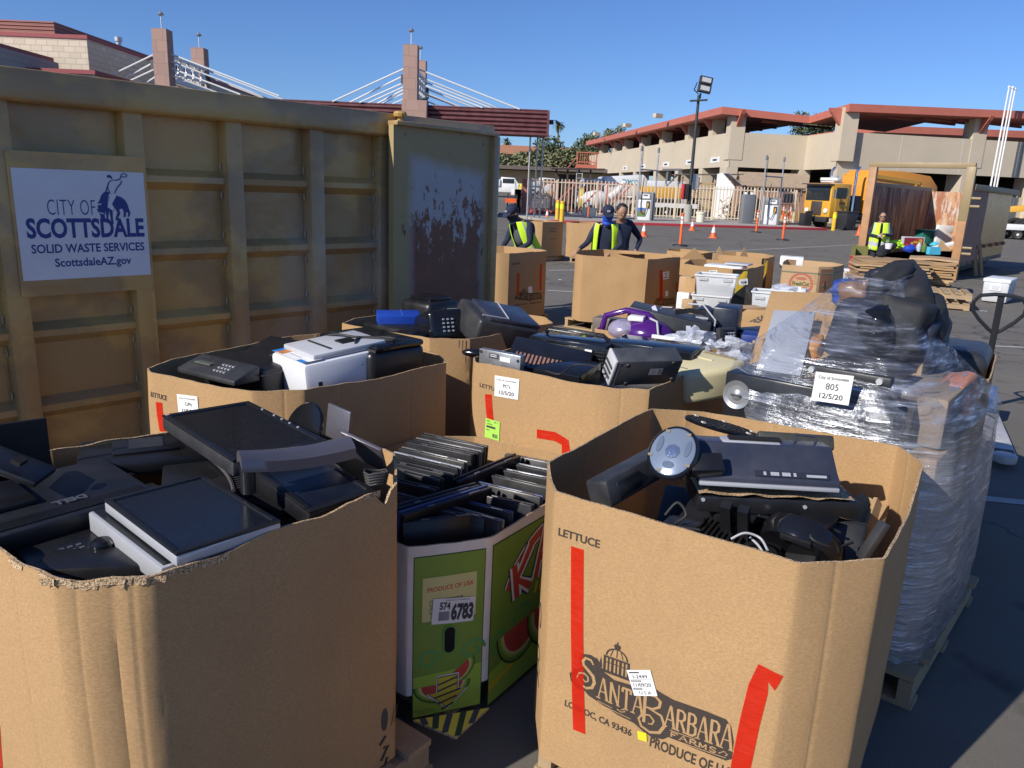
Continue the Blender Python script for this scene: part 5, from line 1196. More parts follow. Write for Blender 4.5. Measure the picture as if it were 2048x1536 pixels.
    d(poly2d([[(14, 36), (18, 41), (20, 38), (21, 43), (22, 36)]]))
    return dark, light
LG = None
m_plain = cardboard('kraft_print_gap')
def farm_logo(b, i, bl, br, tl):
    global LG
    LG = LG or logo(); q0, q1, q2 = (V(b.uv(i, *p)) for p in (bl, br, tl))
    mp = lambda x, y: q0 + (q1 - q0) * (x / 100) + (q2 - q0) * (y / 46)
    a = Art(.0007)
    for s in LG[0]: a.put(xf(s, mp), 0)
    for s in LG[1]: a.put(xf(s, mp), 1, 1)
    return a.build('printed_logo', [m_print, m_plain], bsurf(b, i), b.t, lift=.0015, grid=.06)
# ------------------------------------------------------------------ near bins
def v3(l, z=1.05): return [V((x, y, z)) for x, y in l]
def pal_under(b, head, label, L=1.15, W=1.0): pallet((b.cen.x, b.cen.y), head, label, 'pallets under the bins', L, W, m_wood)
SBc = rpx([(1095, 922), (1109, 981), (1600, 1127), (1771, 1118), (1847, 930), (1798, 890), (1411, 823), (1303, 818)])
SB = bulk_bin('open brown bin with farm logo and red tape full of black monitors, front right', SBc, seed=1, amp=.004, dips=((3, .5, .22, .022), (3, .2, .08, .01), (0, .6, .3, .006)), bulge={1: .012, 3: .02}, rough=.003, flat=(0, 1))
text_px(SB, 1, 'LETTUCE', (1117, 1071), (1202, 1096), (1118, 1055), .025)
farm_logo(SB, 1, (1138, 1402), (1463, 1530), (1144, 1280))
text_px(SB, 1, 'LOMPOC, CA 93436', (1130, 1412), (1265, 1472), (1132, 1397), .025)
text_px(SB, 1, 'PRODUCE OF U.S.A.', (1302, 1489), (1484, 1566), (1305, 1468), .025)
tape_px(SB, 1, [(1157, 1095), (1157, 1250), (1158, 1380), (1160, 1462)], .044)
tape_px(SB, 1, [(1557, 1366), (1526, 1344), (1516, 1375), (1500, 1440), (1482, 1530), (1474, 1580)], .05)
label_quad(SB, 1, [(1259, 1335), (1306, 1335), (1320, 1387), (1274, 1386)], m_paper, items=(('I-2449', .2, .68, .6, .14), ('11/09/20', .12, .36, .74, .14), ('U S A', .28, .06, .5, .13), (.05, .63, .95, .64), (.05, .31, .95, .32), (.08, .88, .5, .93), (.05, .56, .5, .6), (.05, .25, .45, .29)))
label_quad(SB, 1, [(1279, 1457), (1297, 1462), (1298, 1480), (1280, 1474)], mat('sticker_yellow', (.75, .62, .02), .6), 'yellow_sticker')
tape_px(SB, 3, [(1812, 1180), (1808, 1200)], .02)
SB.walls.data.update()
# recycling marks low on the left corner panel
a = Art()
q0 = V((.06, .42)); 
for k in range(3): a.put(stroke2d([(q0.x, q0.y - k * .05), (q0.x + .05, q0.y + .02 - k * .05), (q0.x + .09, q0.y - k * .05)], .012))
a.put(stroke2d(ell(.11, .56, .03, .04, 10), .01, True)); a.build('recycling_marks', m_print, bsurf(SB, 0), SB.t)
pal_under(SB, 34, 'wooden pallet under the front right bin with the farm logo', 1.0, .84)

LFc = v3([(-.77, 1.52), (-.32, 2.07), (-.36, 2.30), (-.80, 2.62), (-1.05, 2.6), (-1.6, 2.12), (-1.62, 1.95), (-.97, 1.49), (-.85, 1.5)])
LFc[1].z = 1.06; LFc[2].z = 1.075
LF = bulk_bin('battered brown bin heaped with flat screen monitors, front left', LFc, seed=5, amp=.011, dips=((0, .2, .12, .012), (0, .62, .1, .010), (1, .5, .18, -.02), (0, .93, .03, .05), (6, .4, .2, .012), (6, .8, .1, .015), (7, .5, .3, .01)), bulge={0: .015, 6: .012}, rough=.008)
text_px(LF, 0, '//', (783, 1452), (795, 1440), (785, 1420), .0)
a = Art(); uo = LF.p[0][4] - .03
a.put(poly2d([ell(uo - .015, .30, .014, .04, 16)])); a.build('hand_hole', m_ink, bsurf(LF, 0), LF.t)
a = Art(); a.put(stroke2d([(uo - .03, .16), (uo - .0, .2), (uo - .02, .2)], .012)); a.put(stroke2d([(uo - .035, .22), (uo - .01, .24)], .012)); a.put(stroke2d([(uo - .02, .12), (uo - .005, .16)], .01)); a.build('recycling_marks', m_print, bsurf(LF, 0), LF.t)
for i, ss in ((7, (.05, .5, .95)), (8, (.1, .9)), (6, (.55, .8, .97)), (0, (.02, .12, .2, .86))):
    for s_ in ss:                          # torn outer liner hanging at the worn rim
        u0 = s_ * LF.p[i][4]; zt_ = LF.rim(i, s_) + .001; q = [(u0 - .03 + .012 * k, zt_ - .012 - .02 * abs(noise.noise(V((u0 * 31, k * .9, i))))) for k in range(6)]
        Art().put(poly2d([[(u0 - .03, zt_)] + q + [(u0 + .035, zt_)]])).build('torn_liner', m_edge, bsurf(LF, i), LF.t, lift=.002)
tape_px(LF, 6, [(4, 1440), (6, 1500), (8, 1560)], .03)
pal_under(LF, 37, 'wooden pallet under the battered front left bin', 1.1, .95)

CPc = rpx([(292, 737), (298, 745), (504, 783), (610, 781), (894, 725), (878, 708), (695, 666), (577, 672), (345, 719)])
CP = bulk_bin('brown bin of printers with a paper sign reading C/Ps', CPc, seed=9, amp=.006, dips=((3, .5, .25, .012), (1, .5, .3, .006), (5, .15, .05, -.01)), bulge={3: .012}, flat=(1,))
text_px(CP, 1, 'LETTUCE', (300, 793), (334, 801), (300, 783), .025)
label_quad(CP, 1, [(355, 787), (397, 792), (402, 834), (360, 829)], m_paper, items=(('City of Scottsdale', .1, .78, .8, .1), ('C/Ps', .36, .5, .34, .16, .01), ('12/5/20', .2, .16, .6, .18, .01)))
tape_px(CP, 1, [(318, 804), (321, 830), (327, 862)], .04)
pal_under(CP, 38, 'wooden pallet under the printer bin with the paper sign')

B3 = bulk_bin('brown bin of black printers tucked against the container door', v3([(-1.06, 4.66), (-.48, 4.3), (-.25, 4.34), (.25, 4.98), (.2, 5.23), (-.34, 5.6), (-.52, 5.5), (-1.03, 4.88)]), seed=13, step=.03)
a = Art()
for k in range(3): a.put(stroke2d([(.17 + k * .02, .2), (.17 + k * .02, 1.04)], .004))
a.build('printed_stripes', m_print, bsurf(B3, 1), B3.t); pal_under(B3, 36, 'wooden pallet under the bin by the container door')

PCc = rpx([(946, 715), (950, 724), (1199, 769), (1299, 778)]) + v3([(1.08, 3.97), (1.02, 4.25), (.55, 4.52), (.24, 4.48)])
PC = bulk_bin('brown bin of desktop computers with a paper sign and green label', PCc, seed=17, amp=.005, dips=((1, .8, .2, .012), (2, .3, .3, .008)), bulge={1: .012}, flat=(1,))
text_px(PC, 1, 'LETTUCE', (961, 773), (1005, 785), (961, 765), .025)
label_quad(PC, 1, [(992, 750), (1042, 758), (1040, 799), (992, 791)], m_paper, items=(('City of Scottsdale', .08, .77, .82, .1), ("PC's", .36, .48, .3, .17, .01), ('12/5/20', .2, .14, .62, .18, .01)))
tape_px(PC, 1, [(979, 788), (981, 815), (984, 842)], .042)
m_green = mat('label_green', (.38, .72, .10), .6, var=.05)
label_quad(PC, 1, [(975, 835), (1004, 843), (1002, 881), (972, 873)], m_green, 'green_label', lift=.004, items=(('BULK', .55, .1, .36, .2, .03), ('000-2', .1, .86, .25, .08), ('SPEC 17', .6, .86, .3, .08), ('1243502', .1, .72, .4, .07), (.1, .55, .72, .66), ('60017', .1, .4, .25, .07)))
tape_px(PC, 1, [(1077, 866), (1112, 872), (1132, 884), (1134, 906)], .045)
pal_under(PC, 35, 'wooden pallet under the bin of desktop computers')

B5 = bulk_bin('brown bin of mixed small appliances behind the desktop computers', v3([(.52, 4.89), (1.05, 4.29), (1.3, 4.38), (1.76, 4.96), (1.84, 5.22), (1.31, 5.66), (1.08, 5.6), (.6, 5.02)]), seed=21, step=.03, amp=.01, bulge={2: .02})
pal_under(B5, 38, 'wooden pallet under the bin of small appliances')
BX = bulk_bin('brown bin behind the wrapped pallet, nearest the pallet jack', v3([(2.2, 3.86), (2.42, 3.82), (2.89, 4.53), (2.76, 4.79), (2.2, 5.2), (2.06, 5.14), (1.82, 4.72), (1.75, 4.38)]), seed=25, step=.03, amp=.007)
pal_under(BX, 34, 'wooden pallet under the bin behind the wrapped load')
for a_, b_ in (((2.35, 4.25), 'dark rounded case showing above the rim of the bin by the pallet jack'),):
    solo(MB().box((0, 0, 0), (.45, .55, .3)), 'equipment_case', m_blk, b_, 'case', LOC((2.52, 4.42, .98), 34), bevel=.07, seg=4)

# melon bin: shallower, white with green printing
ZM = .716
mb0 = P(814, 1096, ZM); mb1 = P(981, 1074, ZM); mf = P(950, 872, ZM); mg = P(840, 874, ZM)
MLc = [mb0, mb1, mb1 + hd(34) * .72, mf + hd(120) * .62, mf, mg, mg + hd(216) * .74, mb0 - hd(126) * .66]
for k in MLc: k.z = ZM
m_wht = mat('carton_white', (.78, .74, .69), .6, var=.1, scale=4, dust=.25, dcol=(.35, .31, .26)); 
ML = bulk_bin('white and green melon bin packed with upright laptops', MLc, seed=29, amp=.003, mats=(m_wht, m_kraft, m_edge), bulge={1: .004}, rough=.003, flat=(0, 1))
pal_under(ML, 34, 'dark worn pallet under the melon bin', .86, .74)
m_gA = mat('print_leaf', (.19, .31, .045), .5, var=.2, scale=3); m_gB = mat('print_lime', (.36, .52, .06), .5, var=.12, scale=3); m_gD = mat('print_deep', (.02, .05, .012), .5); m_red = mat('print_melon', (.55, .07, .045), .5, var=.15); m_ylw = mat('print_yellow', (.66, .52, .04), .5); m_crm = mat('print_cream', (.62, .58, .25), .5); m_gS = mat('print_swirl', (.10, .33, .09), .5)
MM = [m_gA, m_gB, m_gD, m_red, m_ylw, m_crm, m_ink, m_paper, m_gS]
# front chamfer panel (0): artwork laid out in pixels on the panel
def pu(i, px, py): return V(ML.uv(i, px, py))
def melon(a, i, c, rx, ry, rot, ly, half=True):
    ca_, sa = math.cos(rot), math.sin(rot)
    def pt(sx, a0, a1): return [(c.x + ca_ * rx * sx * math.cos(t) - sa * ry * sx * math.sin(t), c.y + sa * rx * sx * math.cos(t) + ca_ * ry * sx * math.sin(t)) for t in (R(a0 + (a1 - a0) * k / 20) for k in range(21))]
    for s, mi, l in ((1.0, 2, 0), (.95, 0, 1), (.86, 1, 2), (.80, 5, 3), (.72, 3, 4)): a.put(poly2d([pt(s, 180, 360)]), mi, ly + l)
a = Art(.00025); q = [pu(0, 826, 1116), pu(0, 964, 1100), pu(0, 964, 1412), pu(0, 828, 1428)]
X0, X1, Y0, Y1 = (q[0].x + q[3].x) / 2, (q[1].x + q[2].x) / 2, (q[2].y + q[3].y) / 2, (q[0].y + q[1].y) / 2; WX, WY = X1 - X0, Y1 - Y0
U = lambda x, y: (X0 + WX * x, Y0 + WY * y)
rc = lambda x0, y0, x1, y1: rect2d(*U(x0, y0), *U(x1, y1))
a.put(rc(-.012, -.006, 1.012, 1.006), 2); a.put(rc(0, 0, 1, 1), 0, 1); a.put(rc(0, 0, 1, .30), 1, 2)
a.put(poly2d([[U(0, .30), U(.2, .34), U(.5, .3), U(.8, .36), U(1, .33), U(1, .28), U(0, .26)]]), 0, 3)
for cx, cy, r in ((.22, .36, .11), (.86, .38, .12)):
    a.put(stroke2d([U(cx + r * (1 - k * .05) * 1.6 * math.cos(k * .55), cy + r * .62 * (1 - k * .05) * math.sin(k * .55)) for k in range(14)], .011), 8, 4)
a.put(rc(.10, .60, .90, .88), 0, 4); a.put(rc(.115, .606, .885, .874), 5, 5)
a.put(xf(fit(text2d('PRODUCE OF USA', .02), 0, 0, 1, 1), lambda x, y: U(.18 + .66 * x, .785 + .028 * y + .012 * x)), 3, 6)
for y in (.70, .655): a.put(stroke2d([U(.22, y), U(.32, y), U(.32, y + .03), U(.22, y + .03)], .003, True), 6, 6)
a.put(xf(fit(text2d('NUMBER', .02), 0, 0, 1, 1), lambda x, y: U(.42 + .28 * x, .718 + .022 * y)), 6, 6)
melon(a, 0, V(U(.42, .19)), WX * .42, WY * .125, R(0), 7); melon(a, 0, V(U(.60, .26)), WX * .34, WY * .09, R(38), 4)
ar = [(.36, .235), (.64, .235), (.64, .135), (.76, .135), (.5, .03), (.24, .135), (.36, .135)]
a.put(poly2d([[U(.5 + (x - .5) * 1.16, .133 + (y - .133) * 1.13) for x, y in ar]]), 7, 12); a.put(poly2d([[U(.5 + (x - .5) * 1.07, .133 + (y - .133) * 1.06) for x, y in ar]]), 6, 13); a.put(poly2d([[U(*p) for p in ar]]), 4, 14)
for k in range(5):
    y = .215 - k * .042; x0, x1 = ((.36, .64) if y > .14 else (.30 + (.135 - y) * 1.3, .70 - (.135 - y) * 1.3)); a.put(stroke2d([U(x0, y - .028), U(x1, y + .006)], .0075), 6, 15)
for k, (s, w_) in enumerate((('Eagle Produce', .26), ('Scottsdale, AZ 85260', .3), ('www.melonking.com', .36))): a.put(xf(fit(text2d(s if k < 2 else 'www.eagleproduce.com'), 0, 0, 1, 1), lambda x, y, k=k, w_=w_: U(.03 + w_ * x, .035 - .011 * k + .008 * y)), 6, 6)
prt = a.build('printed_artwork', MM, bsurf(ML, 0), ML.t, lift=.001, grid=.04)
hc = pu(0, 898, 1276); m = Art(.0003)
def capsule(c, w_, h): return [(c.x + w_ * math.cos(t), c.y + (h - w_) * (1 if math.sin(t) >= 0 else -1) + w_ * math.sin(t)) for t in (R(k * 15) for k in range(24))]
m.put(poly2d([capsule(hc, .0235, .056)]), 1).put(poly2d([capsule(hc, .019, .051)]), 0, 1); m.build('hand_hole', [mat('hole_black', (.004, .004, .005), .9), m_gS], bsurf(ML, 0), ML.t, lift=.0055)
label_quad(ML, 0, [(866, 1195), (949, 1190), (944, 1238), (862, 1246)], m_paper, lift=.0065, items=(('574', .16, .56, .25, .30, .03), ('6783', .44, .1, .53, .70, .05), ('EMPLOYEE INC 4 MARKET USA', .3, .9, .55, .05)) + tuple((.15, .14 + k * .04, .40, .16 + k * .04) for k in range(9)))
# long right panel (1)
a = Art(.00025); q = [pu(1, 988, 1090), pu(1, 1087, 1033), pu(1, 988, 1398)]; L1_ = ML.p[1][4]; xa, xb, ya, yb = q[0].x, L1_ - .03, q[2].y, (q[0].y + q[1].y) / 2 - .0
xa = .018; W1, H1 = xb - xa, yb - ya; U = lambda x, y: (xa + W1 * x, ya + H1 * y); rc = lambda x0, y0, x1, y1: rect2d(*U(x0, y0), *U(x1, y1))
a.put(rc(-.006, -.008, 1.006, 1.008), 2); a.put(rc(0, 0, 1, 1), 0, 1); a.put(poly2d([[U(0, 0), U(1, 0), U(1, .26), U(.5, .2), U(.2, .24), U(0, .2)]]), 1, 2); a.put(poly2d([[U(0, .13), U(.4, .2), U(.4, .16), U(0, .09)]]), 4, 3)
for cx, cy, r in ((.08, .36, .08), (.3, .42, .1), (.55, .4, .1), (.8, .44, .1)): a.put(stroke2d([U(cx + r * (1 - k * .05) * math.cos(k * .55), cy + r * 1.0 * (1 - k * .05) * math.sin(k * .55)) for k in range(14)], .014), 8, 4)
melon(a, 1, V(U(.30, .40)), W1 * .24, H1 * .26, R(4), 6); melon(a, 1, V(U(.62, .38)), W1 * .26, H1 * .28, R(-4), 12)
arc = ell(.62, .52, .50, .42, 20, 160, 30)
for w_, mi, l in ((.062, 6, 5), (.05, 7, 6), (.036, 3, 7)): a.put(stroke2d([U(*p) for p in arc], w_), mi, l)
for w_, mi, l in ((.075, 6, 8), (.058, 7, 9), (.032, 3, 10)):
    st = [[(.24, .58), (.20, .80)], [(.36, .87), (.23, .70), (.37, .60)], [(.42, .63), (.50, .92), (.60, .68)], [(.44, .74), (.57, .77)], [(.66, .70), (.66, .97), (.76, .72), (.77, .98)], [(.84, .73), (.84, .98), (.94, .90), (.92, .76), (.84, .73)]]
    for s in st: a.put(stroke2d([U(*p) for p in s], w_), mi, l)
for k in range(3): a.put(stroke2d([U(.42 + k * .05, .53), U(.44 + k * .05, .6)], .02), 4, 11)
a.build('printed_artwork', MM, bsurf(ML, 1), ML.t, lift=.001, grid=.04)
# loose striped flap under the front edge
fl = MB(); f0 = P(826, 1440, .13); f1 = P(978, 1415, .13); f2 = P(912, 1475, .10)
fl.poly([f0, f2, f1], 0); fl.v += []; tq = V((0, 0, -.008)); fl.add([f0 + tq, f2 + tq, f1 + tq, f0, f2, f1], [(2, 1, 0), (0, 1, 4, 3), (1, 2, 5, 4)], 1)
fp_ = fl.build('loose_flap', [m_ylw, m_edge], ML.t, world=True)
a = Art()
for k in range(5):
    p0 = f0.lerp(f1, .12 + k * .18); p1 = f0.lerp(f2, min(1, .3 + k * .22)) if k < 3 else f1.lerp(f2, .95 - (k - 3) * .4)
    m = MB(); d = (f1 - f0).normalized() * .011; u_ = V((0, 0, .0015)); m.poly([p0 - d + u_, p1 - d + u_, p1 + d + u_, p0 + d + u_], 0); m.build('stripe', m_ink if k % 2 == 0 else m_gD, fp_, world=True, recalc=False)

# ------------------------------------------------------------------ contents
m_screen = mat('screen_black', (.006, .007, .012), .16, var=.2, dust=.05, dcol=(.12, .13, .15), scale=22, spec=.5)
m_bez = mat('bezel_black', (.009, .0095, .012), .36, var=.2, dust=.05, dcol=(.16, .15, .14), scale=5)
m_gls = mat('gloss_black', (.007, .0075, .010), .12, var=.2, dust=.03, dcol=(.15, .14, .13), scale=5)
m_sil = mat('silver_plastic', (.42, .43, .46), .35, var=.08, metal=.2); m_dsil = mat('dark_silver', (.16, .15, .17), .32, var=.12, metal=.5); m_navy = mat('navy_plastic', (.028, .033, .055), .36, var=.15, dust=.12, dcol=(.2, .18, .15))
m_char = mat('charcoal', (.026, .027, .031), .45, var=.2, dust=.12, dcol=(.2, .18, .16)); m_crmp = mat('cream_plastic', (.60, .54, .33), .5, var=.08, dust=.15, dcol=(.4, .34, .2))
def slab(name, label, cat, a, b, c, t, mt, bev=.006, part='casing', group=None):
    M, w_, h = frame3(a, b, c); th = thing(name, label, cat, M, group)
    p = MB().box((w_ / 2, h / 2, -t / 2), (w_, h, t)).build(part, mt, th, bevel=bev)
    return th, p, w_, h, M
def screen_on(th, w_, h, bz=.018, off=(0, 0), mt=None):
    m = MB(); m.box((w_ / 2, h / 2, .0015), (w_ - 2 * bz, h - 2 * bz, .003)); s = m.build('screen', mt or m_screen, th)
    m = MB(); g = .004
    for x0, y0, x1, y1 in ((0, 0, w_, bz), (0, h - bz, w_, h), (0, bz, bz, h - bz), (w_ - bz, bz, w_, h - bz)): m.box(((x0 + x1) / 2, (y0 + y1) / 2, .003), (x1 - x0 - .001, y1 - y0 - .001, .008))
    m.build('bezel', m_bez, th, bevel=.002); return s
GM = 'scrap monitors in the front left bin'
A_ = P(-130, 1110, 1.03); B_ = P(318, 982, 1.03); C_ = A_ + (P(205, 913, 1.05) - B_)
th, p, w_, h, M = slab('monitor', 'wide dusty monitor lying face down with raised maker name, far left', 'monitor', A_, B_, C_, .05, mat('dusty_black', (.011, .012, .015), .4, var=.3, dust=.3, dcol=(.07, .07, .075), scale=3), .01, group=GM)
m = MB()
for k in range(110): m.box((.02 + k * (w_ - .04) / 110, .045, .0015), (.0022, .05, .004))
m.build('vent_grille', m_bez, p)
lp = M.inverted() @ P(168, 1003, 1.03); a = Art(); a.put(xf(fit(text2d('DELL', .05), 0, 0, .085, .026), lambda x, y: (lp.x + .012 - x, lp.y + .026 - y)), 0); a.build('maker_name', mat('badge_grey', (.09, .09, .10), .25), lambda u, v, l: V((u, v, .0055 + l)), p, world=False)
MB().box((w_ * .35, h * .62, .006), (.16, .16, .02)).build('mount_plate', m_bez, p, bevel=.004)
th, p, w_, h, M = slab('monitor', 'monitor lying face down with a curved ridged speaker grille', 'monitor', P(318, 1010, 1.0), P(560, 985, 1.0), P(232, 915, 1.02), .05, m_bez, .01, group=GM)
m = MB(); pts = [V((w_ * .3 + .10 * math.sin(t * 1.57), h * (1.0 - t * .95), .008)) for t in [k / 24 for k in range(25)]]
m.tube([q + V((0, 0, .004)) for q in pts], .006, 6); m.build('ridge', m_dsil, p); m = MB()
for k in range(1, 24): q = pts[k]; m.bar(q + V((.006, 0, .0)), q + V((.045, .012, .0)), .004, .008)
m.build('grille', m_dsil, p)
th, p, w_, h, M = slab('monitor', 'black monitor lying screen up with a row of bezel buttons, highest in the heap', 'monitor', P(465, 925, 1.13), P(655, 884, 1.13), P(357, 828, 1.13), .045, m_char, .008, group=GM)
screen_on(th, w_, h, .022); m = MB()
for k in range(5): m.lathe([(.005, 0), (.004, .004)], 10, Matrix.Translation((w_ - .011, h * (.30 + .1 * k + (.06 if k == 4 else 0)), .006)))
m.build('buttons', m_sil, th); MB().lathe([(.007, 0), (.007, .001)], 12, Matrix.Translation((.014, h - .012, .0075))).build('round_sticker', mat('sticker_pink', (.6, .3, .35), .6), th)
th, p, w_, h, M = slab('monitor', 'monitor with dark blue screen leaning on the torn right corner of the bin', 'monitor', P(618, 1028, 1.05), P(752, 985, 1.05), P(500, 916, 1.10), .05, m_bez, .008, group=GM)
screen_on(th, w_, h, .02, mt=mat('screen_blue', (.008, .012, .026), .25, dust=.06, dcol=(.1, .12, .15)))
MB().lathe([(.007, 0), (.007, .001)], 12, Matrix.Translation((.016, h - .014, .0075))).build('round_sticker', mat('sticker_pink', (0, 0, 0)), th)
th, p, w_, h, M = slab('monitor', 'scratched monitor lying screen up with silver edge, nearest the front rim', 'monitor', P(352, 1113, 1.07), P(562, 1045, 1.07), P(222, 1000, 1.075), .028, m_sil, .005, group=GM)
screen_on(th, w_, h, .016, mt=mat('screen_scratched', (.006, .008, .014), .22, dust=.08, dcol=(.14, .16, .19), scale=90))
th, p, w_, h, M = slab('monitor', 'silver sided monitor lying underneath the scratched one', 'monitor', P(322, 1137, 1.035), P(545, 1062, 1.035), P(197, 1018, 1.04), .055, m_sil, .006, group=GM)
MB().box((w_ / 2, h / 2, .001), (w_ - .02, h - .02, .004)).build('back', m_bez, p)
th, p, w_, h, M = slab('monitor', 'matt black monitor lying face down with a hinge hub, front left', 'monitor', P(90, 1165, .985), P(330, 1090, .985), P(-40, 1085, .985), .05, m_bez, .012, group=GM)
q = M.inverted() @ P(205, 1090, 1.0); MB().lathe([(.03, 0), (.028, .022), (.02, .03)], 18, Matrix.Translation((q.x, q.y, 0))).build('hinge_hub', m_gls, p, smooth=True); m = MB()
for k in range(6): m.box((q.x - .07 + .02 * (k % 3), q.y + .05 + .022 * (k // 3), .001), (.011, .011, .003))
m.build('buttons', m_dsil, p); MB().box((q.x - .02, q.y - .02, .0008), (.12, .12, .002)).build('mount_plate', m_char, p)
solo(MB().box((0, 0, 0), (.34, .30, .04)).box((-.1, .0, -.04), (.5, .34, .04)), 'monitor', m_bez, 'buried black monitor filling the middle of the front left bin', 'monitor', LOC((-.78, 2.02, .97), 40), GM, bevel=.008)
solo(MB().box((0, 0, 0), (.7, .36, .05)), 'monitor', m_bez, 'buried black monitor below the two screens near the torn corner', 'monitor', LOC((-.80, 2.08, .95), 128), GM, bevel=.01)
th, p, w_, h, M = slab('monitor', 'black monitor back filling the gap along the back rim of the front left bin', 'monitor', P(150, 935, 1.04), P(430, 905, 1.04), P(190, 880, 1.04), .05, m_bez, .012, group=GM); MB().box((w_ * .5, h * .5, .006), (w_ * .5, h * .5, .014)).build('back_hump', m_bez, p, bevel=.006); MB().box((w_ * .5, h * .5, .014), (.1, .1, .004)).build('mount_plate', m_char, p)
th, p, w_, h, M = slab('monitor', 'dark monitor frame under the stand near the right rim', 'monitor', P(560, 1020, 1.01), P(700, 960, 1.01), P(470, 940, 1.01), .05, m_bez, .01, group=GM)
th, p, w_, h, M = slab('monitor', 'black monitor edge filling the near corner below the hinge hub', 'monitor', P(60, 1140, 1.0), P(290, 1130, 1.0), P(0, 1100, 1.0), .06, m_bez, .01, group=GM)
# brown packing sheets between the monitors
solo(MB().box((0, 0, 0), (.36, .5, .008)), 'cardboard_sheet', m_kraft, 'brown cardboard sheet lying between the left monitors', 'cardboard', LOC((-1.12, 1.93, .962), 38))
solo(MB().box((0, 0, 0), (.62, .16, .008)), 'cardboard_sheet', m_kraft, 'brown cardboard sheet along the back rim of the front left bin', 'cardboard', LOC((-1.12, 2.36, 1.0), -42))
# stands
t = thing('monitor_stand', 'dark silver curved monitor stand laid across the screens', 'monitor stand'); e0 = P(478, 915, 1.19); e1 = P(700, 885, 1.165); e2 = P(752, 905, 1.10); e3 = P(740, 865, 1.16)
m = MB(); n_ = 14
def armf(u, v): 
    p = e0.lerp(e1, u) + V((0, 0, -.012 * math.sin(u * 3.14))); w2 = .034 + .02 * u; s_ = hd(150); return p + s_ * (v - .5) * 2 * w2 + V((0, 0, .018 * (1 - (2 * v - 1) ** 2)))
m.grid(armf, n_, 6); o_ = len(m.v); m.grid(lambda u, v: armf(u, v) - V((0, 0, .03)), n_, 6)
for ring in (range(0, n_ + 1), range(6 * (n_ + 1), 7 * (n_ + 1))):
    r_ = list(ring)
    for a_, b_ in zip(r_, r_[1:]): m.f.append((a_, b_, b_ + o_, a_ + o_)); m.m.append(0)
for c_ in (0, n_):
    r_ = [j * (n_ + 1) + c_ for j in range(7)]
    for a_, b_ in zip(r_, r_[1:]): m.f.append((a_, b_, b_ + o_, a_ + o_)); m.m.append(0)
m.build('arm', m_dsil, t, smooth=True, angle=50)
m = MB(); m.lathe([(.02, -.09), (.02, .0)], 14, Matrix.Translation(e0 + hd(60) * .02 + V((0, 0, -.01)))); m.build('pivot', m_bez, t, smooth=True)
m = MB(); pl = [P(690, 880, 1.17), P(760, 872, 1.17), P(752, 945, 1.08), P(705, 915, 1.08)]; m.bar(P(722, 880, 1.17), P(735, 925, 1.07), .14, .012, up=hd(200)); m.build('foot_plate', m_dsil, t, bevel=.004)
m = MB(); m.bar(P(655, 838, 1.17), P(700, 858, 1.16), .11, .01, up=hd(190)); m.build('neck_plate', m_dsil, t, bevel=.004)
c_ = P(608, 856, 1.10); solo(MB().lathe([(.0, -.008), (.085, -.008), (.09, 0), (.085, .008), (.02, .012)], 28, Matrix.Rotation(R(62), 4, 'X')), 'round_stand_base', m_gls, 'round black stand base standing on edge behind the topmost monitor', 'stand base', LOC(c_, 40), smooth=True)
t = thing('monitor_stand', 'black slanted stand foot with a square slot at the far left edge', 'stand foot'); m = MB(); m.bar(P(-40, 905, 1.16), P(92, 955, 1.09), .12, .02, up=(0, 0, 1)); m.build('plate', m_bez, t, bevel=.006); m = MB(); m.bar(P(30, 918, 1.155), P(48, 926, 1.145), .035, .012); m.build('slot', mat('hole_black', (0, 0, 0)), t); m = MB(); m.bar(P(-60, 915, 1.1), P(98, 890, 1.1), .012, .17); m.build('upright', m_bez, t)
m = MB()
for k in range(5): m.tube([P(752, 965, 1.06) + V((.028 * math.cos(a_ * .7) * (1 + .06 * k), .02 * math.sin(a_ * .7), .008 * k + .004 * math.sin(a_ * 1.9))) for a_ in range(10)], .004, 6)
solo(m, 'cable_coil', m_black, 'coiled black cable in the torn corner of the front left bin', 'cable', smooth=True)

# --- front right bin
GS = 'scrap monitors in the front right bin'
th, p, w_, h, M = slab('monitor', 'black monitor lying back up on the left side of the front right bin', 'monitor', P(1225, 1018, 1.0), P(1400, 915, 1.06), P(1170, 985, 1.07), .09, m_char, .014, group=GS)
MB().box((w_ * .62, h * .6, .002), (w_ * .3, h * .5, .006)).build('port_panel', mat('port_grey', (.16, .155, .13), .6), p, bevel=.002); m = MB()
for k in range(5): m.box((w_ * .1 + k * .012, -.002, -.03), (.005, .006, .014))
m.build('buttons', m_sil, p); MB().box((w_ * .2, h * .5, .003), (w_ * .24, h * .6, .01)).build('raised_back', m_bez, p, bevel=.004)
dc = P(1346, 905, 1.17); nd = (CAMP - dc).normalized() * .75 + V((-.25, 0, .5)); nd.normalize(); T_ = nd.to_track_quat('Z', 'Y').to_matrix().to_4x4(); T_.translation = dc
t = thing('round_stand_base', 'round blue grey glossy stand base facing up with oval recesses', 'stand base', T_)
m_bgl = mat('blue_gloss', (.22, .27, .35), .18, var=.12, metal=.35, scale=5)
p = MB().lathe([(.0, -.012), (.078, -.012), (.082, -.002), (.078, .004)], 40, sx=.92, sy=1.08).build('rim', m_gls, t, smooth=True)
MB().lathe([(.0, .003), (.070, .003), (.071, .006), (.066, .0085)], 40, sx=.92, sy=1.08).build('disc', m_bgl, p, smooth=True)
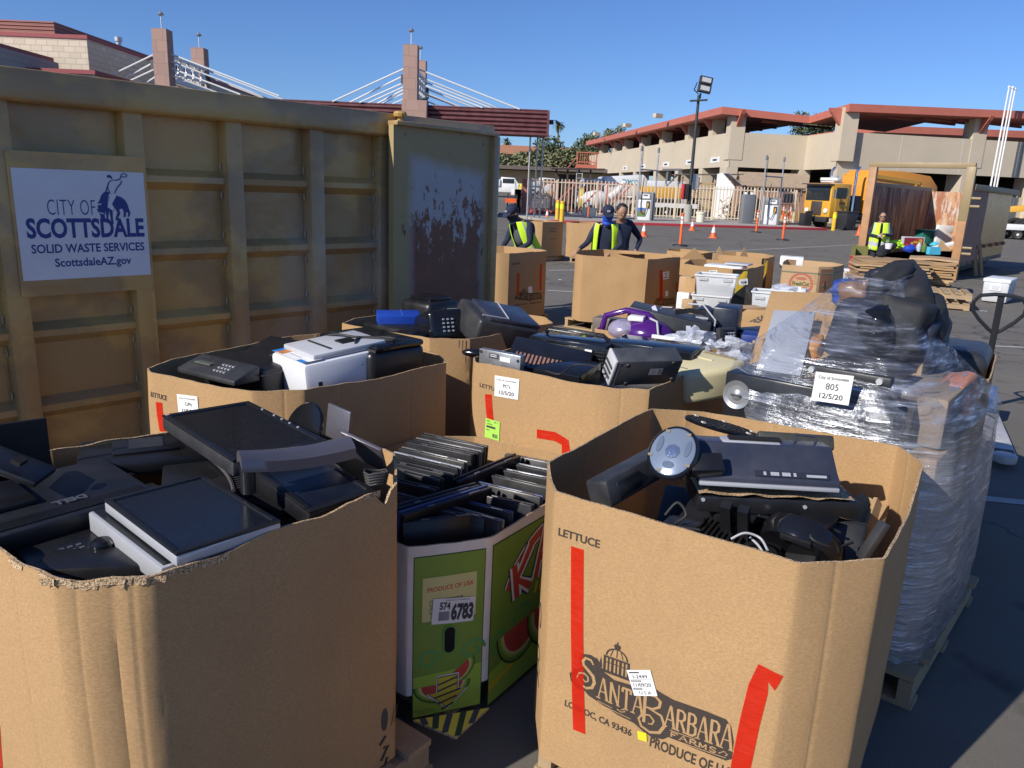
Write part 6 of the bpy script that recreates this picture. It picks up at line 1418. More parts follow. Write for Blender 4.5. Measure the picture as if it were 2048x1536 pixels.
for a_, r_, sx_, sy_ in ((20, .045, .010, .027), (160, .045, .010, .027), (270, .044, .018, .012)):
    MB().lathe([(1.0, 0), (.9, .0022), (.7, .0025)], 16, Matrix.Translation((r_ * math.cos(R(a_)), r_ * math.sin(R(a_)), .0085)) @ Matrix.Diagonal((sx_, sy_, 1, 1))).build('recess', mat('blue_dark', (.10, .13, .19), .25), p, smooth=True)
MB().lathe([(.024, .0085), (.022, .012), (.01, .013)], 8).build('hub', mat('hub_silver', (.6, .64, .7), .12, metal=.9, bump=.6, bscale=60), p)
m = MB()
for a_ in (60, 120, 200, 250, 330): m.box((.064 * math.cos(R(a_)), .07 * math.sin(R(a_)), .009), (.013, .009, .003))
m.build('rubber_pad', mat('pad_brown', (.2, .17, .13), .8), p)
m = MB(); m.bar((.05, -.02, -.02), (.13, .02, -.06), .06, .045); m.build('neck', m_bez, t, bevel=.006)
oc = P(1443, 852, 1.09); t = thing('oval_stand_base', 'oval black stand base showing its ribbed underside', 'stand base', LOC(oc, 70) @ Matrix.Rotation(R(-14), 4, 'X'))
p = MB().lathe([(.0, -.008), (.98, -.008), (1.0, 0), (.97, .004), (.93, -.002), (0, -.003)], 40, Matrix.Diagonal((.10, .15, 1, 1))).build('shell', m_gls, t, smooth=True); m = MB()
for k in range(-4, 5):
    y = k * .032; x = .09 * math.sqrt(max(0, 1 - (y / .145) ** 2)); m.bar((-x, y, .001), (x, y, .001), .004, .007)
for k in range(-3, 4):
    x = k * .026; y = .14 * math.sqrt(max(0, 1 - (x / .095) ** 2)); m.bar((x, -y, .0013), (x, y, .0013), .004, .0075)
m.build('ribs', m_bez, p); m = MB()
for a_ in (30, 80, 150, 210, 300): m.box((.085 * math.cos(R(a_)), .13 * math.sin(R(a_)), .007), (.014, .012, .005))
m.build('rubber_pad', mat('pad_white', (.5, .47, .42), .7), p)
# navy television, screen edge towards the camera
a_, b_ = P(1394, 968, 1.085), P(1680, 984, 1.085); M, w_, h = frame3(a_, b_, a_ + V((0, .3, 0))); t = thing('television', 'navy grey television lying on its back with white control buttons', 'television', M, GS)
pr = [(0, 0), (.30, 0), (.30, .03), (.17, .095), (.10, .10), (.03, .045), (.0, .03)]
p = MB().prism(pr, .0, w_, Matrix(((0, 0, 1, 0), (1, 0, 0, 0), (0, 1, 0, 0), (0, 0, 0, 1)))).build('casing', m_navy, t, bevel=.008)
MB().box((w_ / 2, -.004, .006), (w_ - .01, .012, .012)).build('silver_trim', m_sil, p, bevel=.003)
fr_ = lambda u, v, l: V((u, .002 - l + v * .55, .032 + v * .62)) if False else V((u, .0 + v * .70 - l * .6, .031 + v * .52 + l * .7))
m = MB(); m.grid(lambda u, v: fr_(w_ * (.40 + .52 * u), .004 + .024 * v, .002), 2, 2); m.build('control_panel', mat('panel_navy', (.025, .028, .042), .3), p)
m = MB()
for x in (.47, .52, .54, .56, .60, .62, .64, .68): m.add([fr_(w_ * x + dx, .008 + dy, .004) for dx, dy in ((-.004, 0), (.004, 0), (.004, .014), (-.004, .014))], [(0, 1, 2, 3)])
m.add([fr_(w_ * x, y, .004) for x, y in ((.76, .008), (.90, .008), (.90, .018), (.76, .018))], [(0, 1, 2, 3)]); m.build('buttons', m_sil, p, recalc=False)
MB().box((w_ * .42, .13, .098), (w_ * .42, .05, .012)).build('handle_recess', m_sil, p, bevel=.004); MB().box((w_ * .45, .128, .106), (w_ * .38, .03, .01)).build('handle_slot', mat('hole_black', (0, 0, 0)), p)
m = MB(); m.tube([(w_ * .78, .16, .09), (w_ * .78, .17, .115), (w_ * .93, .17, .112), (w_ * .93, .16, .08)], .005, 8); m.build('cable_guide', m_navy, p, smooth=True)
th, p, w_, h, M = slab('monitor', 'flat black monitor lying under the navy television', 'monitor', P(1397, 992, 1.045), P(1722, 1006, 1.045), P(1400, 930, 1.045), .05, m_bez, .006, group=GS)
solo(MB().grid(lambda u, v: V((w_ * u * .96, h * v * .9 + .004 * math.sin(u * 40) - .006, .010 + .003 * math.sin(u * 23))), 40, 3), 'cardboard_strip', m_edge, 'torn cardboard sheet pinched between the television and the flat monitor', 'cardboard', M)
m = MB(); m.lathe([(.006, 0), (.006, .004)], 8, Matrix.Translation((w_ * .03, -.0, -.01)) @ Matrix.Rotation(R(90), 4, 'X')); m.lathe([(.006, 0), (.006, .004)], 8, Matrix.Translation((w_ * .66, 0, -.02)) @ Matrix.Rotation(R(90), 4, 'X')); m.build('screws', m_sil, p)
MB().box((w_ * .42, h * .3, -.05 - .02), (w_ * .6, h * .5, .04)).build('back_hump', m_bez, p, bevel=.01)
th, p, w_, h, M = slab('monitor', 'dull black monitor tilted against the back wall of the front right bin', 'monitor', P(1495, 915, 1.03), P(1640, 925, 1.03), P(1500, 888, 1.12), .05, mat('olive_black', (.035, .036, .032), .45, dust=.2, dcol=(.15, .14, .1)), .008, group=GS)
MB().box((w_ * .5, h * .5, .004), (.03, .02, .006)).build('socket', m_bez, p)
m = MB(); m.bar(P(1400, 882, 1.07), P(1530, 912, 1.06), .05, .03); solo(m, 'monitor', m_gls, 'glossy black bezel sloping behind the navy television', 'monitor', None, GS, bevel=.006)
q = P(1440, 1080, .90); t = thing('monitor_stand', 'black ribbed stand lying deep inside the front right bin', 'stand base', LOC(q, 120)); MB().box((0, 0, 0), (.12, .36, .05)).build('base', m_bez, t, bevel=.02); m = MB()
for k in range(9): m.box((0, -.06 + k * .016, .03), (.13, .008, .02))
m.build('ribs', m_bez, t); m = MB(); m.bar((0, .02, .02), (.06, .02, .14), .03); m.bar((0, .07, .02), (.06, .07, .14), .03); m.build('bracket', m_bez, t)
m = MB(); m.cord([P(1462, 1078, .97), P(1490, 1066, .99), P(1520, 1076, .98), P(1535, 1100, .97)], .0035, 8); m.cord([P(1500, 1075, .96), P(1516, 1090, .95), P(1528, 1108, .94)], .0035, 8); solo(m, 'grey_cable', m_lgrey, 'pale grey cable looping out near the front rim of the right bin', 'cable', smooth=True)
q = P(1600, 1090, .93); t = thing('curved_stand', 'black curved stand wedge near the front right rim', 'stand'); m = MB(); m.lathe([(.0, -.03), (.11, -.03), (.12, .0), (.11, .035), (0, .05)], 26, Matrix.Translation(q) @ Matrix.Rotation(R(38), 4, 'Y') @ Matrix.Rotation(R(-35), 4, 'X')); m.build('shell', m_gls, t, smooth=True); m = MB(); m.bar(q + V((-.05, -.08, .05)), q + V((.08, .06, .07)), .09, .02); m.build('blade', m_bez, t, bevel=.004)
q = P(1735, 1040, .93); m = MB(); m.bar(P(1690, 1090, .86), P(1745, 1000, .98), .09, .012, up=hd(215)); m.bar(P(1735, 1085, .88), P(1762, 1010, .97), .08, .012, up=hd(160)); solo(m, 'cardboard_divider', m_kraft2, 'bent brown cardboard pieces wedged at the right of the front right bin', 'cardboard')
m = MB(); m.bar(P(1722, 1118, .93), P(1770, 1045, 1.04), .035, .02); solo(m, 'metal_strip', m_char, 'dark metal strip leaning on the chamfered right corner', 'strip', bevel=.004)
solo(MB().box((0, 0, 0), (.62, .5, .04)), 'monitor', m_bez, 'lowest black monitor filling the dark floor of the front right bin', 'monitor', LOC((.72, 2.3, .72), 35), GS, bevel=.01)
solo(MB().box((0, 0, 0), (.45, .32, .05)), 'monitor', m_bez, 'black monitor on edge below the flat black one', 'monitor', LOC((.70, 2.25, .86), 20) @ Matrix.Rotation(R(25), 4, 'X'), GS, bevel=.01)

for k, (x, y, z, h_, rx, d_, lab) in enumerate(((.90, 2.16, .86, 33, 58, (.34, .26, .05), 'black monitor standing against the right wall of the front right bin'), (.82, 2.02, .86, 120, 20, (.34, .26, .05), 'black monitor tilted below the curved stand'), (.92, 2.5, .93, 120, 18, (.44, .3, .05), 'black monitor sloping at the back right of the front right bin'))):
    t = thing('monitor', lab, 'monitor', LOC((x, y, z), h_) @ Matrix.Rotation(R(rx), 4, 'X'), GS); p = MB().box((0, 0, 0), d_).build('casing', m_bez, t, bevel=.012); MB().box((0, .02, .03), (d_[0] * .5, d_[1] * .5, .03)).build('back_hump', m_char, p, bevel=.01)
def cord(pts, lab, r=.0042, mt=None): solo(MB().cord([P(*q) for q in pts], r), 'power_cord', mt or m_black, lab, 'cord', None, 'loose cords in the bins', smooth=True)
cord(((1330, 1030, .98), (1355, 1005, 1.02), (1372, 1030, 1.0), (1350, 1050, .96), (1400, 1060, .95)), 'black cord looped left of the flat monitor in the front right bin'); cord(((1680, 1065, .97), (1640, 1050, 1.0), (1622, 1075, 1.0), (1665, 1095, .97), (1705, 1085, .95)), 'black cord curled at the right of the curved stand')
cord(((1180, 752, 1.07), (1195, 735, 1.12), (1150, 730, 1.1), (1120, 748, 1.07), (1092, 742, 1.06)), 'black cord trailing over the vented desktop'); cord(((585, 715, 1.1), (600, 700, 1.13), (575, 698, 1.12), (540, 712, 1.08)), 'black cord behind the white printer')
# --- printers
GP_ = 'scrap printers'
t = thing('printer', 'black fax printer with a keypad in the left of the C/Ps bin', 'printer', LOC(P(440, 748, 1.03) + hd(32) * .12 - V((0, 0, .06)), 32), GP_)
p = MB().box((0, .12, .0), (.42, .36, .20)).build('body', m_bez, t, bevel=.02); m = MB(); m.prism([(-.20, .02), (-.06, .02), (-.06, .09), (-.2, .045)], -.2, .2, Matrix(((0, 0, 1, 0), (1, 0, 0, 0), (0, 1, 0, .03), (0, 0, 0, 1)))); kp = m.build('control_panel', m_char, t, bevel=.008)
m = MB()
for i in range(4):
    for j in range(3): m.box((.02 + i * .022, -.16 + j * .025, .088 + j * .008), (.012, .012, .006))
m.build('keys', m_sil, kp); MB().box((-.09, -.13, .10), (.11, .03, .006)).build('display', mat('lcd', (.12, .14, .12), .2), kp)
Art().put(fit(text2d('brother', .02), -.17, -.085, .06, .012)).build('maker_name', m_sil, lambda u, v, l: V((u, v, .112 + l)), kp, world=False); MB().box((0, .12, .075), (.43, .37, .006)).build('seam', m_char, p)
t = thing('printer', 'white all-in-one printer with a bright sticker in the C/Ps bin', 'printer', LOC(P(645, 735, 1.05) - V((0, 0, .04)), 48) @ Matrix.Rotation(R(5), 4, 'X'), GP_); m_hw = mat('printer_white', (.66, .67, .70), .4, var=.05)
p = MB().box((0, .06, .02), (.34, .46, .2)).build('body', m_hw, t, bevel=.025); MB().box((0, .08, .135), (.30, .38, .03)).build('lid', mat('printer_grey', (.46, .47, .50), .45), t, bevel=.01)
MB().box((.03, .12, .153), (.075, .075, .008)).build('display', m_screen, p); MB().box((-.0, .0, .151), (.22, .012, .006)).build('slot', m_char, p)
a = Art(.0006); sq = lambda x, y: (x, y); a.put(rect2d(-.155, -.165, .155, -.07), 0); a.put(rect2d(-.155, -.165, -.12, -.07), 1, 1); a.put(rect2d(-.118, -.16, -.06, -.08), 2, 1); a.put(rect2d(.09, -.165, .155, -.14), 1, 1); a.put(rect2d(-.04, -.11, .07, -.1), 3, 1); a.put(rect2d(-.04, -.13, .06, -.122), 3, 1)
a.build('sticker', [m_paper, mat('sticker_blue', (.02, .2, .55), .5), mat('sticker_orange', (.55, .2, .05), .5), m_lgrey], lambda u, v, l: V((u, v, .126 + l)), p, world=False); m = MB(); m.box((.172, -.1, .02), (.004, .02, .02)); m.build('port', m_ink, p)
t = thing('printer', 'black printer with a cable on its lid in the right of the C/Ps bin', 'printer', LOC(P(752, 728, 1.05) + hd(-54) * .10 - V((0, 0, .02)), 40), GP_)
p = MB().box((0, .05, .0), (.44, .34, .22)).build('body', m_bez, t, bevel=.03, seg=3); MB().box((0, .06, .122), (.44, .3, .03)).build('lid', m_gls, t, bevel=.012); m = MB(); m.box((0, -.1, .115), (.455, .004, .012)); m.build('seam', m_char, p)
MB().cord([(-.22, -.13, .1), (-.08, -.1, .15), (.03, -.06, .15), (.1, .03, .15), (.17, .06, .15), (.2, .02, .15), (.12, -.02, .155), (.06, -.06, .15), (.12, -.13, .14), (.18, -.14, .05)], .006, 8).build('cable', m_black, t, smooth=True)
t = thing('printer', 'black printer lid raised at the back left of the C/Ps bin', 'printer', LOC(P(545, 720, 1.0), 30) @ Matrix.Rotation(R(14), 4, 'X'), GP_); p = MB().box((0, .05, .0), (.42, .3, .06)).build('lid', m_bez, t, bevel=.012); MB().box((0, -.1, .0), (.43, .012, .03)).build('edge', m_sil, p, bevel=.004); MB().box((0, .05, -.12), (.4, .3, .16)).build('body', m_bez, t, bevel=.02)
# in the bin by the container door
t = thing('blue_box', 'bright blue carton box in the bin by the container door', 'box', LOC(P(797, 650, 1.02), 75) @ Matrix.Rotation(R(8), 4, 'Y')); p = MB().box((0, 0, 0), (.14, .27, .16)).build('body', mat('box_blue', (.012, .055, .36), .45, var=.1), t, bevel=.004); MB().box((0, .02, .081), (.142, .006, .003)).build('seam', mat('seam_blue', (.05, .12, .5), .4), p)
t = thing('printer', 'glossy black printer with white keys tilted in the bin by the container door', 'printer', LOC(P(900, 655, 1.02), 60) @ Matrix.Rotation(R(-18), 4, 'Y'), GP_); p = MB().box((0, 0, 0), (.34, .42, .2)).build('body', m_gls, t, bevel=.035, seg=3); m = MB()
for i in range(3):
    for j in range(4): m.box((.175, -.12 + i * .03, -.04 + j * .024), (.006, .012, .01))
m.build('keys', m_sil, p); MB().box((.0, .05, .105), (.2, .25, .02)).build('lid', m_bez, t, bevel=.006); m = MB(); m.box((.1, .0, .104), (.02, .1, .006)); m.build('maker_badge', m_sil, p)
t = thing('printer', 'big dark printer lying on its side, highest in the bin by the container door', 'printer', LOC(P(985, 652, 1.06), 64) @ Matrix.Rotation(R(14), 4, 'Y') @ Matrix.Rotation(R(-12), 4, 'X'), GP_); p = MB().box((0, .02, .0), (.36, .42, .18)).build('body', m_char, t, bevel=.025, seg=3); MB().box((.02, .05, .1), (.3, .36, .03)).build('lid', m_navy, t, bevel=.01); MB().tube([(.16, -.18, .115), (.16, .0, .118), (-.13, .05, .118)], .005, 6).build('hinge_rod', m_sil, p)
t = thing('printer', 'dull black machine behind the glossy printer by the container door', 'printer', LOC(P(850, 628, 1.03), 40), GP_); MB().box((0, .05, .0), (.3, .3, .2)).build('body', m_bez, t, bevel=.04, seg=3); MB().box((0, .05, .11), (.2, .2, .03)).build('lid', m_gls, t, bevel=.01)
t = thing('printer', 'low black machine in the shadowed left of the bin by the container door', 'printer', LOC(P(800, 668, .98), 38), GP_); MB().box((0, .05, .0), (.5, .3, .12)).build('body', m_bez, t, bevel=.03, seg=3); MB().lathe([(.07, -.2), (.075, 0), (.06, .03)], 18, Matrix.Translation((.22, -.08, .0)) @ Matrix.Rotation(R(80), 4, 'Y')).build('roller', m_gls, t, smooth=True)

# --- desktop computers
PCi = lambda px, py, k=.045: PL(px, py, PC.p[1][0] - PC.p[1][3] * k, PC.p[1][3])
GC = 'scrap computers'
th, p, w_, h, M = slab('computer', 'grey metal underside of a slim computer standing at the left of the computer bin', 'computer', PCi(956, 752), PCi(1038, 770), PCi(957, 696), .04, mat('zinc', (.34, .35, .36), .38, metal=.75, var=.1), .004, group=GC)
m = MB()
for x, y in ((.05, .9), (.94, .82)): m.lathe([(.008, 0), (.007, .004)], 12, Matrix.Translation((w_ * x, h * y, 0)))
m.build('rubber_foot', m_black, p, smooth=True); a = Art(.0006); a.put(rect2d(w_ * .25, h * .74, w_ * .48, h * .92), 0); a.put(rect2d(w_ * .52, h * .7, w_ * .76, h * .86), 1); a.put(rect2d(w_ * .28, h * .86, w_ * .44, h * .88), 1, 1); a.put(rect2d(w_ * .28, h * .8, w_ * .44, h * .82), 1, 1); a.build('spec_labels', [m_ink, m_paper], lambda u, v, l: V((u, v, .001 + l)), p, world=False)
m = MB(); m.tube([V((w_ * .16, h * .3, .003)), V((w_ * .16, h * .48, .003)), V((w_ * .32, h * .5, .003))], .004, 6); m.tube([V((w_ * .62, h * .2, .003)), V((w_ * .62, h * .36, .003)), V((w_ * .78, h * .36, .003))], .004, 6); m.build('bracket', m_sil, p)
t = thing('mouse_shaped_case', 'black rounded case tip poking over the left corner of the computer bin', 'case', LOC(PCi(951, 706, .13), 100)); MB().blob((0, 0, 0), (.03, .075, .022), 3, .1).build('shell', m_gls, t, smooth=True)
t = thing('computer', 'black desktop with a copper coloured vent mesh in the computer bin', 'computer', LOC(P(1098, 718, 1.06), 100) @ Matrix.Rotation(R(-8), 4, 'X') @ Matrix.Rotation(R(22), 4, 'Y'), GC); p = MB().box((0, 0, -.05), (.3, .42, .1)).build('case', m_bez, t, bevel=.012)
MB().box((.06, -.02, .002), (.12, .3, .006)).build('vent', mat('copper_vent', (.50, .26, .18), .4, metal=.4, var=.35, scale=40), p); m = MB()
for k in range(14): m.box((.06, -.16 + k * .021, .008), (.12, .004, .006))
m.build('vent_bars', m_bez, p)
t = thing('computer', 'black set-top computer with grey display strip behind the vented desktop', 'computer', LOC(P(1150, 700, 1.05), 118), GC); p = MB().box((0, 0, 0), (.24, .46, .14)).build('case', m_gls, t, bevel=.012); MB().box((.122, -.02, .01), (.004, .3, .07)).build('display_strip', mat('strip_dark', (.06, .06, .058), .2), p); MB().box((.124, .13, .01), (.004, .04, .06)).build('sticker', m_paper, p); m = MB()
for i in range(6):
    for j in range(5): m.box((.122, .17 + i * .009, -.04 + j * .018), (.004, .004, .006))
m.build('vent', m_ink, p); MB().tube([(0, -.18, .075), (0, -.16, .1), (0, .16, .1), (0, .2, .07)], .012, 8).build('handle', m_gls, t, smooth=True)
t = thing('computer', 'glossy black tower lying on its side with a silver drive panel', 'computer', LOC(P(1310, 722, 1.03), 118), GC); p = MB().box((0, 0, 0), (.26, .46, .2)).build('case', m_gls, t, bevel=.01); fx_ = .131
MB().box((fx_, -.01, .01), (.004, .28, .12)).build('drive_panel', mat('drive_silver', (.40, .38, .36), .3, var=.06), p); MB().box((fx_ + .002, .01, .035), (.004, .22, .05)).build('drive_tray', mat('drive_silver2', (.46, .44, .42), .3), p); MB().box((fx_ + .004, .02, .015), (.004, .03, .006)).build('eject', m_ink, p)
m = MB()
for k in range(2): m.box((fx_ + .001, -.195, .05 - k * .035), (.004, .024, .026))
m.build('sticker', m_paper, p); m = MB(); m.box((fx_ + .004, .175, .0), (.012, .012, .13)); m.build('chrome_latch', m_chr, p, bevel=.003)
th, p, w_, h, M = slab('computer', 'charcoal slim computer leaning with white ribbed front and round feet', 'computer', P(1222, 772, 1.03), P(1348, 768, 1.03), P(1200, 725, 1.16), .10, mat('slate_case', (.045, .05, .062), .5, var=.15, dust=.25, dcol=(.2, .19, .17)), .008, group=GC)
fm = MB(); fm.box((-.008, h / 2, -.05), (.016, h, .1)); f_ = fm.build('front_panel', mat('front_grey', (.5, .51, .53), .4), p, bevel=.006); m = MB()
for k in range(3): m.box((-.018, h * (.25 + .2 * k), -.05), (.006, h * .08, .075))
m.build('slot', m_ink, f_); m = MB()
for k in range(13): m.box((.012, h * (.05 + k * .073), .001), (.014, h * .03, .005))
m.build('vent_teeth', m_ink, p); m = MB()
for x, y in ((.16, .84), (.86, .9), (.22, .08), (.93, .22)): m.lathe([(.012, 0), (.011, .004), (.006, .006)], 14, Matrix.Translation((w_ * x, h * y, 0)))
m.build('round_foot', m_char, p, smooth=True); a = Art(.0006); a.put(rect2d(w_ * .52, h * .44, w_ * .72, h * .7), 0)
for k in range(5): a.put(rect2d(w_ * .54, h * (.47 + k * .045), w_ * .62, h * (.485 + k * .045)), 1, 1); a.put(rect2d(w_ * .65, h * (.47 + k * .045), w_ * .71, h * (.495 + k * .045)), 1, 1)
a.build('spec_label', [mat('label_grey', (.5, .51, .5), .5), m_ink], lambda u, v, l: V((u, v, .001 + l)), p, world=False)
t = thing('monitor_housing', 'cream plastic monitor housing at the right of the computer bin', 'housing', LOC(P(1400, 738, 1.05), 52) @ Matrix.Rotation(R(8), 4, 'X')); m = MB(); pr = [(-.09, -.2), (.09, -.2), (.17, -.02), (.16, .17), (-.14, .19), (-.17, .0)]
m.prism(pr, -.12, .04); p = m.build('shell', m_crmp, t, bevel=.03, seg=4); MB().box((.02, .13, .042), (.2, .02, .006)).build('handle_slot', mat('slot_tan', (.25, .21, .12), .6), p, bevel=.002); MB().box((-.02, .05, .042), (.12, .012, .005)).build('groove', m_crmp, p); MB().box((-.04, -.13, .0405), (.14, .006, .001)).build('lettering', m_ink, p)
solo(MB().box((0, 0, 0), (.7, .7, .3)), 'computer', m_bez, 'buried black computers filling the middle of the computer bin', 'computer', LOC((.45, 3.95, .82), 38), GC, bevel=.02)
solo(MB().box((0, 0, 0), (.25, .4, .1)), 'computer', m_gls, 'black laptop-like slab in front of the vented desktop', 'computer', LOC(P(1110, 745, 1.0), 120) @ Matrix.Rotation(R(6), 4, 'Y'), GC, bevel=.01)
# --- small appliances
t = thing('purple_cleaner', 'glossy purple and silver vacuum cleaner head with loop handle', 'vacuum cleaner', LOC(P(1285, 668, 1.04), 110)); m_pur = mat('purple_gloss', (.065, .010, .15), .18, var=.1, coat=.3)
p = MB().blob((0, .03, 0), (.13, .17, .1), 3, .05).build('body', m_pur, t, smooth=True); MB().blob((.02, -.12, .015), (.1, .1, .07), 3, .1).build('silver_cap', mat('lilac_silver', (.50, .45, .58), .2, metal=.5), t, smooth=True); MB().tube([(-.03, -.27, .0), (-.03, -.25, .09), (-.03, -.12, .135), (-.03, .02, .12), (-.03, .06, .08)], .02, 12).build('handle', m_pur, t, smooth=True); MB().tube([(.125, .1, -.06), (.13, .12, .03), (.09, .1, .1), (.05, .05, .11)], .007, 8).build('cable', m_lgrey, t, smooth=True)
m = MB(); m.box((.02, -.04, .1), (.09, .1, .03)); m.build('label_block', m_paper, p, bevel=.008)
t = thing('speaker_case', 'brown grey slanted case end at the left of the small appliance bin', 'case', LOC(P(1210, 652, 1.04), 118)); MB().box((0, .08, 0), (.12, .3, .12)).build('body', mat('taupe', (.13, .105, .09), .5), t, bevel=.01)
t = thing('sewing_case', 'long charcoal grey equipment case lying across the small appliance bin', 'case', LOC(P(1335, 655, 1.06), 104) @ Matrix.Rotation(R(-9), 4, 'X')); p = MB().box((0, -.0, 0), (.3, .52, .2)).build('body', m_char, t, bevel=.008); MB().box((.152, .0, -.055), (.006, .5, .004)).build('seam', m_lgrey, p); MB().lathe([(.012, 0), (.012, .006)], 12, Matrix.Translation((.15, .2, -.04)) @ Matrix.Rotation(R(90), 4, 'Y')).build('latch', m_ink, p)
t = thing('drink_dispenser', 'blue black curved machine front beside the charcoal case', 'machine', LOC(P(1408, 655, 1.05), 112)); MB().blob((0, 0, 0), (.14, .1, .15), 3, .05).build('front', m_navy, t, smooth=True); MB().box((-.03, .14, .02), (.26, .16, .27)).build('body', mat('blue_black', (.012, .016, .03), .35), t, bevel=.01); MB().tube([(.1, -.1, .16), (.14, 0, .17), (.16, .09, .08), (.14, .08, -.06), (.1, -.02, -.1)], .006, 8).build('cable', m_lgrey, t, smooth=True); m = MB(); m.box((.141, .0, .08), (.004, .08, .02)); m.build('badge', m_sil, t)
t = thing('cable_bundle', 'thin cable bundle and white strap on top of the charcoal case', 'cable'); b_ = P(1350, 628, 1.17); m = MB(); m.tube([P(1310, 630, 1.14), P(1325, 614, 1.18), P(1345, 615, 1.2), P(1362, 625, 1.16)], .005, 6); m.build('loop', m_lgrey, t, smooth=True); m = MB()
for k in range(5): m.tube([b_ + V((.0, .0, k * .006)), b_ + V((.1, .03, .012 + k * .005)), b_ + V((.2, .02, k * .004))], .006, 6)
m.build('bundle', m_black, t, smooth=True); m = MB(); m.bar(P(1307, 612, 1.2), P(1315, 632, 1.14), .006, .03); m.build('strap', mat('pale_violet', (.5, .5, .7), .6), t)
th, p, w_, h, M = slab('desk_phone', 'black office telephone with white keys on the small appliance bin', 'telephone', P(1440, 695, 1.06), P(1475, 694, 1.06), P(1443, 655, 1.17), .04, m_char, .008)
m = MB()
for i in range(4):
    for j in range(5): m.box((w_ * (.3 + i * .17), h * (.2 + j * .13), .004), (w_ * .08, h * .055, .008))
m.build('keys', m_sil, p); MB().box((w_ * .55, h * .84, .003), (w_ * .5, h * .08, .006)).build('display', m_screen, p); MB().box((w_ * .1, h * .6, .015), (w_ * .12, h * .6, .03)).build('handset', m_bez, p, bevel=.004)
def bagmat():
    t = NT('clear_bag'); t.t.nodes.remove(t.b); g = t.n('ShaderNodeBsdfPrincipled'); g.inputs['Base Color'].default_value = (.62, .66, .76, 1); g.inputs['Roughness'].default_value = .25; tr = t.n('ShaderNodeBsdfTransparent'); mx = t.n('ShaderNodeMixShader'); t.l(t.ramp(t.noise(14, 5, .6), [(.3, .35), (.7, .9)]), mx.inputs[0]); t.l(tr.outputs[0], mx.inputs[1]); t.l(g.outputs[0], mx.inputs[2]); t.l(mx.outputs[0], t.o.inputs[0])
    b_ = t.n('ShaderNodeBump'); b_.inputs['Strength'].default_value = .9; b_.inputs['Distance'].default_value = .02; t.l(t.noise(30, 4, .6), b_.inputs['Height']); t.l(b_.outputs[0], g.inputs['Normal']); return t.m
m_bag = bagmat(); solo(MB().blob((0, 0, 0), (.13, .1, .085), 4, .9, 2.6, seed=2), 'plastic_bag', m_bag, 'knotted clear plastic bag in front of the charcoal case', 'plastic bag', LOC(P(1390, 690, 1.05)), smooth=True); solo(MB().blob((0, 0, 0), (.15, .1, .07), 4, .9, 2.4, seed=8), 'plastic_bag', m_bag, 'loose clear plastic bag in front of the telephone', 'plastic bag', LOC(P(1440, 700, 1.03)), smooth=True)
t = thing('blue_carton', 'dark blue printed carton right of the telephone', 'carton', LOC(P(1510, 682, 1.02), 20)); p = MB().box((0, 0, 0), (.16, .2, .1)).build('body', mat('carton_blue', (.01, .03, .18), .5), t, bevel=.004); Art().put(fit(text2d('ch', .03), -.05, -.03, .08, .05)).build('lettering', mat('gold_ink', (.55, .38, .12), .5), lambda u, v, l: V((u, -.101 - l, v)), p, world=False)
t = thing('dark_tray', 'dark glossy tray along the right wall of the small appliance bin', 'tray', LOC(P(1515, 668, 1.02), 60)); MB().box((0, 0, 0), (.22, .42, .05)).build('tray', m_gls, t, bevel=.015); MB().box((0, 0, .03), (.16, .34, .015)).build('lid', m_bez, t, bevel=.006)
solo(MB().box((0, 0, 0), (.8, .75, .3)), 'equipment_case', m_bez, 'buried black cases filling the small appliance bin', 'case', LOC((1.2, 5.0, .8), 38), bevel=.02)
solo(MB().box((0, 0, 0), (.3, .02, .1)), 'white_board', m_paper, 'white board edge under the clear plastic bags', 'board', LOC(P(1352, 692, 1.04), 30))

# --- laptops standing in the melon bin
GL = 'laptops packed in the melon bin'; m_l1 = mat('laptop_grey', (.22, .22, .225), .32, metal=.5, var=.1); m_l2 = mat('laptop_silver', (.40, .42, .46), .3, metal=.4, var=.08); m_l3 = mat('laptop_blue', (.05, .08, .2), .35)
def laptop(c, head, lean, mt, label, w_=.36, h=.26, th_=.028, roll=0):
    t = thing('laptop', label, 'laptop', LOC(c, head) @ Matrix.Rotation(R(lean), 4, 'Y') @ Matrix.Rotation(R(roll), 4, 'X'), GL)
    b = MB().box((.5 * th_, 0, 0), (th_ * .62, w_, h)).build('base', m_bez, t, bevel=.006); MB().box((-.24 * th_, 0, 0), (th_ * .4, w_, h)).build('lid', mt, t, bevel=.004); m = MB(); m.box((.5 * th_, w_ * .3, h / 2 + .001), (th_ * .3, .05, .003)); m.box((.5 * th_, -w_ * .2, h / 2 + .001), (th_ * .3, .03, .003)); m.build('ports', m_dsil, b)
zt = ZM - .08
mats_ = [m_char, m_l1, m_bez, m_l1, m_l2, m_bez, m_char, m_bez]
rows = [('back row, furthest', (905, 942)), ('back row, second from the back wall', (893, 952)), ('bright rounded one in the back row', (878, 958)), ('back row, grey one behind the silver edged laptop', (862, 975)), ('silver edged, middle of the back row', (852, 985)), ('back row, thick black one', (838, 1000)), ('nearest of the back row', (828, 1015)), ('short black one at the left', (818, 1035))]
for k, (lab, (px, py)) in enumerate(rows): laptop(P(px, py, zt), 118 + rnd.uniform(-3, 3), rnd.uniform(-6, 2), mats_[k], 'upright closed laptop, ' + lab, .34 if k < 6 else .26, .3, rnd.uniform(.026, .036))
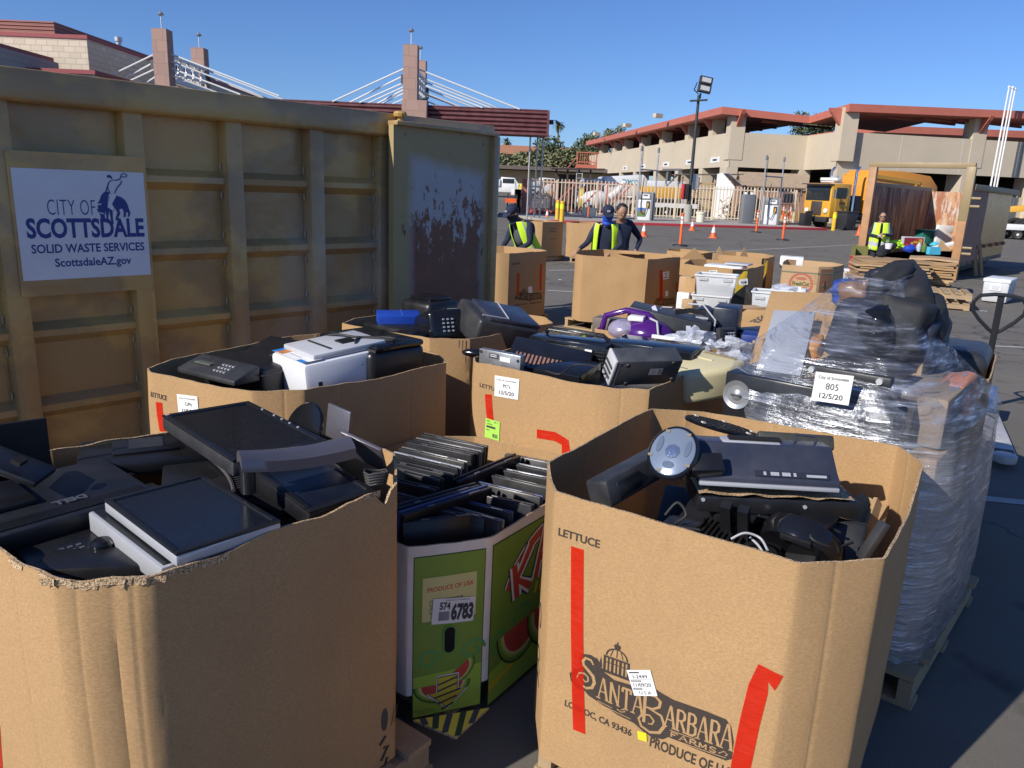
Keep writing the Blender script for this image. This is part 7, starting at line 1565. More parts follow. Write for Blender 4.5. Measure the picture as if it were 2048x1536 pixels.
for k, (px, py, hdg, mt, lab) in enumerate(((985, 992, 36, m_bez, 'long black laptop standing diagonally through the middle'), (880, 1055, 48, m_char, 'black laptop slanting at the front left corner'), (905, 1062, 46, m_l3, 'thin blue edged laptop slanting at the front left'))): laptop(P(px - 20, py, zt - .0), hdg, 8, mt, 'upright closed ' + lab, .42, .28, .032)
for k, (px, py, mt, lab) in enumerate(((1068, 975, m_char, 'furthest in the right row'), (1066, 990, m_l2, 'rounded silver one, back of the right row'), (1055, 1006, m_l2, 'bright silver one, front of the silver pair'), (1040, 1022, m_bez, 'black one in front of the silver pair'), (1010, 1040, m_l3, 'blue black one, middle right'), (990, 1058, m_bez, 'black one near the front corner'), (950, 1072, m_l3, 'blue edged one nearest the front corner'))): laptop(P(px, py, zt - .02), 116 + rnd.uniform(-3, 3), rnd.uniform(-10, 2), mt, 'upright closed laptop, ' + lab, .3, .26, .026)
for k, (px, py, hdg, mt, lab) in enumerate(((858, 1075, 118, m_bez, 'low black one behind the chamfered front panel'), (900, 1082, 112, m_char, 'grey one close to the chamfered front panel'), (935, 1085, 120, m_l1, 'grey edged one next to the front corner'), (880, 1098, 70, m_bez, 'black one lying across the chamfered front panel'), (840, 1060, 120, m_l1, 'grey one at the far left front'))): laptop(P(px, py, zt - .01), hdg, -8, mt, 'upright closed laptop, ' + lab, .28, .24, .03)
solo(MB().box((0, 0, 0), (.75, .75, .3)), 'laptop_stack', m_bez, 'buried dark laptops below the upright ones in the melon bin', 'laptop', LOC((ML.cen.x, ML.cen.y, .33), 34), bevel=.02)
# ------------------------------------------------------------------ stretch wrapped load
def filmmat():
    t = NT('stretch_film'); t.t.nodes.remove(t.b)
    g = t.n('ShaderNodeBsdfPrincipled'); g.inputs['Base Color'].default_value = (.66, .69, .76, 1); g.inputs['Metallic'].default_value = .6; g.inputs['Roughness'].default_value = .2
    tr = t.n('ShaderNodeBsdfTransparent'); tr.inputs[0].default_value = (.97, .98, 1, 1); mx = t.n('ShaderNodeMixShader')
    s1 = t.noise(1.0, 7, .65, t.mapping((5, 5, 46), (.25, .45, .3))); s2 = t.noise(1.0, 6, .6, t.mapping((4, 4, 60), (-.35, -.2, 1.2)))
    s = t.math('MAXIMUM', s1, s2)
    f = t.ramp(s, [(.48, .04), (.58, .20), (.69, .80)])
    big = t.ramp(t.noise(3.2, 3, .5), [(.35, .0), (.7, .10)])
    sz = t.n('ShaderNodeSeparateXYZ'); t.l(t.tc, sz.inputs[0]); low = t.ramp(t.math('MULTIPLY', sz.outputs[2], .6), [(.55, .34), (.66, .0)])       # more turns of film low down
    t.l(t.math('MINIMUM', t.math('ADD', t.math('ADD', f, big), low), .93), mx.inputs[0]); t.l(tr.outputs[0], mx.inputs[1]); t.l(g.outputs[0], mx.inputs[2]); t.l(mx.outputs[0], t.o.inputs[0])
    b = t.n('ShaderNodeBump'); b.inputs['Strength'].default_value = .8; b.inputs['Distance'].default_value = .012
    t.l(t.math('ADD', s, t.math('MULTIPLY', t.noise(7, 5, .6), .8)), b.inputs['Height']); t.l(b.outputs[0], g.inputs['Normal']); return t.m
m_film = filmmat()
N0 = V((1.60, 2.63, 0)); eu = hd(-51); ev = hd(40); WC = N0 + eu * .42 + ev * .55
def W(u, v, z): return WC + eu * u + ev * v + V((0, 0, z))      # u to the left-back, v along the right side
pallet((WC.x, WC.y), 40, 'wooden pallet under the stretch wrapped load', 'pallets under the bins', 1.15, .88)
MW = Matrix((eu * -1, ev, V((0, 0, 1)))).transposed().to_4x4(); MW.translation = WC      # local x to the right front, y back, z up
m_brc = cardboard('carton_grey', (.26, .21, .17))
t = thing('wrapped_cartons', 'grey brown carton block forming the lower wrapped load', 'carton', MW); MB().box((0, 0, .38), (.72, .98, .46)).build('lower_carton', m_brc, t, bevel=.01); MB().box((.0, .0, .80), (.71, .98, .36)).build('upper_carton', m_kraft2, t, bevel=.01)
m_spk = mat('speaker_black', (.016, .017, .02), .3, var=.25)
fpn = -eu * 0 - ev                        # outward normal of the front face
def fw(px, py, push=0.0): return PL(px, py, W(0, -.55, 0) - ev * push, ev)
def boxpx(name, label, cat, tl, br, depth, mt, bev=.01, push=0.0, group=None):
    a_, b_ = fw(*tl, push), fw(*br, push); x = (b_ - a_); x.z = 0; L_ = x.length; x.normalize(); H_ = a_.z - b_.z
    M = Matrix((x, ev, V((0, 0, 1)))).transposed().to_4x4(); M.translation = V((a_.x, a_.y, b_.z))
    th = thing(name, label, cat, M, group); p = MB().box((L_ / 2, depth / 2, H_ / 2), (L_, depth, H_)).build('cabinet', mt, th, bevel=bev); return th, p, L_, H_
th, p, L_, H_ = boxpx('loudspeaker', 'black loudspeaker with silver cone under the film, left of the 805 sign', 'speaker', (1452, 742), (1612, 893), .34, m_spk)
cn2 = Matrix.Translation((L_ * .16, -.002, H_ * .62)) @ Matrix.Rotation(R(90), 4, 'X'); MB().lathe([(.062, 0), (.06, .006), (.03, -.004), (.022, .004), (.008, .01)], 30, cn2).build('cone', mat('cone_silver', (.42, .43, .44), .3, metal=.6), p, smooth=True); MB().bar((L_ * .16 - .022, -.012, H_ * .62), (L_ * .16 + .022, -.012, H_ * .62), .006, .006).build('cone_bar', m_ink, p)
th, p, L_, H_ = boxpx('audio_receiver', 'big glossy black audio cabinet under the film behind the 805 sign', 'audio equipment', (1618, 778), (1800, 905), .42, m_gls, .01, -.03)
m = MB(); m.box((L_ * .3, -.002, H_ * .5), (L_ * .5, .006, .02)); m.box((L_ * .75, -.002, H_ * .5), (.1, .006, .1)); m.build('front_trim', m_char, p)
th, p, L_, H_ = boxpx('audio_receiver', 'slim charcoal receiver lying on the glossy cabinet under the film', 'audio equipment', (1612, 728), (1780, 776), .36, m_char, .006, -.06); m = MB()
for k in range(2): m.lathe([(.014, 0), (.012, .012)], 14, Matrix.Translation((L_ * (.08 + .8 * k), 0, H_ * .5)) @ Matrix.Rotation(R(90), 4, 'X'))
m.build('knob', m_lgrey, p, smooth=True)
t = thing('grey_case', 'dark grey case at the right end of the wrapped load', 'case', MW); MB().box((.19, -.08, 1.09), (.3, .6, .2)).build('body', m_brc, t, bevel=.015); MB().box((.342, -.08, 1.09), (.004, .56, .012)).build('seam', m_char, t)
t = thing('carton', 'brown carton in the middle of the wrapped load', 'carton', MW); MB().box((-.12, .25, 1.12), (.55, .5, .26)).build('walls', m_kraft2, t, bevel=.006); MB().box((-.12, .25, 1.2515), (.5, .05, .003)).build('packing_tape', mat('tape_tan', (.45, .34, .2), .35), t)
def slab2(name, label, cat, pts, mt, th_=.012): 
    a_, b_, c_ = pts; M, w_, h_ = frame3(a_, b_, c_); t = thing(name, label, cat, M); MB().box((w_ / 2, h_ / 2, -th_ / 2), (w_, h_, th_)).build('sheet', mt, t, bevel=.003); return t, w_, h_
slab2('cardboard_sheet', 'big brown cardboard panel slanting under the film on the left', 'cardboard', (W(.46, -.38, 1.12), W(.12, -.30, 1.14), W(.40, .30, 1.46)), m_kraft)
slab2('flat_sheet', 'pale grey flat panel slanting under the film on the left', 'panel', (W(.40, -.42, 1.17), W(.22, -.38, 1.18), W(.34, .02, 1.40)), mat('panel_grey', (.34, .36, .40), .4))
m_nyl = mat('nylon_black', (.017, .018, .021), .75, var=.3, bump=.35, bscale=160); m_lea = mat('leather_brown', (.20, .105, .06), .35, var=.2, bump=.2, bscale=30)
def soft(name, label, cat, c, dims, head, rx, ry, mt, seed, amp=.16, bev=True):
    th = thing(name, label, cat, LOC(c, head) @ Matrix.Rotation(R(rx), 4, 'X') @ Matrix.Rotation(R(ry), 4, 'Y'))
    bm = bmesh.new(); bmesh.ops.create_cube(bm, size=1); bmesh.ops.subdivide_edges(bm, edges=bm.edges[:], cuts=7, use_grid_fill=True); mb_ = MB(); vs = []
    for v in bm.verts:
        q = v.co.copy(); r_ = q.normalized() * .62; k = q.lerp(r_, .45); n_ = noise.noise(q * 3.1 + V((seed, 0, 0))); k *= 1 + amp * n_; vs.append(V((k.x * dims[0], k.y * dims[1], k.z * dims[2])))
    mb_.add(vs, [tuple(v.index for v in f.verts) for f in bm.faces]); bm.free(); mb_.build('shell', mt, th, smooth=True, angle=80); return th
P_ = lambda px, py, v: PL(px, py, W(0, v, 0), ev)
th = soft('carry_bag', 'black padded nylon bag on the very top of the wrapped load', 'bag', P_(1800, 600, .32), (.52, .24, .24), 112, 22, 12, m_nyl, 3); m = MB(); m.tube([V((-.2 + .022 * k, .125 + .0 * k, .07 * math.sin(k * .3))) for k in range(19)], .012, 8); m.build('piping', m_black, th, smooth=True)
th = soft('carry_bag', 'rounded black bag flap leaning over the topmost bag', 'bag', P_(1770, 585, .22), (.26, .10, .25), 140, -25, 20, m_nyl, 7); m = MB(); m.tube([(.12 * math.cos(R(a)), .055, .12 * math.sin(R(a))) for a in range(0, 360, 20)], .009, 8, closed=True); m.build('piping', m_black, th, smooth=True)
soft('backpack', 'dark blue black backpack under the film below the leather pouch', 'bag', P_(1715, 668, .02), (.28, .2, .30), 128, -12, 8, mat('nylon_navy', (.018, .022, .04), .55, bump=.3, bscale=150), 11)
soft('backpack', 'second dark backpack right of the first under the film', 'bag', P_(1800, 660, .05), (.30, .22, .26), 130, -8, -10, m_nyl, 13); soft('equipment_bag', 'black bag at the right shoulder of the wrapped load', 'bag', P_(1826, 650, .2), (.24, .24, .22), 120, 8, 18, m_nyl, 17)
soft('leather_pouch', 'crumpled brown leather pouch beside the topmost black bag', 'pouch', P_(1712, 608, .12), (.20, .12, .17), 120, 10, -15, m_lea, 19, .35); soft('glossy_case', 'small glossy black case at the centre of the film', 'case', P_(1755, 655, -.12), (.14, .12, .16), 128, 20, 20, m_gls, 23)
soft('blue_bag', 'blue cloth bag peeking out beside the leather pouch', 'bag', P_(1700, 583, .3), (.22, .14, .1), 120, 0, 0, mat('cloth_blue', (.012, .05, .28), .7), 29); soft('orange_bag', 'small orange pouch under the film below the grey panel', 'bag', P_(1618, 700, -.12), (.14, .1, .1), 120, 0, 20, mat('cloth_orange', (.6, .25, .03), .6), 31)
soft('equipment_bag', 'dark blue bag filling the right of the wrapped load', 'bag', W(-.04, .2, 1.30), (.28, .4, .24), 40, 0, 0, mat('cloth_navy', (.022, .026, .045), .6), 37); soft('orange_bag', 'orange printed sack at the right side of the wrapped load', 'bag', W(-.29, .08, 1.10), (.10, .4, .2), 40, 0, 0, mat('cloth_salmon', (.5, .2, .11), .6), 41)
# the film itself: rings round the load
rings = [(.10, .0, .0, .43, .56, .3), (.35, 0, 0, .44, .565, .32), (.7, 0, 0, .445, .57, .35), (1.0, .05, .0, .485, .57, .4), (1.1, .06, -.02, .49, .55, .42), (1.2, .11, -.03, .43, .49, .45), (1.29, .12, -.02, .36, .42, .6), (1.39, .13, .06, .26, .34, .75), (1.49, .13, .13, .18, .25, .9), (1.58, .12, .18, .11, .16, 1)]
def filmpt(a, i):
    z, cu_, cv_, hu, hv, e = rings[i]; c, s = math.cos(a), math.sin(a); e = .28 + .5 * e
    u = cu_ + hu * math.copysign(abs(c) ** e, c); v = cv_ + hv * math.copysign(abs(s) ** e, s); p = W(u, v, z)
    o_ = V((eu.x * c + ev.x * s, eu.y * c + ev.y * s, 0)); p += o_ * (.016 * noise.noise(V((c * 3, s * 3, z * 7))) + .012 * noise.noise(V((c * 8, s * 8, z * 3)))); p.z += .02 * noise.noise(V((c * 2, s * 2, z * 2 + 9)))
    return p
m = MB(); na = 110; sub = 5; nr = (len(rings) - 1) * sub
def fp2(u, v):
    k = min(v * (len(rings) - 1), len(rings) - 1.0001); i = int(k); f = k - i; a = u * 2 * math.pi; f = f * f * (3 - 2 * f) * .5 + f * .5
    p = filmpt(a, i).lerp(filmpt(a, i + 1), f); p += V((math.cos(a), math.sin(a), 0)) * .006 * noise.noise(V((math.cos(a) * 14 + p.z * 6, math.sin(a) * 14, p.z * 22))); return p
m.grid(fp2, na, nr); fo = m.build('stretch_wrap', m_film, None, smooth=True, angle=180); tag(fo, 'clear stretch film wound round the loaded pallet with bags on top', 'stretch wrap')
q = [fw(1632, 743, .05), fw(1708, 752, .05), fw(1697, 811, .05), fw(1622, 800, .05)]
t = thing('paper_sign', 'white paper sign reading 805 stuck on the stretch film', 'paper sign', LOC(q[3]))
x_ = (q[2] - q[3]); y_ = (q[0] - q[3]); nn_ = x_.cross(y_).normalized(); mp = lambda u, v, l: q[3] * (1 - u) * (1 - v) + q[2] * u * (1 - v) + q[0] * (1 - u) * v + q[1] * u * v + nn_ * l
Art().put(rect2d(0, 0, 1, 1)).build('sheet', m_paper, mp, t); a = Art(); a.put(fit(text2d('City of Scottsdale', .005), .1, .76, .8, .13)); a.put(fit(text2d('805'), .33, .44, .34, .22)); a.put(fit(text2d('12/5/20', .01), .2, .13, .62, .18)); a.build('lettering', m_ink, mp, t, lift=.003)

# ------------------------------------------------------------------ middle distance bins
GM2 = 'bulk bins in the middle of the yard'
M1 = bulk_bin('brown farm logo bin just right of the container door', v3([(-.28, 10.34), (-.1, 10.35), (.42, 11.04), (.38, 11.28), (-.2, 11.65), (-.45, 11.6), (-.95, 10.95), (-.9, 10.72)]), group=GM2, seed=33, step=.06, amp=.01)
text_px(M1, 1, 'LETTUCE', (1025, 530), (1040, 528.6), (1025, 526), .03); farm_logo(M1, 1, (1029, 606), (1083, 599), (1029, 583)); text_px(M1, 1, 'LOMPOC, CA 93436', (1029, 612), (1054, 609), (1029, 609), .03); text_px(M1, 1, 'PRODUCE OF U.S.A.', (1059, 608.5), (1083, 605), (1059, 605.5), .03)
tape_px(M1, 1, [(1036, 546), (1035, 593)], .06); tape_px(M1, 1, [(1082, 528), (1080, 580)], .06); label_quad(M1, 1, [(1054.5, 574), (1063, 572), (1064, 585), (1056, 586)], m_paper); label_quad(M1, 1, [(1027, 613), (1037, 611), (1037, 622), (1027, 624)], mat('sticker_blue', (.02, .2, .55), .5), 'blue_sticker')
M2 = bulk_bin('wide plain brown bin in front of the worker in the blue face cover', v3([(.80, 10.8), (.89, 10.59), (1.52, 10.43), (1.74, 10.37), (2.3, 10.94), (2.25, 11.3), (1.6, 11.8), (1.3, 11.85), (.9, 11.4)]), group=GM2, seed=37, step=.06, amp=.012)
tape_px(M2, 3, [(1321.5, 540), (1321, 606)], .07); label_quad(M2, 3, [(1324, 544), (1337, 542), (1336, 557), (1325, 559)], m_paper, items=((.2, .75, .8, .82), (.35, .5, .65, .6), (.2, .2, .8, .3))); label_quad(M2, 3, [(1329, 582), (1335, 581), (1335, 592), (1329, 593)], m_paper); farm_logo(M2, 3, (1308, 615), (1349, 609), (1308, 595)); tape_px(M2, 3, [(1354, 566), (1356, 590)], .08)
M3 = bulk_bin('tall brown bin behind the left worker, beside the yellow bollards', v3([(.42, 20.85), (.63, 20.8), (1.22, 21.4), (1.2, 21.7), (.7, 22.1), (.4, 22.05), (-.1, 21.5), (-.08, 21.2)]), group=GM2, seed=41, step=.1, amp=.02)
for k, (y0, y1) in enumerate(((457, 459), (462, 464), (477, 478.5))): text_px(M3, 1, 'SWEET ONIONS' if False else 'PRODUCE', (1098, y1), (1112, y1 - 1), (1098, y0), .02)
M4 = bulk_bin('far brown bin directly behind the worker in the blue face cover', v3([(1.3, 21.4), (1.4, 21.15), (2.15, 20.95), (2.4, 21.05), (2.8, 21.6), (2.7, 21.9), (2.0, 22.2), (1.7, 22.2)]), group=GM2, seed=43, step=.1, amp=.015)
for b, lab, h in ((M1, 'pallet under the farm logo bin by the container door', 37), (M2, 'pallet under the wide plain bin', 40), (M3, 'pallet under the tall bin by the yellow bollards', 40), (M4, 'pallet under the far bin behind the worker', 15)): pallet((b.cen.x, b.cen.y), h, lab, 'pallets under the bins')
W1 = bulk_bin('yellow and black printed bin behind the clear tubs', v3([(2.27, 9.65), (2.63, 9.48), (2.83, 9.51), (3.25, 10.2), (3.1, 10.5), (2.6, 10.7), (2.35, 10.6), (2.12, 9.9)]), group=GM2, seed=47, step=.06, amp=.006)
W2 = bulk_bin('larger yellow and black bin behind the one with the down arrow', v3([(2.85, 11.0), (3.36, 10.72), (3.46, 10.75), (3.70, 11.2), (3.66, 11.5), (3.3, 11.8), (3.05, 11.75), (2.85, 11.4)], 1.1), group=GM2, seed=51, step=.06, amp=.006)
W3 = bulk_bin('yellow striped bin with folded flap behind the wide plain bin', v3([(2.42, 11.85), (2.62, 11.7), (2.8, 11.72), (3.0, 12.0), (2.95, 12.3), (2.6, 12.5), (2.4, 12.4), (2.3, 12.05)], 1.06), group=GM2, seed=53, step=.06, amp=.012)
FC = bulk_bin('pale brown bin with round red melon emblem, far right of the bins', v3([(3.55, 10.4), (3.97, 10.22), (4.21, 10.32), (4.55, 10.81), (4.5, 11.1), (4.1, 11.35), (3.9, 11.3), (3.66, 10.75)]), group=GM2, seed=57, step=.06, amp=.006, mats=(m_kraft3, m_kraft3, m_edge))
for b, lab in ((W3, 'pallet under the striped bin with the folded flap'), (W1, 'pallet under the bin with the down arrow'), (W2, 'pallet under the larger striped bin'), (FC, 'pallet under the bin with the red melon emblem')): pallet((b.cen.x, b.cen.y), 36, lab, 'pallets under the bins', .9, .8)
m_by = mat('print_black', (.02, .019, .016), .6)
def hazard(b, i, seed=0, arrow=True):
    L_ = b.p[i][4]; z0, z1 = b.zb + .02, b.c[i].z - .01; H_ = z1 - z0; a = Art(.0008); U = lambda x, y: (L_ * (.02 + .96 * x), z0 + H_ * y); pl_ = lambda pts: poly2d([[U(*p) for p in pts]])
    a.put(pl_([(0, 0), (1, 0), (1, 1), (0, 1)]), 0); a.put(pl_([(0, .62), (1, .80), (1, .98), (.75, .98), (0, .80)]), 1, 1); a.put(pl_([(0, .05), (.35, .05), (0, .3)]), 1, 1); a.put(pl_([(1, .1), (1, .45), (.75, .4)]), 1, 1)
    if arrow: a.put(pl_([(.36, .45), (.64, .45), (.64, .25), (.84, .25), (.5, .05), (.16, .25), (.36, .25)]), 0, 2); a.put(pl_([(.42, .42), (.58, .42), (.58, .21), (.70, .21), (.5, .09), (.30, .21), (.42, .21)]), 1, 3)
    return a.build('printed_stripes', [m_by, mat('print_amber', (.62, .42, .03), .6)], bsurf(b, i), b.t, lift=.002, grid=.08)
hazard(W1, 1); hazard(W2, 1, arrow=False); hazard(W3, 1, arrow=False)
label_quad(W1, 0, [(1418, 541), (1434, 540), (1434, 549), (1418, 550)], m_paper, items=((.1, .7, .9, .85), (.3, .3, .7, .5))); label_quad(W1, 1, [(1478, 559), (1495, 557), (1495, 569), (1478, 571)], m_paper, items=(('9146', .2, .2, .7, .5, .04),)); tape_px(W1, 1, [(1466, 562), (1482, 566)], .04, m_paper, name='paper_tape')
pa_ = Art(.001); cx_, cz_ = FC.uv(0, 1602, 568); gear = [(cx_ + (.148 + .009 * (k % 2)) * math.cos(k * math.pi / 24), cz_ + (.148 + .009 * (k % 2)) * math.sin(k * math.pi / 24)) for k in range(48)]
m_er = mat('emblem_red', (.40, .13, .08), .7); pa_.put(poly2d([gear, ell(cx_, cz_, .122, .122)])); pa_.put(poly2d([ell(cx_, cz_ - .035, .085, .055, 14, 180, 360)]), 0, 1); pa_.put(fit(text2d('FreshCut', .03), cx_ - .105, cz_ - .022, .21, .055), 1, 2); pa_.put(poly2d([ell(cx_, cz_ + .075, .07, .02)]), 0, 1); pa_.build('printed_emblem', [m_er, mat('emblem_green', (.10, .12, .03), .6)], bsurf(FC, 0), FC.t, lift=.003, grid=.08)
for k in range(4): text_px(FC, 0, 'PRODUCT OF USA', (1620, 553 + k * 5), (1634, 554 + k * 5), (1620, 550.5 + k * 5), .01, m_er)
a = Art(.001); L_ = FC.p[1][4]; a.put(rect2d(L_ * .15, .16, L_ * .85, 1.02)); a.put(poly2d([ell(L_ * .5, .80, .05, .05)]), 1, 1); a.put(rect2d(L_ * .3, .77, L_ * .7, .80), 2, 2); hx_, hz_ = FC.uv(1, 1649, 571); a.put(poly2d([ell(hx_, hz_, .02, .06)]), 3, 2); a.build('printed_band', [mat('band_brown', (.20, .10, .05), .7), m_er, mat('emblem_green', (0, 0, 0)), m_ink], bsurf(FC, 1), FC.t, lift=.003, grid=.08)
for i in (0, 1, 2): Art().put(rect2d(0, .955, FC.p[i][4], .97)).build('strap', mat('strap_green', (.16, .17, .12), .5), bsurf(FC, i), FC.t, lift=.006, grid=.06)
q = P(1588, 527, 1.0); t = thing('white_carton', 'white carton lying on top of the red emblem bin', 'carton', LOC(q + V((.05, .25, .0)), 20)); p = MB().box((0, 0, 0), (.32, .3, .16)).build('body', m_paper, t, bevel=.006); MB().box((0, -.02, .081), (.08, .08, .002)).build('emblem', m_lgrey, p)
t = thing('white_appliance', 'white plastic appliances inside the down arrow bin', 'appliance', LOC((2.68, 9.98, .95), 30)); MB().box((0, 0, 0), (.5, .3, .2)).build('body', m_pump, t, bevel=.03); MB().box((.15, .05, .12), (.3, .25, .02)).build('lid', m_lgrey, t, bevel=.006)
for k, (b_, lab, c_) in enumerate(((W3, 'tented carton flap folded over the striped bin on the left', (1390, 505)), (W2, 'pale triangular flap tip above the striped bins', (1440, 506)), (W2, 'dark flap tip at the back of the larger striped bin', (1490, 508)))):
    q = P(*c_, 1.12); m = MB(); s = .32 if k == 0 else .16
    m.add([q + V((-s * .6, 0, -.1)), q + V((s * .6, .05, -.1)), q + V((0, .05, .09 if k else .06)), q + V((-s * .6, .02, -.1)), q + V((s * .6, .07, -.1)), q + V((0, .07, .09 if k else .06))], [(0, 1, 2), (5, 4, 3), (0, 3, 4, 1), (1, 4, 5, 2), (2, 5, 3, 0)]); m.build('carton_flap', (m_kraft, m_kraft3, m_kraft2)[k], b_.t, world=True)
q = P(1330, 512, 1.02); m = MB(); m.bar(P(1250, 505, 1.0), P(1300, 508, 1.02), .5, .008); m.build('carton_flap', m_kraft, M2.t, world=True)
def tubmat():
    t = NT('clear_tub'); t.t.nodes.remove(t.b); g = t.n('ShaderNodeBsdfPrincipled'); g.inputs['Base Color'].default_value = (.66, .68, .70, 1); g.inputs['Roughness'].default_value = .3; tr = t.n('ShaderNodeBsdfTransparent'); mx = t.n('ShaderNodeMixShader'); mx.inputs[0].default_value = .62; t.l(tr.outputs[0], mx.inputs[1]); t.l(g.outputs[0], mx.inputs[2]); t.l(mx.outputs[0], t.o.inputs[0]); return t.m
m_tub = tubmat()
def tub(px, pyb, d, w_, h, head, label, fill, lid=True):
    q = D(px, pyb, d); t = thing('storage_tub', label, 'plastic tub', LOC(q, head), 'clear plastic tubs'); dp_ = w_ * .75
    o_ = MB(); k = .88
    vs = [(a * w_ / 2 * s, b * dp_ / 2 * s, z) for s, z in ((k, 0), (1, h), (.985, h), (k - .02, .006)) for a, b in ((-1, -1), (1, -1), (1, 1), (-1, 1))]; fs = [(0, 3, 2, 1), (12, 13, 14, 15)]
    for j in range(3): fs += [(j*4+i, j*4+(i+1)%4, j*4+4+(i+1)%4, j*4+4+i) for i in range(4)]
    o_.add(vs, fs); b = o_.build('tub', m_tub, t, bevel=.008); m = MB()
    for x0, y0, x1, y1 in ((-1, -1, 1, -1), (1, -1, 1, 1), (1, 1, -1, 1), (-1, 1, -1, -1)): m.bar((x0 * w_ / 2, y0 * dp_ / 2, h), (x1 * w_ / 2, y1 * dp_ / 2, h), .025, .018)
    m.build('rim', m_pump, t)
    if fill: m = MB(); r = random.Random(px); [m.bar((r.uniform(-.3, .3) * w_, r.uniform(-.25, .25) * dp_, .03), (r.uniform(-.35, .35) * w_, r.uniform(-.3, .3) * dp_, h * r.uniform(.3, .6)), .04, .02, mi=k_ % 3) for k_ in range(24)]; m.build('contents', [m_lgrey, m_paper, mat('contents_dark', (.06, .06, .07), .6)], t)
    for s in (-1, 1): MB().box((s * w_ * .3, -dp_ / 2 * .99, h * .82), (.1, .02, .03)).build('handle', m_lgrey, b)
    return t
tub(1421, 628, 9.0, .43, .23, 20, 'lower of two stacked clear tubs in front of the down arrow bin', False); tub(1431, 590, 9.0, .45, .235, 20, 'upper of two stacked clear tubs, half full', True); tub(1540, 645, 8.4, .42, .34, 22, 'tall clear tub with a black part leaning in it', False)
q = D(1520, 600, 8.4); solo(MB().bar(q + V((-.14, 0, .12)), q + V((.06, .05, -.22)), .1, .03), 'black_bracket', m_blk, 'black plastic part leaning out of the tall clear tub', 'part', bevel=.006)
for px, py, d, w_, h, dp_, head, lab, mt in ((1421, 700, 9.1, .9, .56, .7, 22, 'brown carton supporting the stacked clear tubs', m_kraft2), (1548, 720, 8.6, .8, .42, .6, 22, 'brown carton supporting the tall clear tub', m_kraft2), (1371, 586, 9.3, .14, .2, .14, 30, 'tiny brown carton left of the stacked tubs', m_kraft3), (1381, 600, 9.2, .12, .26, .14, 30, 'narrow brown carton touching the stacked tubs', m_kraft), (1366, 616, 9.15, .14, .19, .14, 25, 'small white carton under the tiny brown one', m_paper), (1376, 616, 8.9, .13, .1, .12, 28, 'small tan printed carton at the foot of the tubs', m_kraft3)):
    q = D(px, py, d); z0 = 0.0 if h > .4 else q.z; t = thing('carton', lab, 'carton', LOC((q.x, q.y, z0), head), 'small cartons round the tubs'); hh = h if h < .4 else (.58 if w_ > .85 else .5); p = MB().box((0, 0, hh / 2), (w_, dp_, hh)).build('walls', mt, t, bevel=.004); MB().box((0, 0, hh + .001), (w_ * .96, .04, .002)).build('packing_tape', mat('tape_tan', (0, 0, 0)), t)
q = D(1503, 650, 7.6); t = thing('printed_carton', 'battered brown carton with diagonal VERSAL lettering', 'carton', LOC(q, 22)); p = MB().box((0, .1, .06), (.46, .3, .2)).build('walls', m_kraft, t, bevel=.008); MB().bar((-.22, -.05, .162), (.05, .16, .168), .2, .006).build('flap', m_kraft3, t)
Art().put(xf(fit(text2d('VERSAL', .03), 0, 0, .24, .055), lambda x, y: (-.03 + x * .8 - y * .55, -.03 + x * .55 + y * .8))).build('lettering', m_ink, lambda u, v, l: V((u, -.051 - l, v)), p, world=False)
for k, (x, y, s) in enumerate(((1570, 582, 1), (1590, 586, 2))): solo(MB().blob((0, 0, .03), (.18, .1, .05), 2, .6, 3, seed=s), 'plastic_bag', m_paper if k else m_bag, ('crumpled clear', 'crumpled white')[k] + ' bag below the red emblem bin', 'plastic bag', LOC(D(x, y, 9.6)), smooth=True)
solo(MB().prism([(-.35, 0), (.35, 0), (.3, .5), (-.3, .5)], 0, .4), 'carton', m_kraft2, 'brown carton holding the crumpled bags below the red emblem bin', 'carton', LOC((D(1580, 600, 9.6).x, 9.4, .0), 20), 'small cartons round the tubs')

for k, (px, py, s, lab) in enumerate(((1966, 623, .13, 'small pale paper scrap on the asphalt by the cooler'), (1120, 560, .08, 'tiny scrap on the asphalt right of the farm logo bin'))):
    solo(MB().grid(lambda u, v: V(((u - .5) * s, (v - .5) * s * .6, .008 + .25 * s * noise.noise(V((u * 3, v * 3, k))) ** 2)), 5, 4), 'paper_scrap', m_paper, lab, 'scrap', LOC(P(px, py), 30 * k))
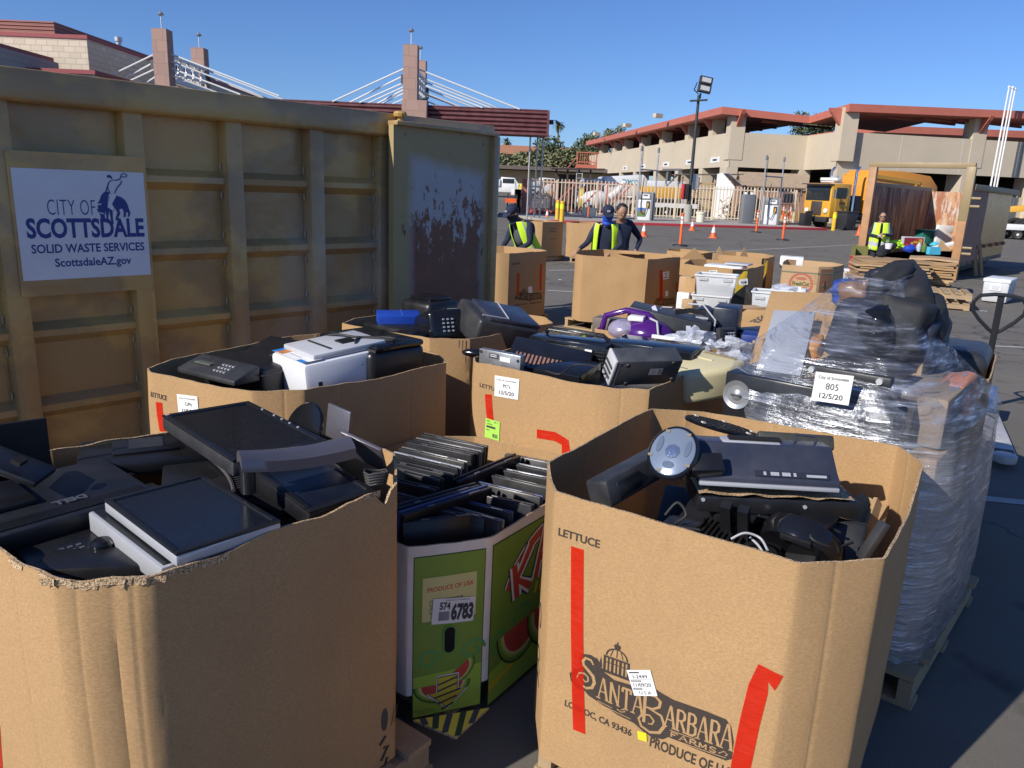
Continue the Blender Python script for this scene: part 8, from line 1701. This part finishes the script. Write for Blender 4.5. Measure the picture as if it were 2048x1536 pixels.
# ------------------------------------------------------------------ people
m_skin = mat('skin', (.36, .20, .13), .55, var=.06); m_skin2 = mat('skin_dark', (.22, .12, .08), .55, var=.06); m_nvy = mat('navy_cloth', (.012, .018, .045), .85, var=.25, bump=.3, bscale=30); m_jean = mat('dark_trousers', (.02, .022, .03), .85); m_hair = mat('hair_black', (.012, .01, .009), .6); m_grs = mat('grey_stripe', (.42, .44, .45), .4); m_boot = m_black
def person(label, pos, heading, J, skin=None, shirt=None, group='workers in the yard'):
    skin = skin or m_skin; shirt = shirt or m_nvy; t = thing('person', label, 'person', LOC(pos, heading), group)
    B = dict(pel=(0, 0, .93), spi=(0, 0, 1.1), che=(0, 0, 1.28), nk0=(0, 0, 1.44), nk1=(0, .02, 1.50), hd0=(0, .03, 1.57), hd1=(0, .02, 1.67), shl=(-.17, 0, 1.38), shr=(.17, 0, 1.38), ell=(-.23, 0, 1.1), elr=(.23, 0, 1.1), wrl=(-.2, .16, .9), wrr=(.2, .16, .9), hpl=(-.09, 0, .9), hpr=(.09, 0, .9), knl=(-.1, .02, .48), knr=(.1, .02, .48), anl=(-.1, 0, .08), anr=(.1, 0, .08), tol=(-.11, .16, .04), tor=(.11, .16, .04))
    B.update(J); B = {k: V(v) for k, v in B.items()}
    rad = dict(pel=.145, spi=.135, che=.15, nk0=.075, nk1=.058, hd0=.085, hd1=.08, shl=.075, shr=.075, ell=.048, elr=.048, wrl=.032, wrr=.032, hpl=.095, hpr=.095, knl=.065, knr=.065, anl=.048, anr=.048, tol=.04, tor=.04)
    E = [('pel', 'spi', 1), ('spi', 'che', 1), ('che', 'nk0', 1), ('nk0', 'nk1', 0), ('nk1', 'hd0', 0), ('hd0', 'hd1', 0), ('che', 'shl', 1), ('che', 'shr', 1), ('shl', 'ell', 1), ('shr', 'elr', 1), ('ell', 'wrl', 1), ('elr', 'wrr', 1), ('pel', 'hpl', 2), ('pel', 'hpr', 2), ('hpl', 'knl', 2), ('hpr', 'knr', 2), ('knl', 'anl', 2), ('knr', 'anr', 2), ('anl', 'tol', 3), ('anr', 'tor', 3)]
    for s in 'lr':                        # hands: palm, four fingers, thumb
        d = (B['wr' + s] - B['el' + s]).normalized(); sd = d.cross(V((0, 0, 1))); sd = sd.normalized() if sd.length > .1 else V((1, 0, 0)); dn = V((0, 0, -1)); c = B['wr' + s] + d * .07
        B['pm' + s] = c; rad['pm' + s] = .028; E.append(('wr' + s, 'pm' + s, 0))
        for k, (o, L_) in enumerate(((-.027, .062), (-.009, .075), (.009, .07), (.027, .055))):
            a, b = f'f{k}{s}', f'g{k}{s}'; B[a] = c + d * .03 + sd * o; B[b] = B[a] + d * L_ * .6 + dn * L_ * .6; rad[a] = .010; rad[b] = .008; E += [('pm' + s, a, 0), (a, b, 0)]
        k = -1 if s == 'r' else 1; B['th' + s] = c + sd * .04 * k + d * .02; B['ti' + s] = B['th' + s] + d * .035 + dn * .02; rad['th' + s] = .011; rad['ti' + s] = .009; E += [('pm' + s, 'th' + s, 0), ('th' + s, 'ti' + s, 0)]
    names = list(B); me = bpy.data.meshes.new('body'); me.from_pydata([tuple(B[k]) for k in names], [(names.index(a), names.index(b)) for a, b, _ in E], [])
    o = bpy.data.objects.new('body', me); COL.objects.link(o); sk = o.modifiers.new('s', 'SKIN'); sk.use_smooth_shade = True; ss = o.modifiers.new('d', 'SUBSURF'); ss.levels = 2; ss.render_levels = 2
    for i, k in enumerate(names): me.skin_vertices[0].data[i].radius = (rad[k],) * 2
    me.skin_vertices[0].data[0].use_root = True
    m2 = bpy.data.meshes.new_from_object(o.evaluated_get(bpy.context.evaluated_depsgraph_get())); o.modifiers.clear(); o.data = m2; o.parent = t
    m2.materials.clear(); [m2.materials.append(x) for x in (skin, shirt, m_jean, m_boot)]
    seg = [(B[a], B[b], tg) for a, b, tg in E]
    for p in m2.polygons:
        c = p.center; best = None
        for a, b, tg in seg:
            ab = b - a; u = max(0, min(1, (c - a).dot(ab) / ab.length_squared)); dd_ = (c - a - ab * u).length
            if best is None or dd_ < best[0]: best = (dd_, tg)
        p.material_index = best[1]; p.use_smooth = True
    fw_ = V((0, 1, 0)); hc = (B['hd0'] + B['hd1']) / 2
    return t, B, hc, o
def headgear(t, hc, turn=0, pitch=0, cap=True, hair=True, glasses=False, gaiter=None):
    M = Matrix.Translation(hc) @ Matrix.Rotation(R(-turn), 4, 'Z') @ Matrix.Rotation(R(pitch), 4, 'X')
    f = MB().blob((0, .0, .01), (.082, .098, .115), 3, .02, M=M).blob((0, .098, -.012), (.014, .02, .02), 1, 0, M=M).blob((-.082, 0, -.005), (.012, .02, .03), 1, 0, M=M).blob((.082, 0, -.005), (.012, .02, .03), 1, 0, M=M).blob((0, .03, -.06), (.06, .065, .055), 2, 0, M=M); f.build('face', m_skin, t, smooth=True)
    m = MB()
    for s in (-1, 1): m.blob((s * .03, .088, .018), (.012, .008, .007), 1, 0, M=M)
    m.blob((0, .094, -.052), (.022, .006, .005), 1, 0, M=M); m.build('eyes_and_mouth', m_hair, t, smooth=True)
    if hair: MB().blob((0, -.02, .035), (.09, .095, .105), 3, .12, 5, M=M).build('hair', m_hair, t, smooth=True)
    if cap:
        c = MB().blob((0, -.005, .055), (.095, .108, .085), 3, .02, M=M).build('cap', m_nvy, t, smooth=True); m = MB(); m.lathe([(.0, -.004), (1, -.004), (1, .004), (0, .006)], 20, M @ Matrix.Translation((0, .10, .045)) @ Matrix.Rotation(R(-14), 4, 'X') @ Matrix.Diagonal((.085, .085, 1, 1))); m.build('brim', m_nvy, c, smooth=True); m = MB(); m.box((0, .1, .085), (.05, .012, .03), M=M); m.build('cap_emblem', m_lgrey, c, bevel=.004)
    if glasses: m = MB(); [m.blob((s * .034, .092, .02), (.028, .012, .018), 2, 0, M=M) for s in (-1, 1)]; m.bar(M @ V((-.08, .0, .025)), M @ V((-.055, .09, .025)), .008); m.bar(M @ V((.08, .0, .025)), M @ V((.055, .09, .025)), .008); m.build('sunglasses', m_gls, t, smooth=True)
    if gaiter: MB().lathe([(.072, -.15), (.080, -.12), (.068, -.09), (.078, -.06), (.082, -.035), (.084, -.012), (.06, -.01)], 22, M @ Matrix.Translation((0, .022, 0)), sy=1.2).build('face_cover', gaiter, t, smooth=True)
def vest(t, pts, gap=50, r=(.19, .155), label=None, stripes=(.2, .45)):
    """open fronted safety vest: rings along the spine points, opening centred on +Y"""
    pts = [V(p) for p in pts]; m = MB(); n = 30; K = 16
    def fn(u, v):
        k = min(v * (len(pts) - 1), len(pts) - 1.001); i = int(k); p = pts[i].lerp(pts[i + 1], k - i); a = R(90 + gap / 2 + (360 - gap) * u); tp = 1 - .22 * v ** 4 + .1 * (1 - v) ** 2
        fx = r[0] * tp * (1 + .03 * math.sin(u * 40 + v * 5)); return p + V((math.cos(a) * fx, math.sin(a) * r[1] * tp, .01 * math.sin(u * 17)))
    m.grid(fn, n, K)
    for j in range(K):
        for i in range(n):
            v = (j + .5) / K; u = (i + .5) / n
            if abs(v - stripes[0]) < .045 or abs(u - .12) < .03 or abs(u - .88) < .03: m.m[j * n + i] = 1
    o = len(m.v); m.v += [p.copy() for p in m.v]
    for q in range(o, 2 * o):
        pass
    o_ = m.build('safety_vest', [m_hv, m_grs], t, smooth=True, recalc=False, angle=180); s_ = o_.modifiers.new('solid', 'SOLIDIFY'); s_.thickness = .012; s_.offset = 1
    return o_
# worker with a blue face cover at the wide bin
t, B, hc, o = person('worker in navy shirt, neon vest, cap and bright blue face cover at the plain bin', (1.36, 12.15, 0), 196, dict(pel=(0, -.08, .93), spi=(0, -.03, 1.1), che=(-.02, .04, 1.27), nk0=(-.02, .09, 1.41), nk1=(-.03, .13, 1.46), hd0=(-.04, .17, 1.53), hd1=(-.04, .18, 1.61), shl=(-.19, .05, 1.36), shr=(.15, .05, 1.37), ell=(-.27, .12, 1.12), elr=(.26, .10, 1.12), wrl=(-.12, .28, .98), wrr=(.36, .26, 1.02), hpl=(-.09, -.08, .9), hpr=(.09, -.08, .9), knl=(-.1, -.04, .48), knr=(.1, -.04, .48)), m_skin)
headgear(t, hc, -14, -22, True, True, False, mat('gaiter_blue', (.01, .07, .50), .7)); vest(t, [(0, -.08, .84), (0, -.06, 1.0), (-.01, .0, 1.18), (-.02, .05, 1.32), (-.02, .08, 1.42)], 62, (.21, .165))
t, B, hc, o = person('bareheaded worker in plain navy sweatshirt with hand on hip, behind the blue face cover', (1.66, 12.75, 0), 160, dict(elr=(-.0, 0, 0), ell=(.0, 0, 0)) | dict(shl=(-.17, 0, 1.4), shr=(.17, .02, 1.38), ell=(-.40, -.04, 1.16), wrl=(-.26, .08, .98), elr=(.25, .04, 1.1), wrr=(.22, .2, .95), nk1=(.03, .05, 1.48), hd0=(.05, .09, 1.55), hd1=(.05, .1, 1.63)), m_skin)
headgear(t, hc, 10, -20, False, True)
t, B, hc, o = person('worker in neon vest, grey shirt front and navy cap bending over beside the container door', (.14, 12.3, 0), 232, dict(pel=(0, -.10, .93), spi=(0, .0, 1.1), che=(0, .1, 1.25), nk0=(0, .19, 1.38), nk1=(0, .23, 1.42), hd0=(0, .29, 1.48), hd1=(0, .31, 1.56), shl=(-.2, .11, 1.34), shr=(.18, .13, 1.34), ell=(-.28, .16, 1.08), wrl=(-.14, .34, .96), elr=(.26, .2, 1.08), wrr=(.16, .38, .96), hpl=(-.09, -.1, .9), hpr=(.09, -.1, .9), knl=(-.1, -.04, .48), knr=(.1, -.04, .48)), m_skin2)
headgear(t, hc, 0, -30, True, True, False, mat('gaiter_dark', (.01, .02, .04), .7)); vest(t, [(0, -.1, .84), (0, -.04, 1.0), (0, .06, 1.16), (0, .12, 1.28), (0, .17, 1.39)], 60, (.21, .165)); MB().blob((0, .13, 1.2), (.13, .09, .17), 3, .1, 4).build('shirt_front', mat('grey_shirt', (.06, .065, .08), .85), t, smooth=True)
t, B, hc, o = person('worker in sunglasses and closed neon vest sorting small parts behind the carton pile', (9.22, 20.05, 0), 200, dict(ell=(-.27, .06, 1.12), wrl=(-.08, .26, 1.16), elr=(.27, .06, 1.12), wrr=(.06, .28, 1.10), hd0=(0, .05, 1.55), hd1=(0, .06, 1.63)), m_skin); t.scale = (1.0, 1.0, .98)
headgear(t, hc, 8, -8, False, True, True); vest(t, [(0, 0, .74), (0, 0, .95), (0, 0, 1.15), (0, .0, 1.3), (0, 0, 1.43)], 16, (.22, .17)); MB().blob((.02, .32, 1.12), (.06, .04, .03), 2, .2).build('held_part', m_lgrey, t)
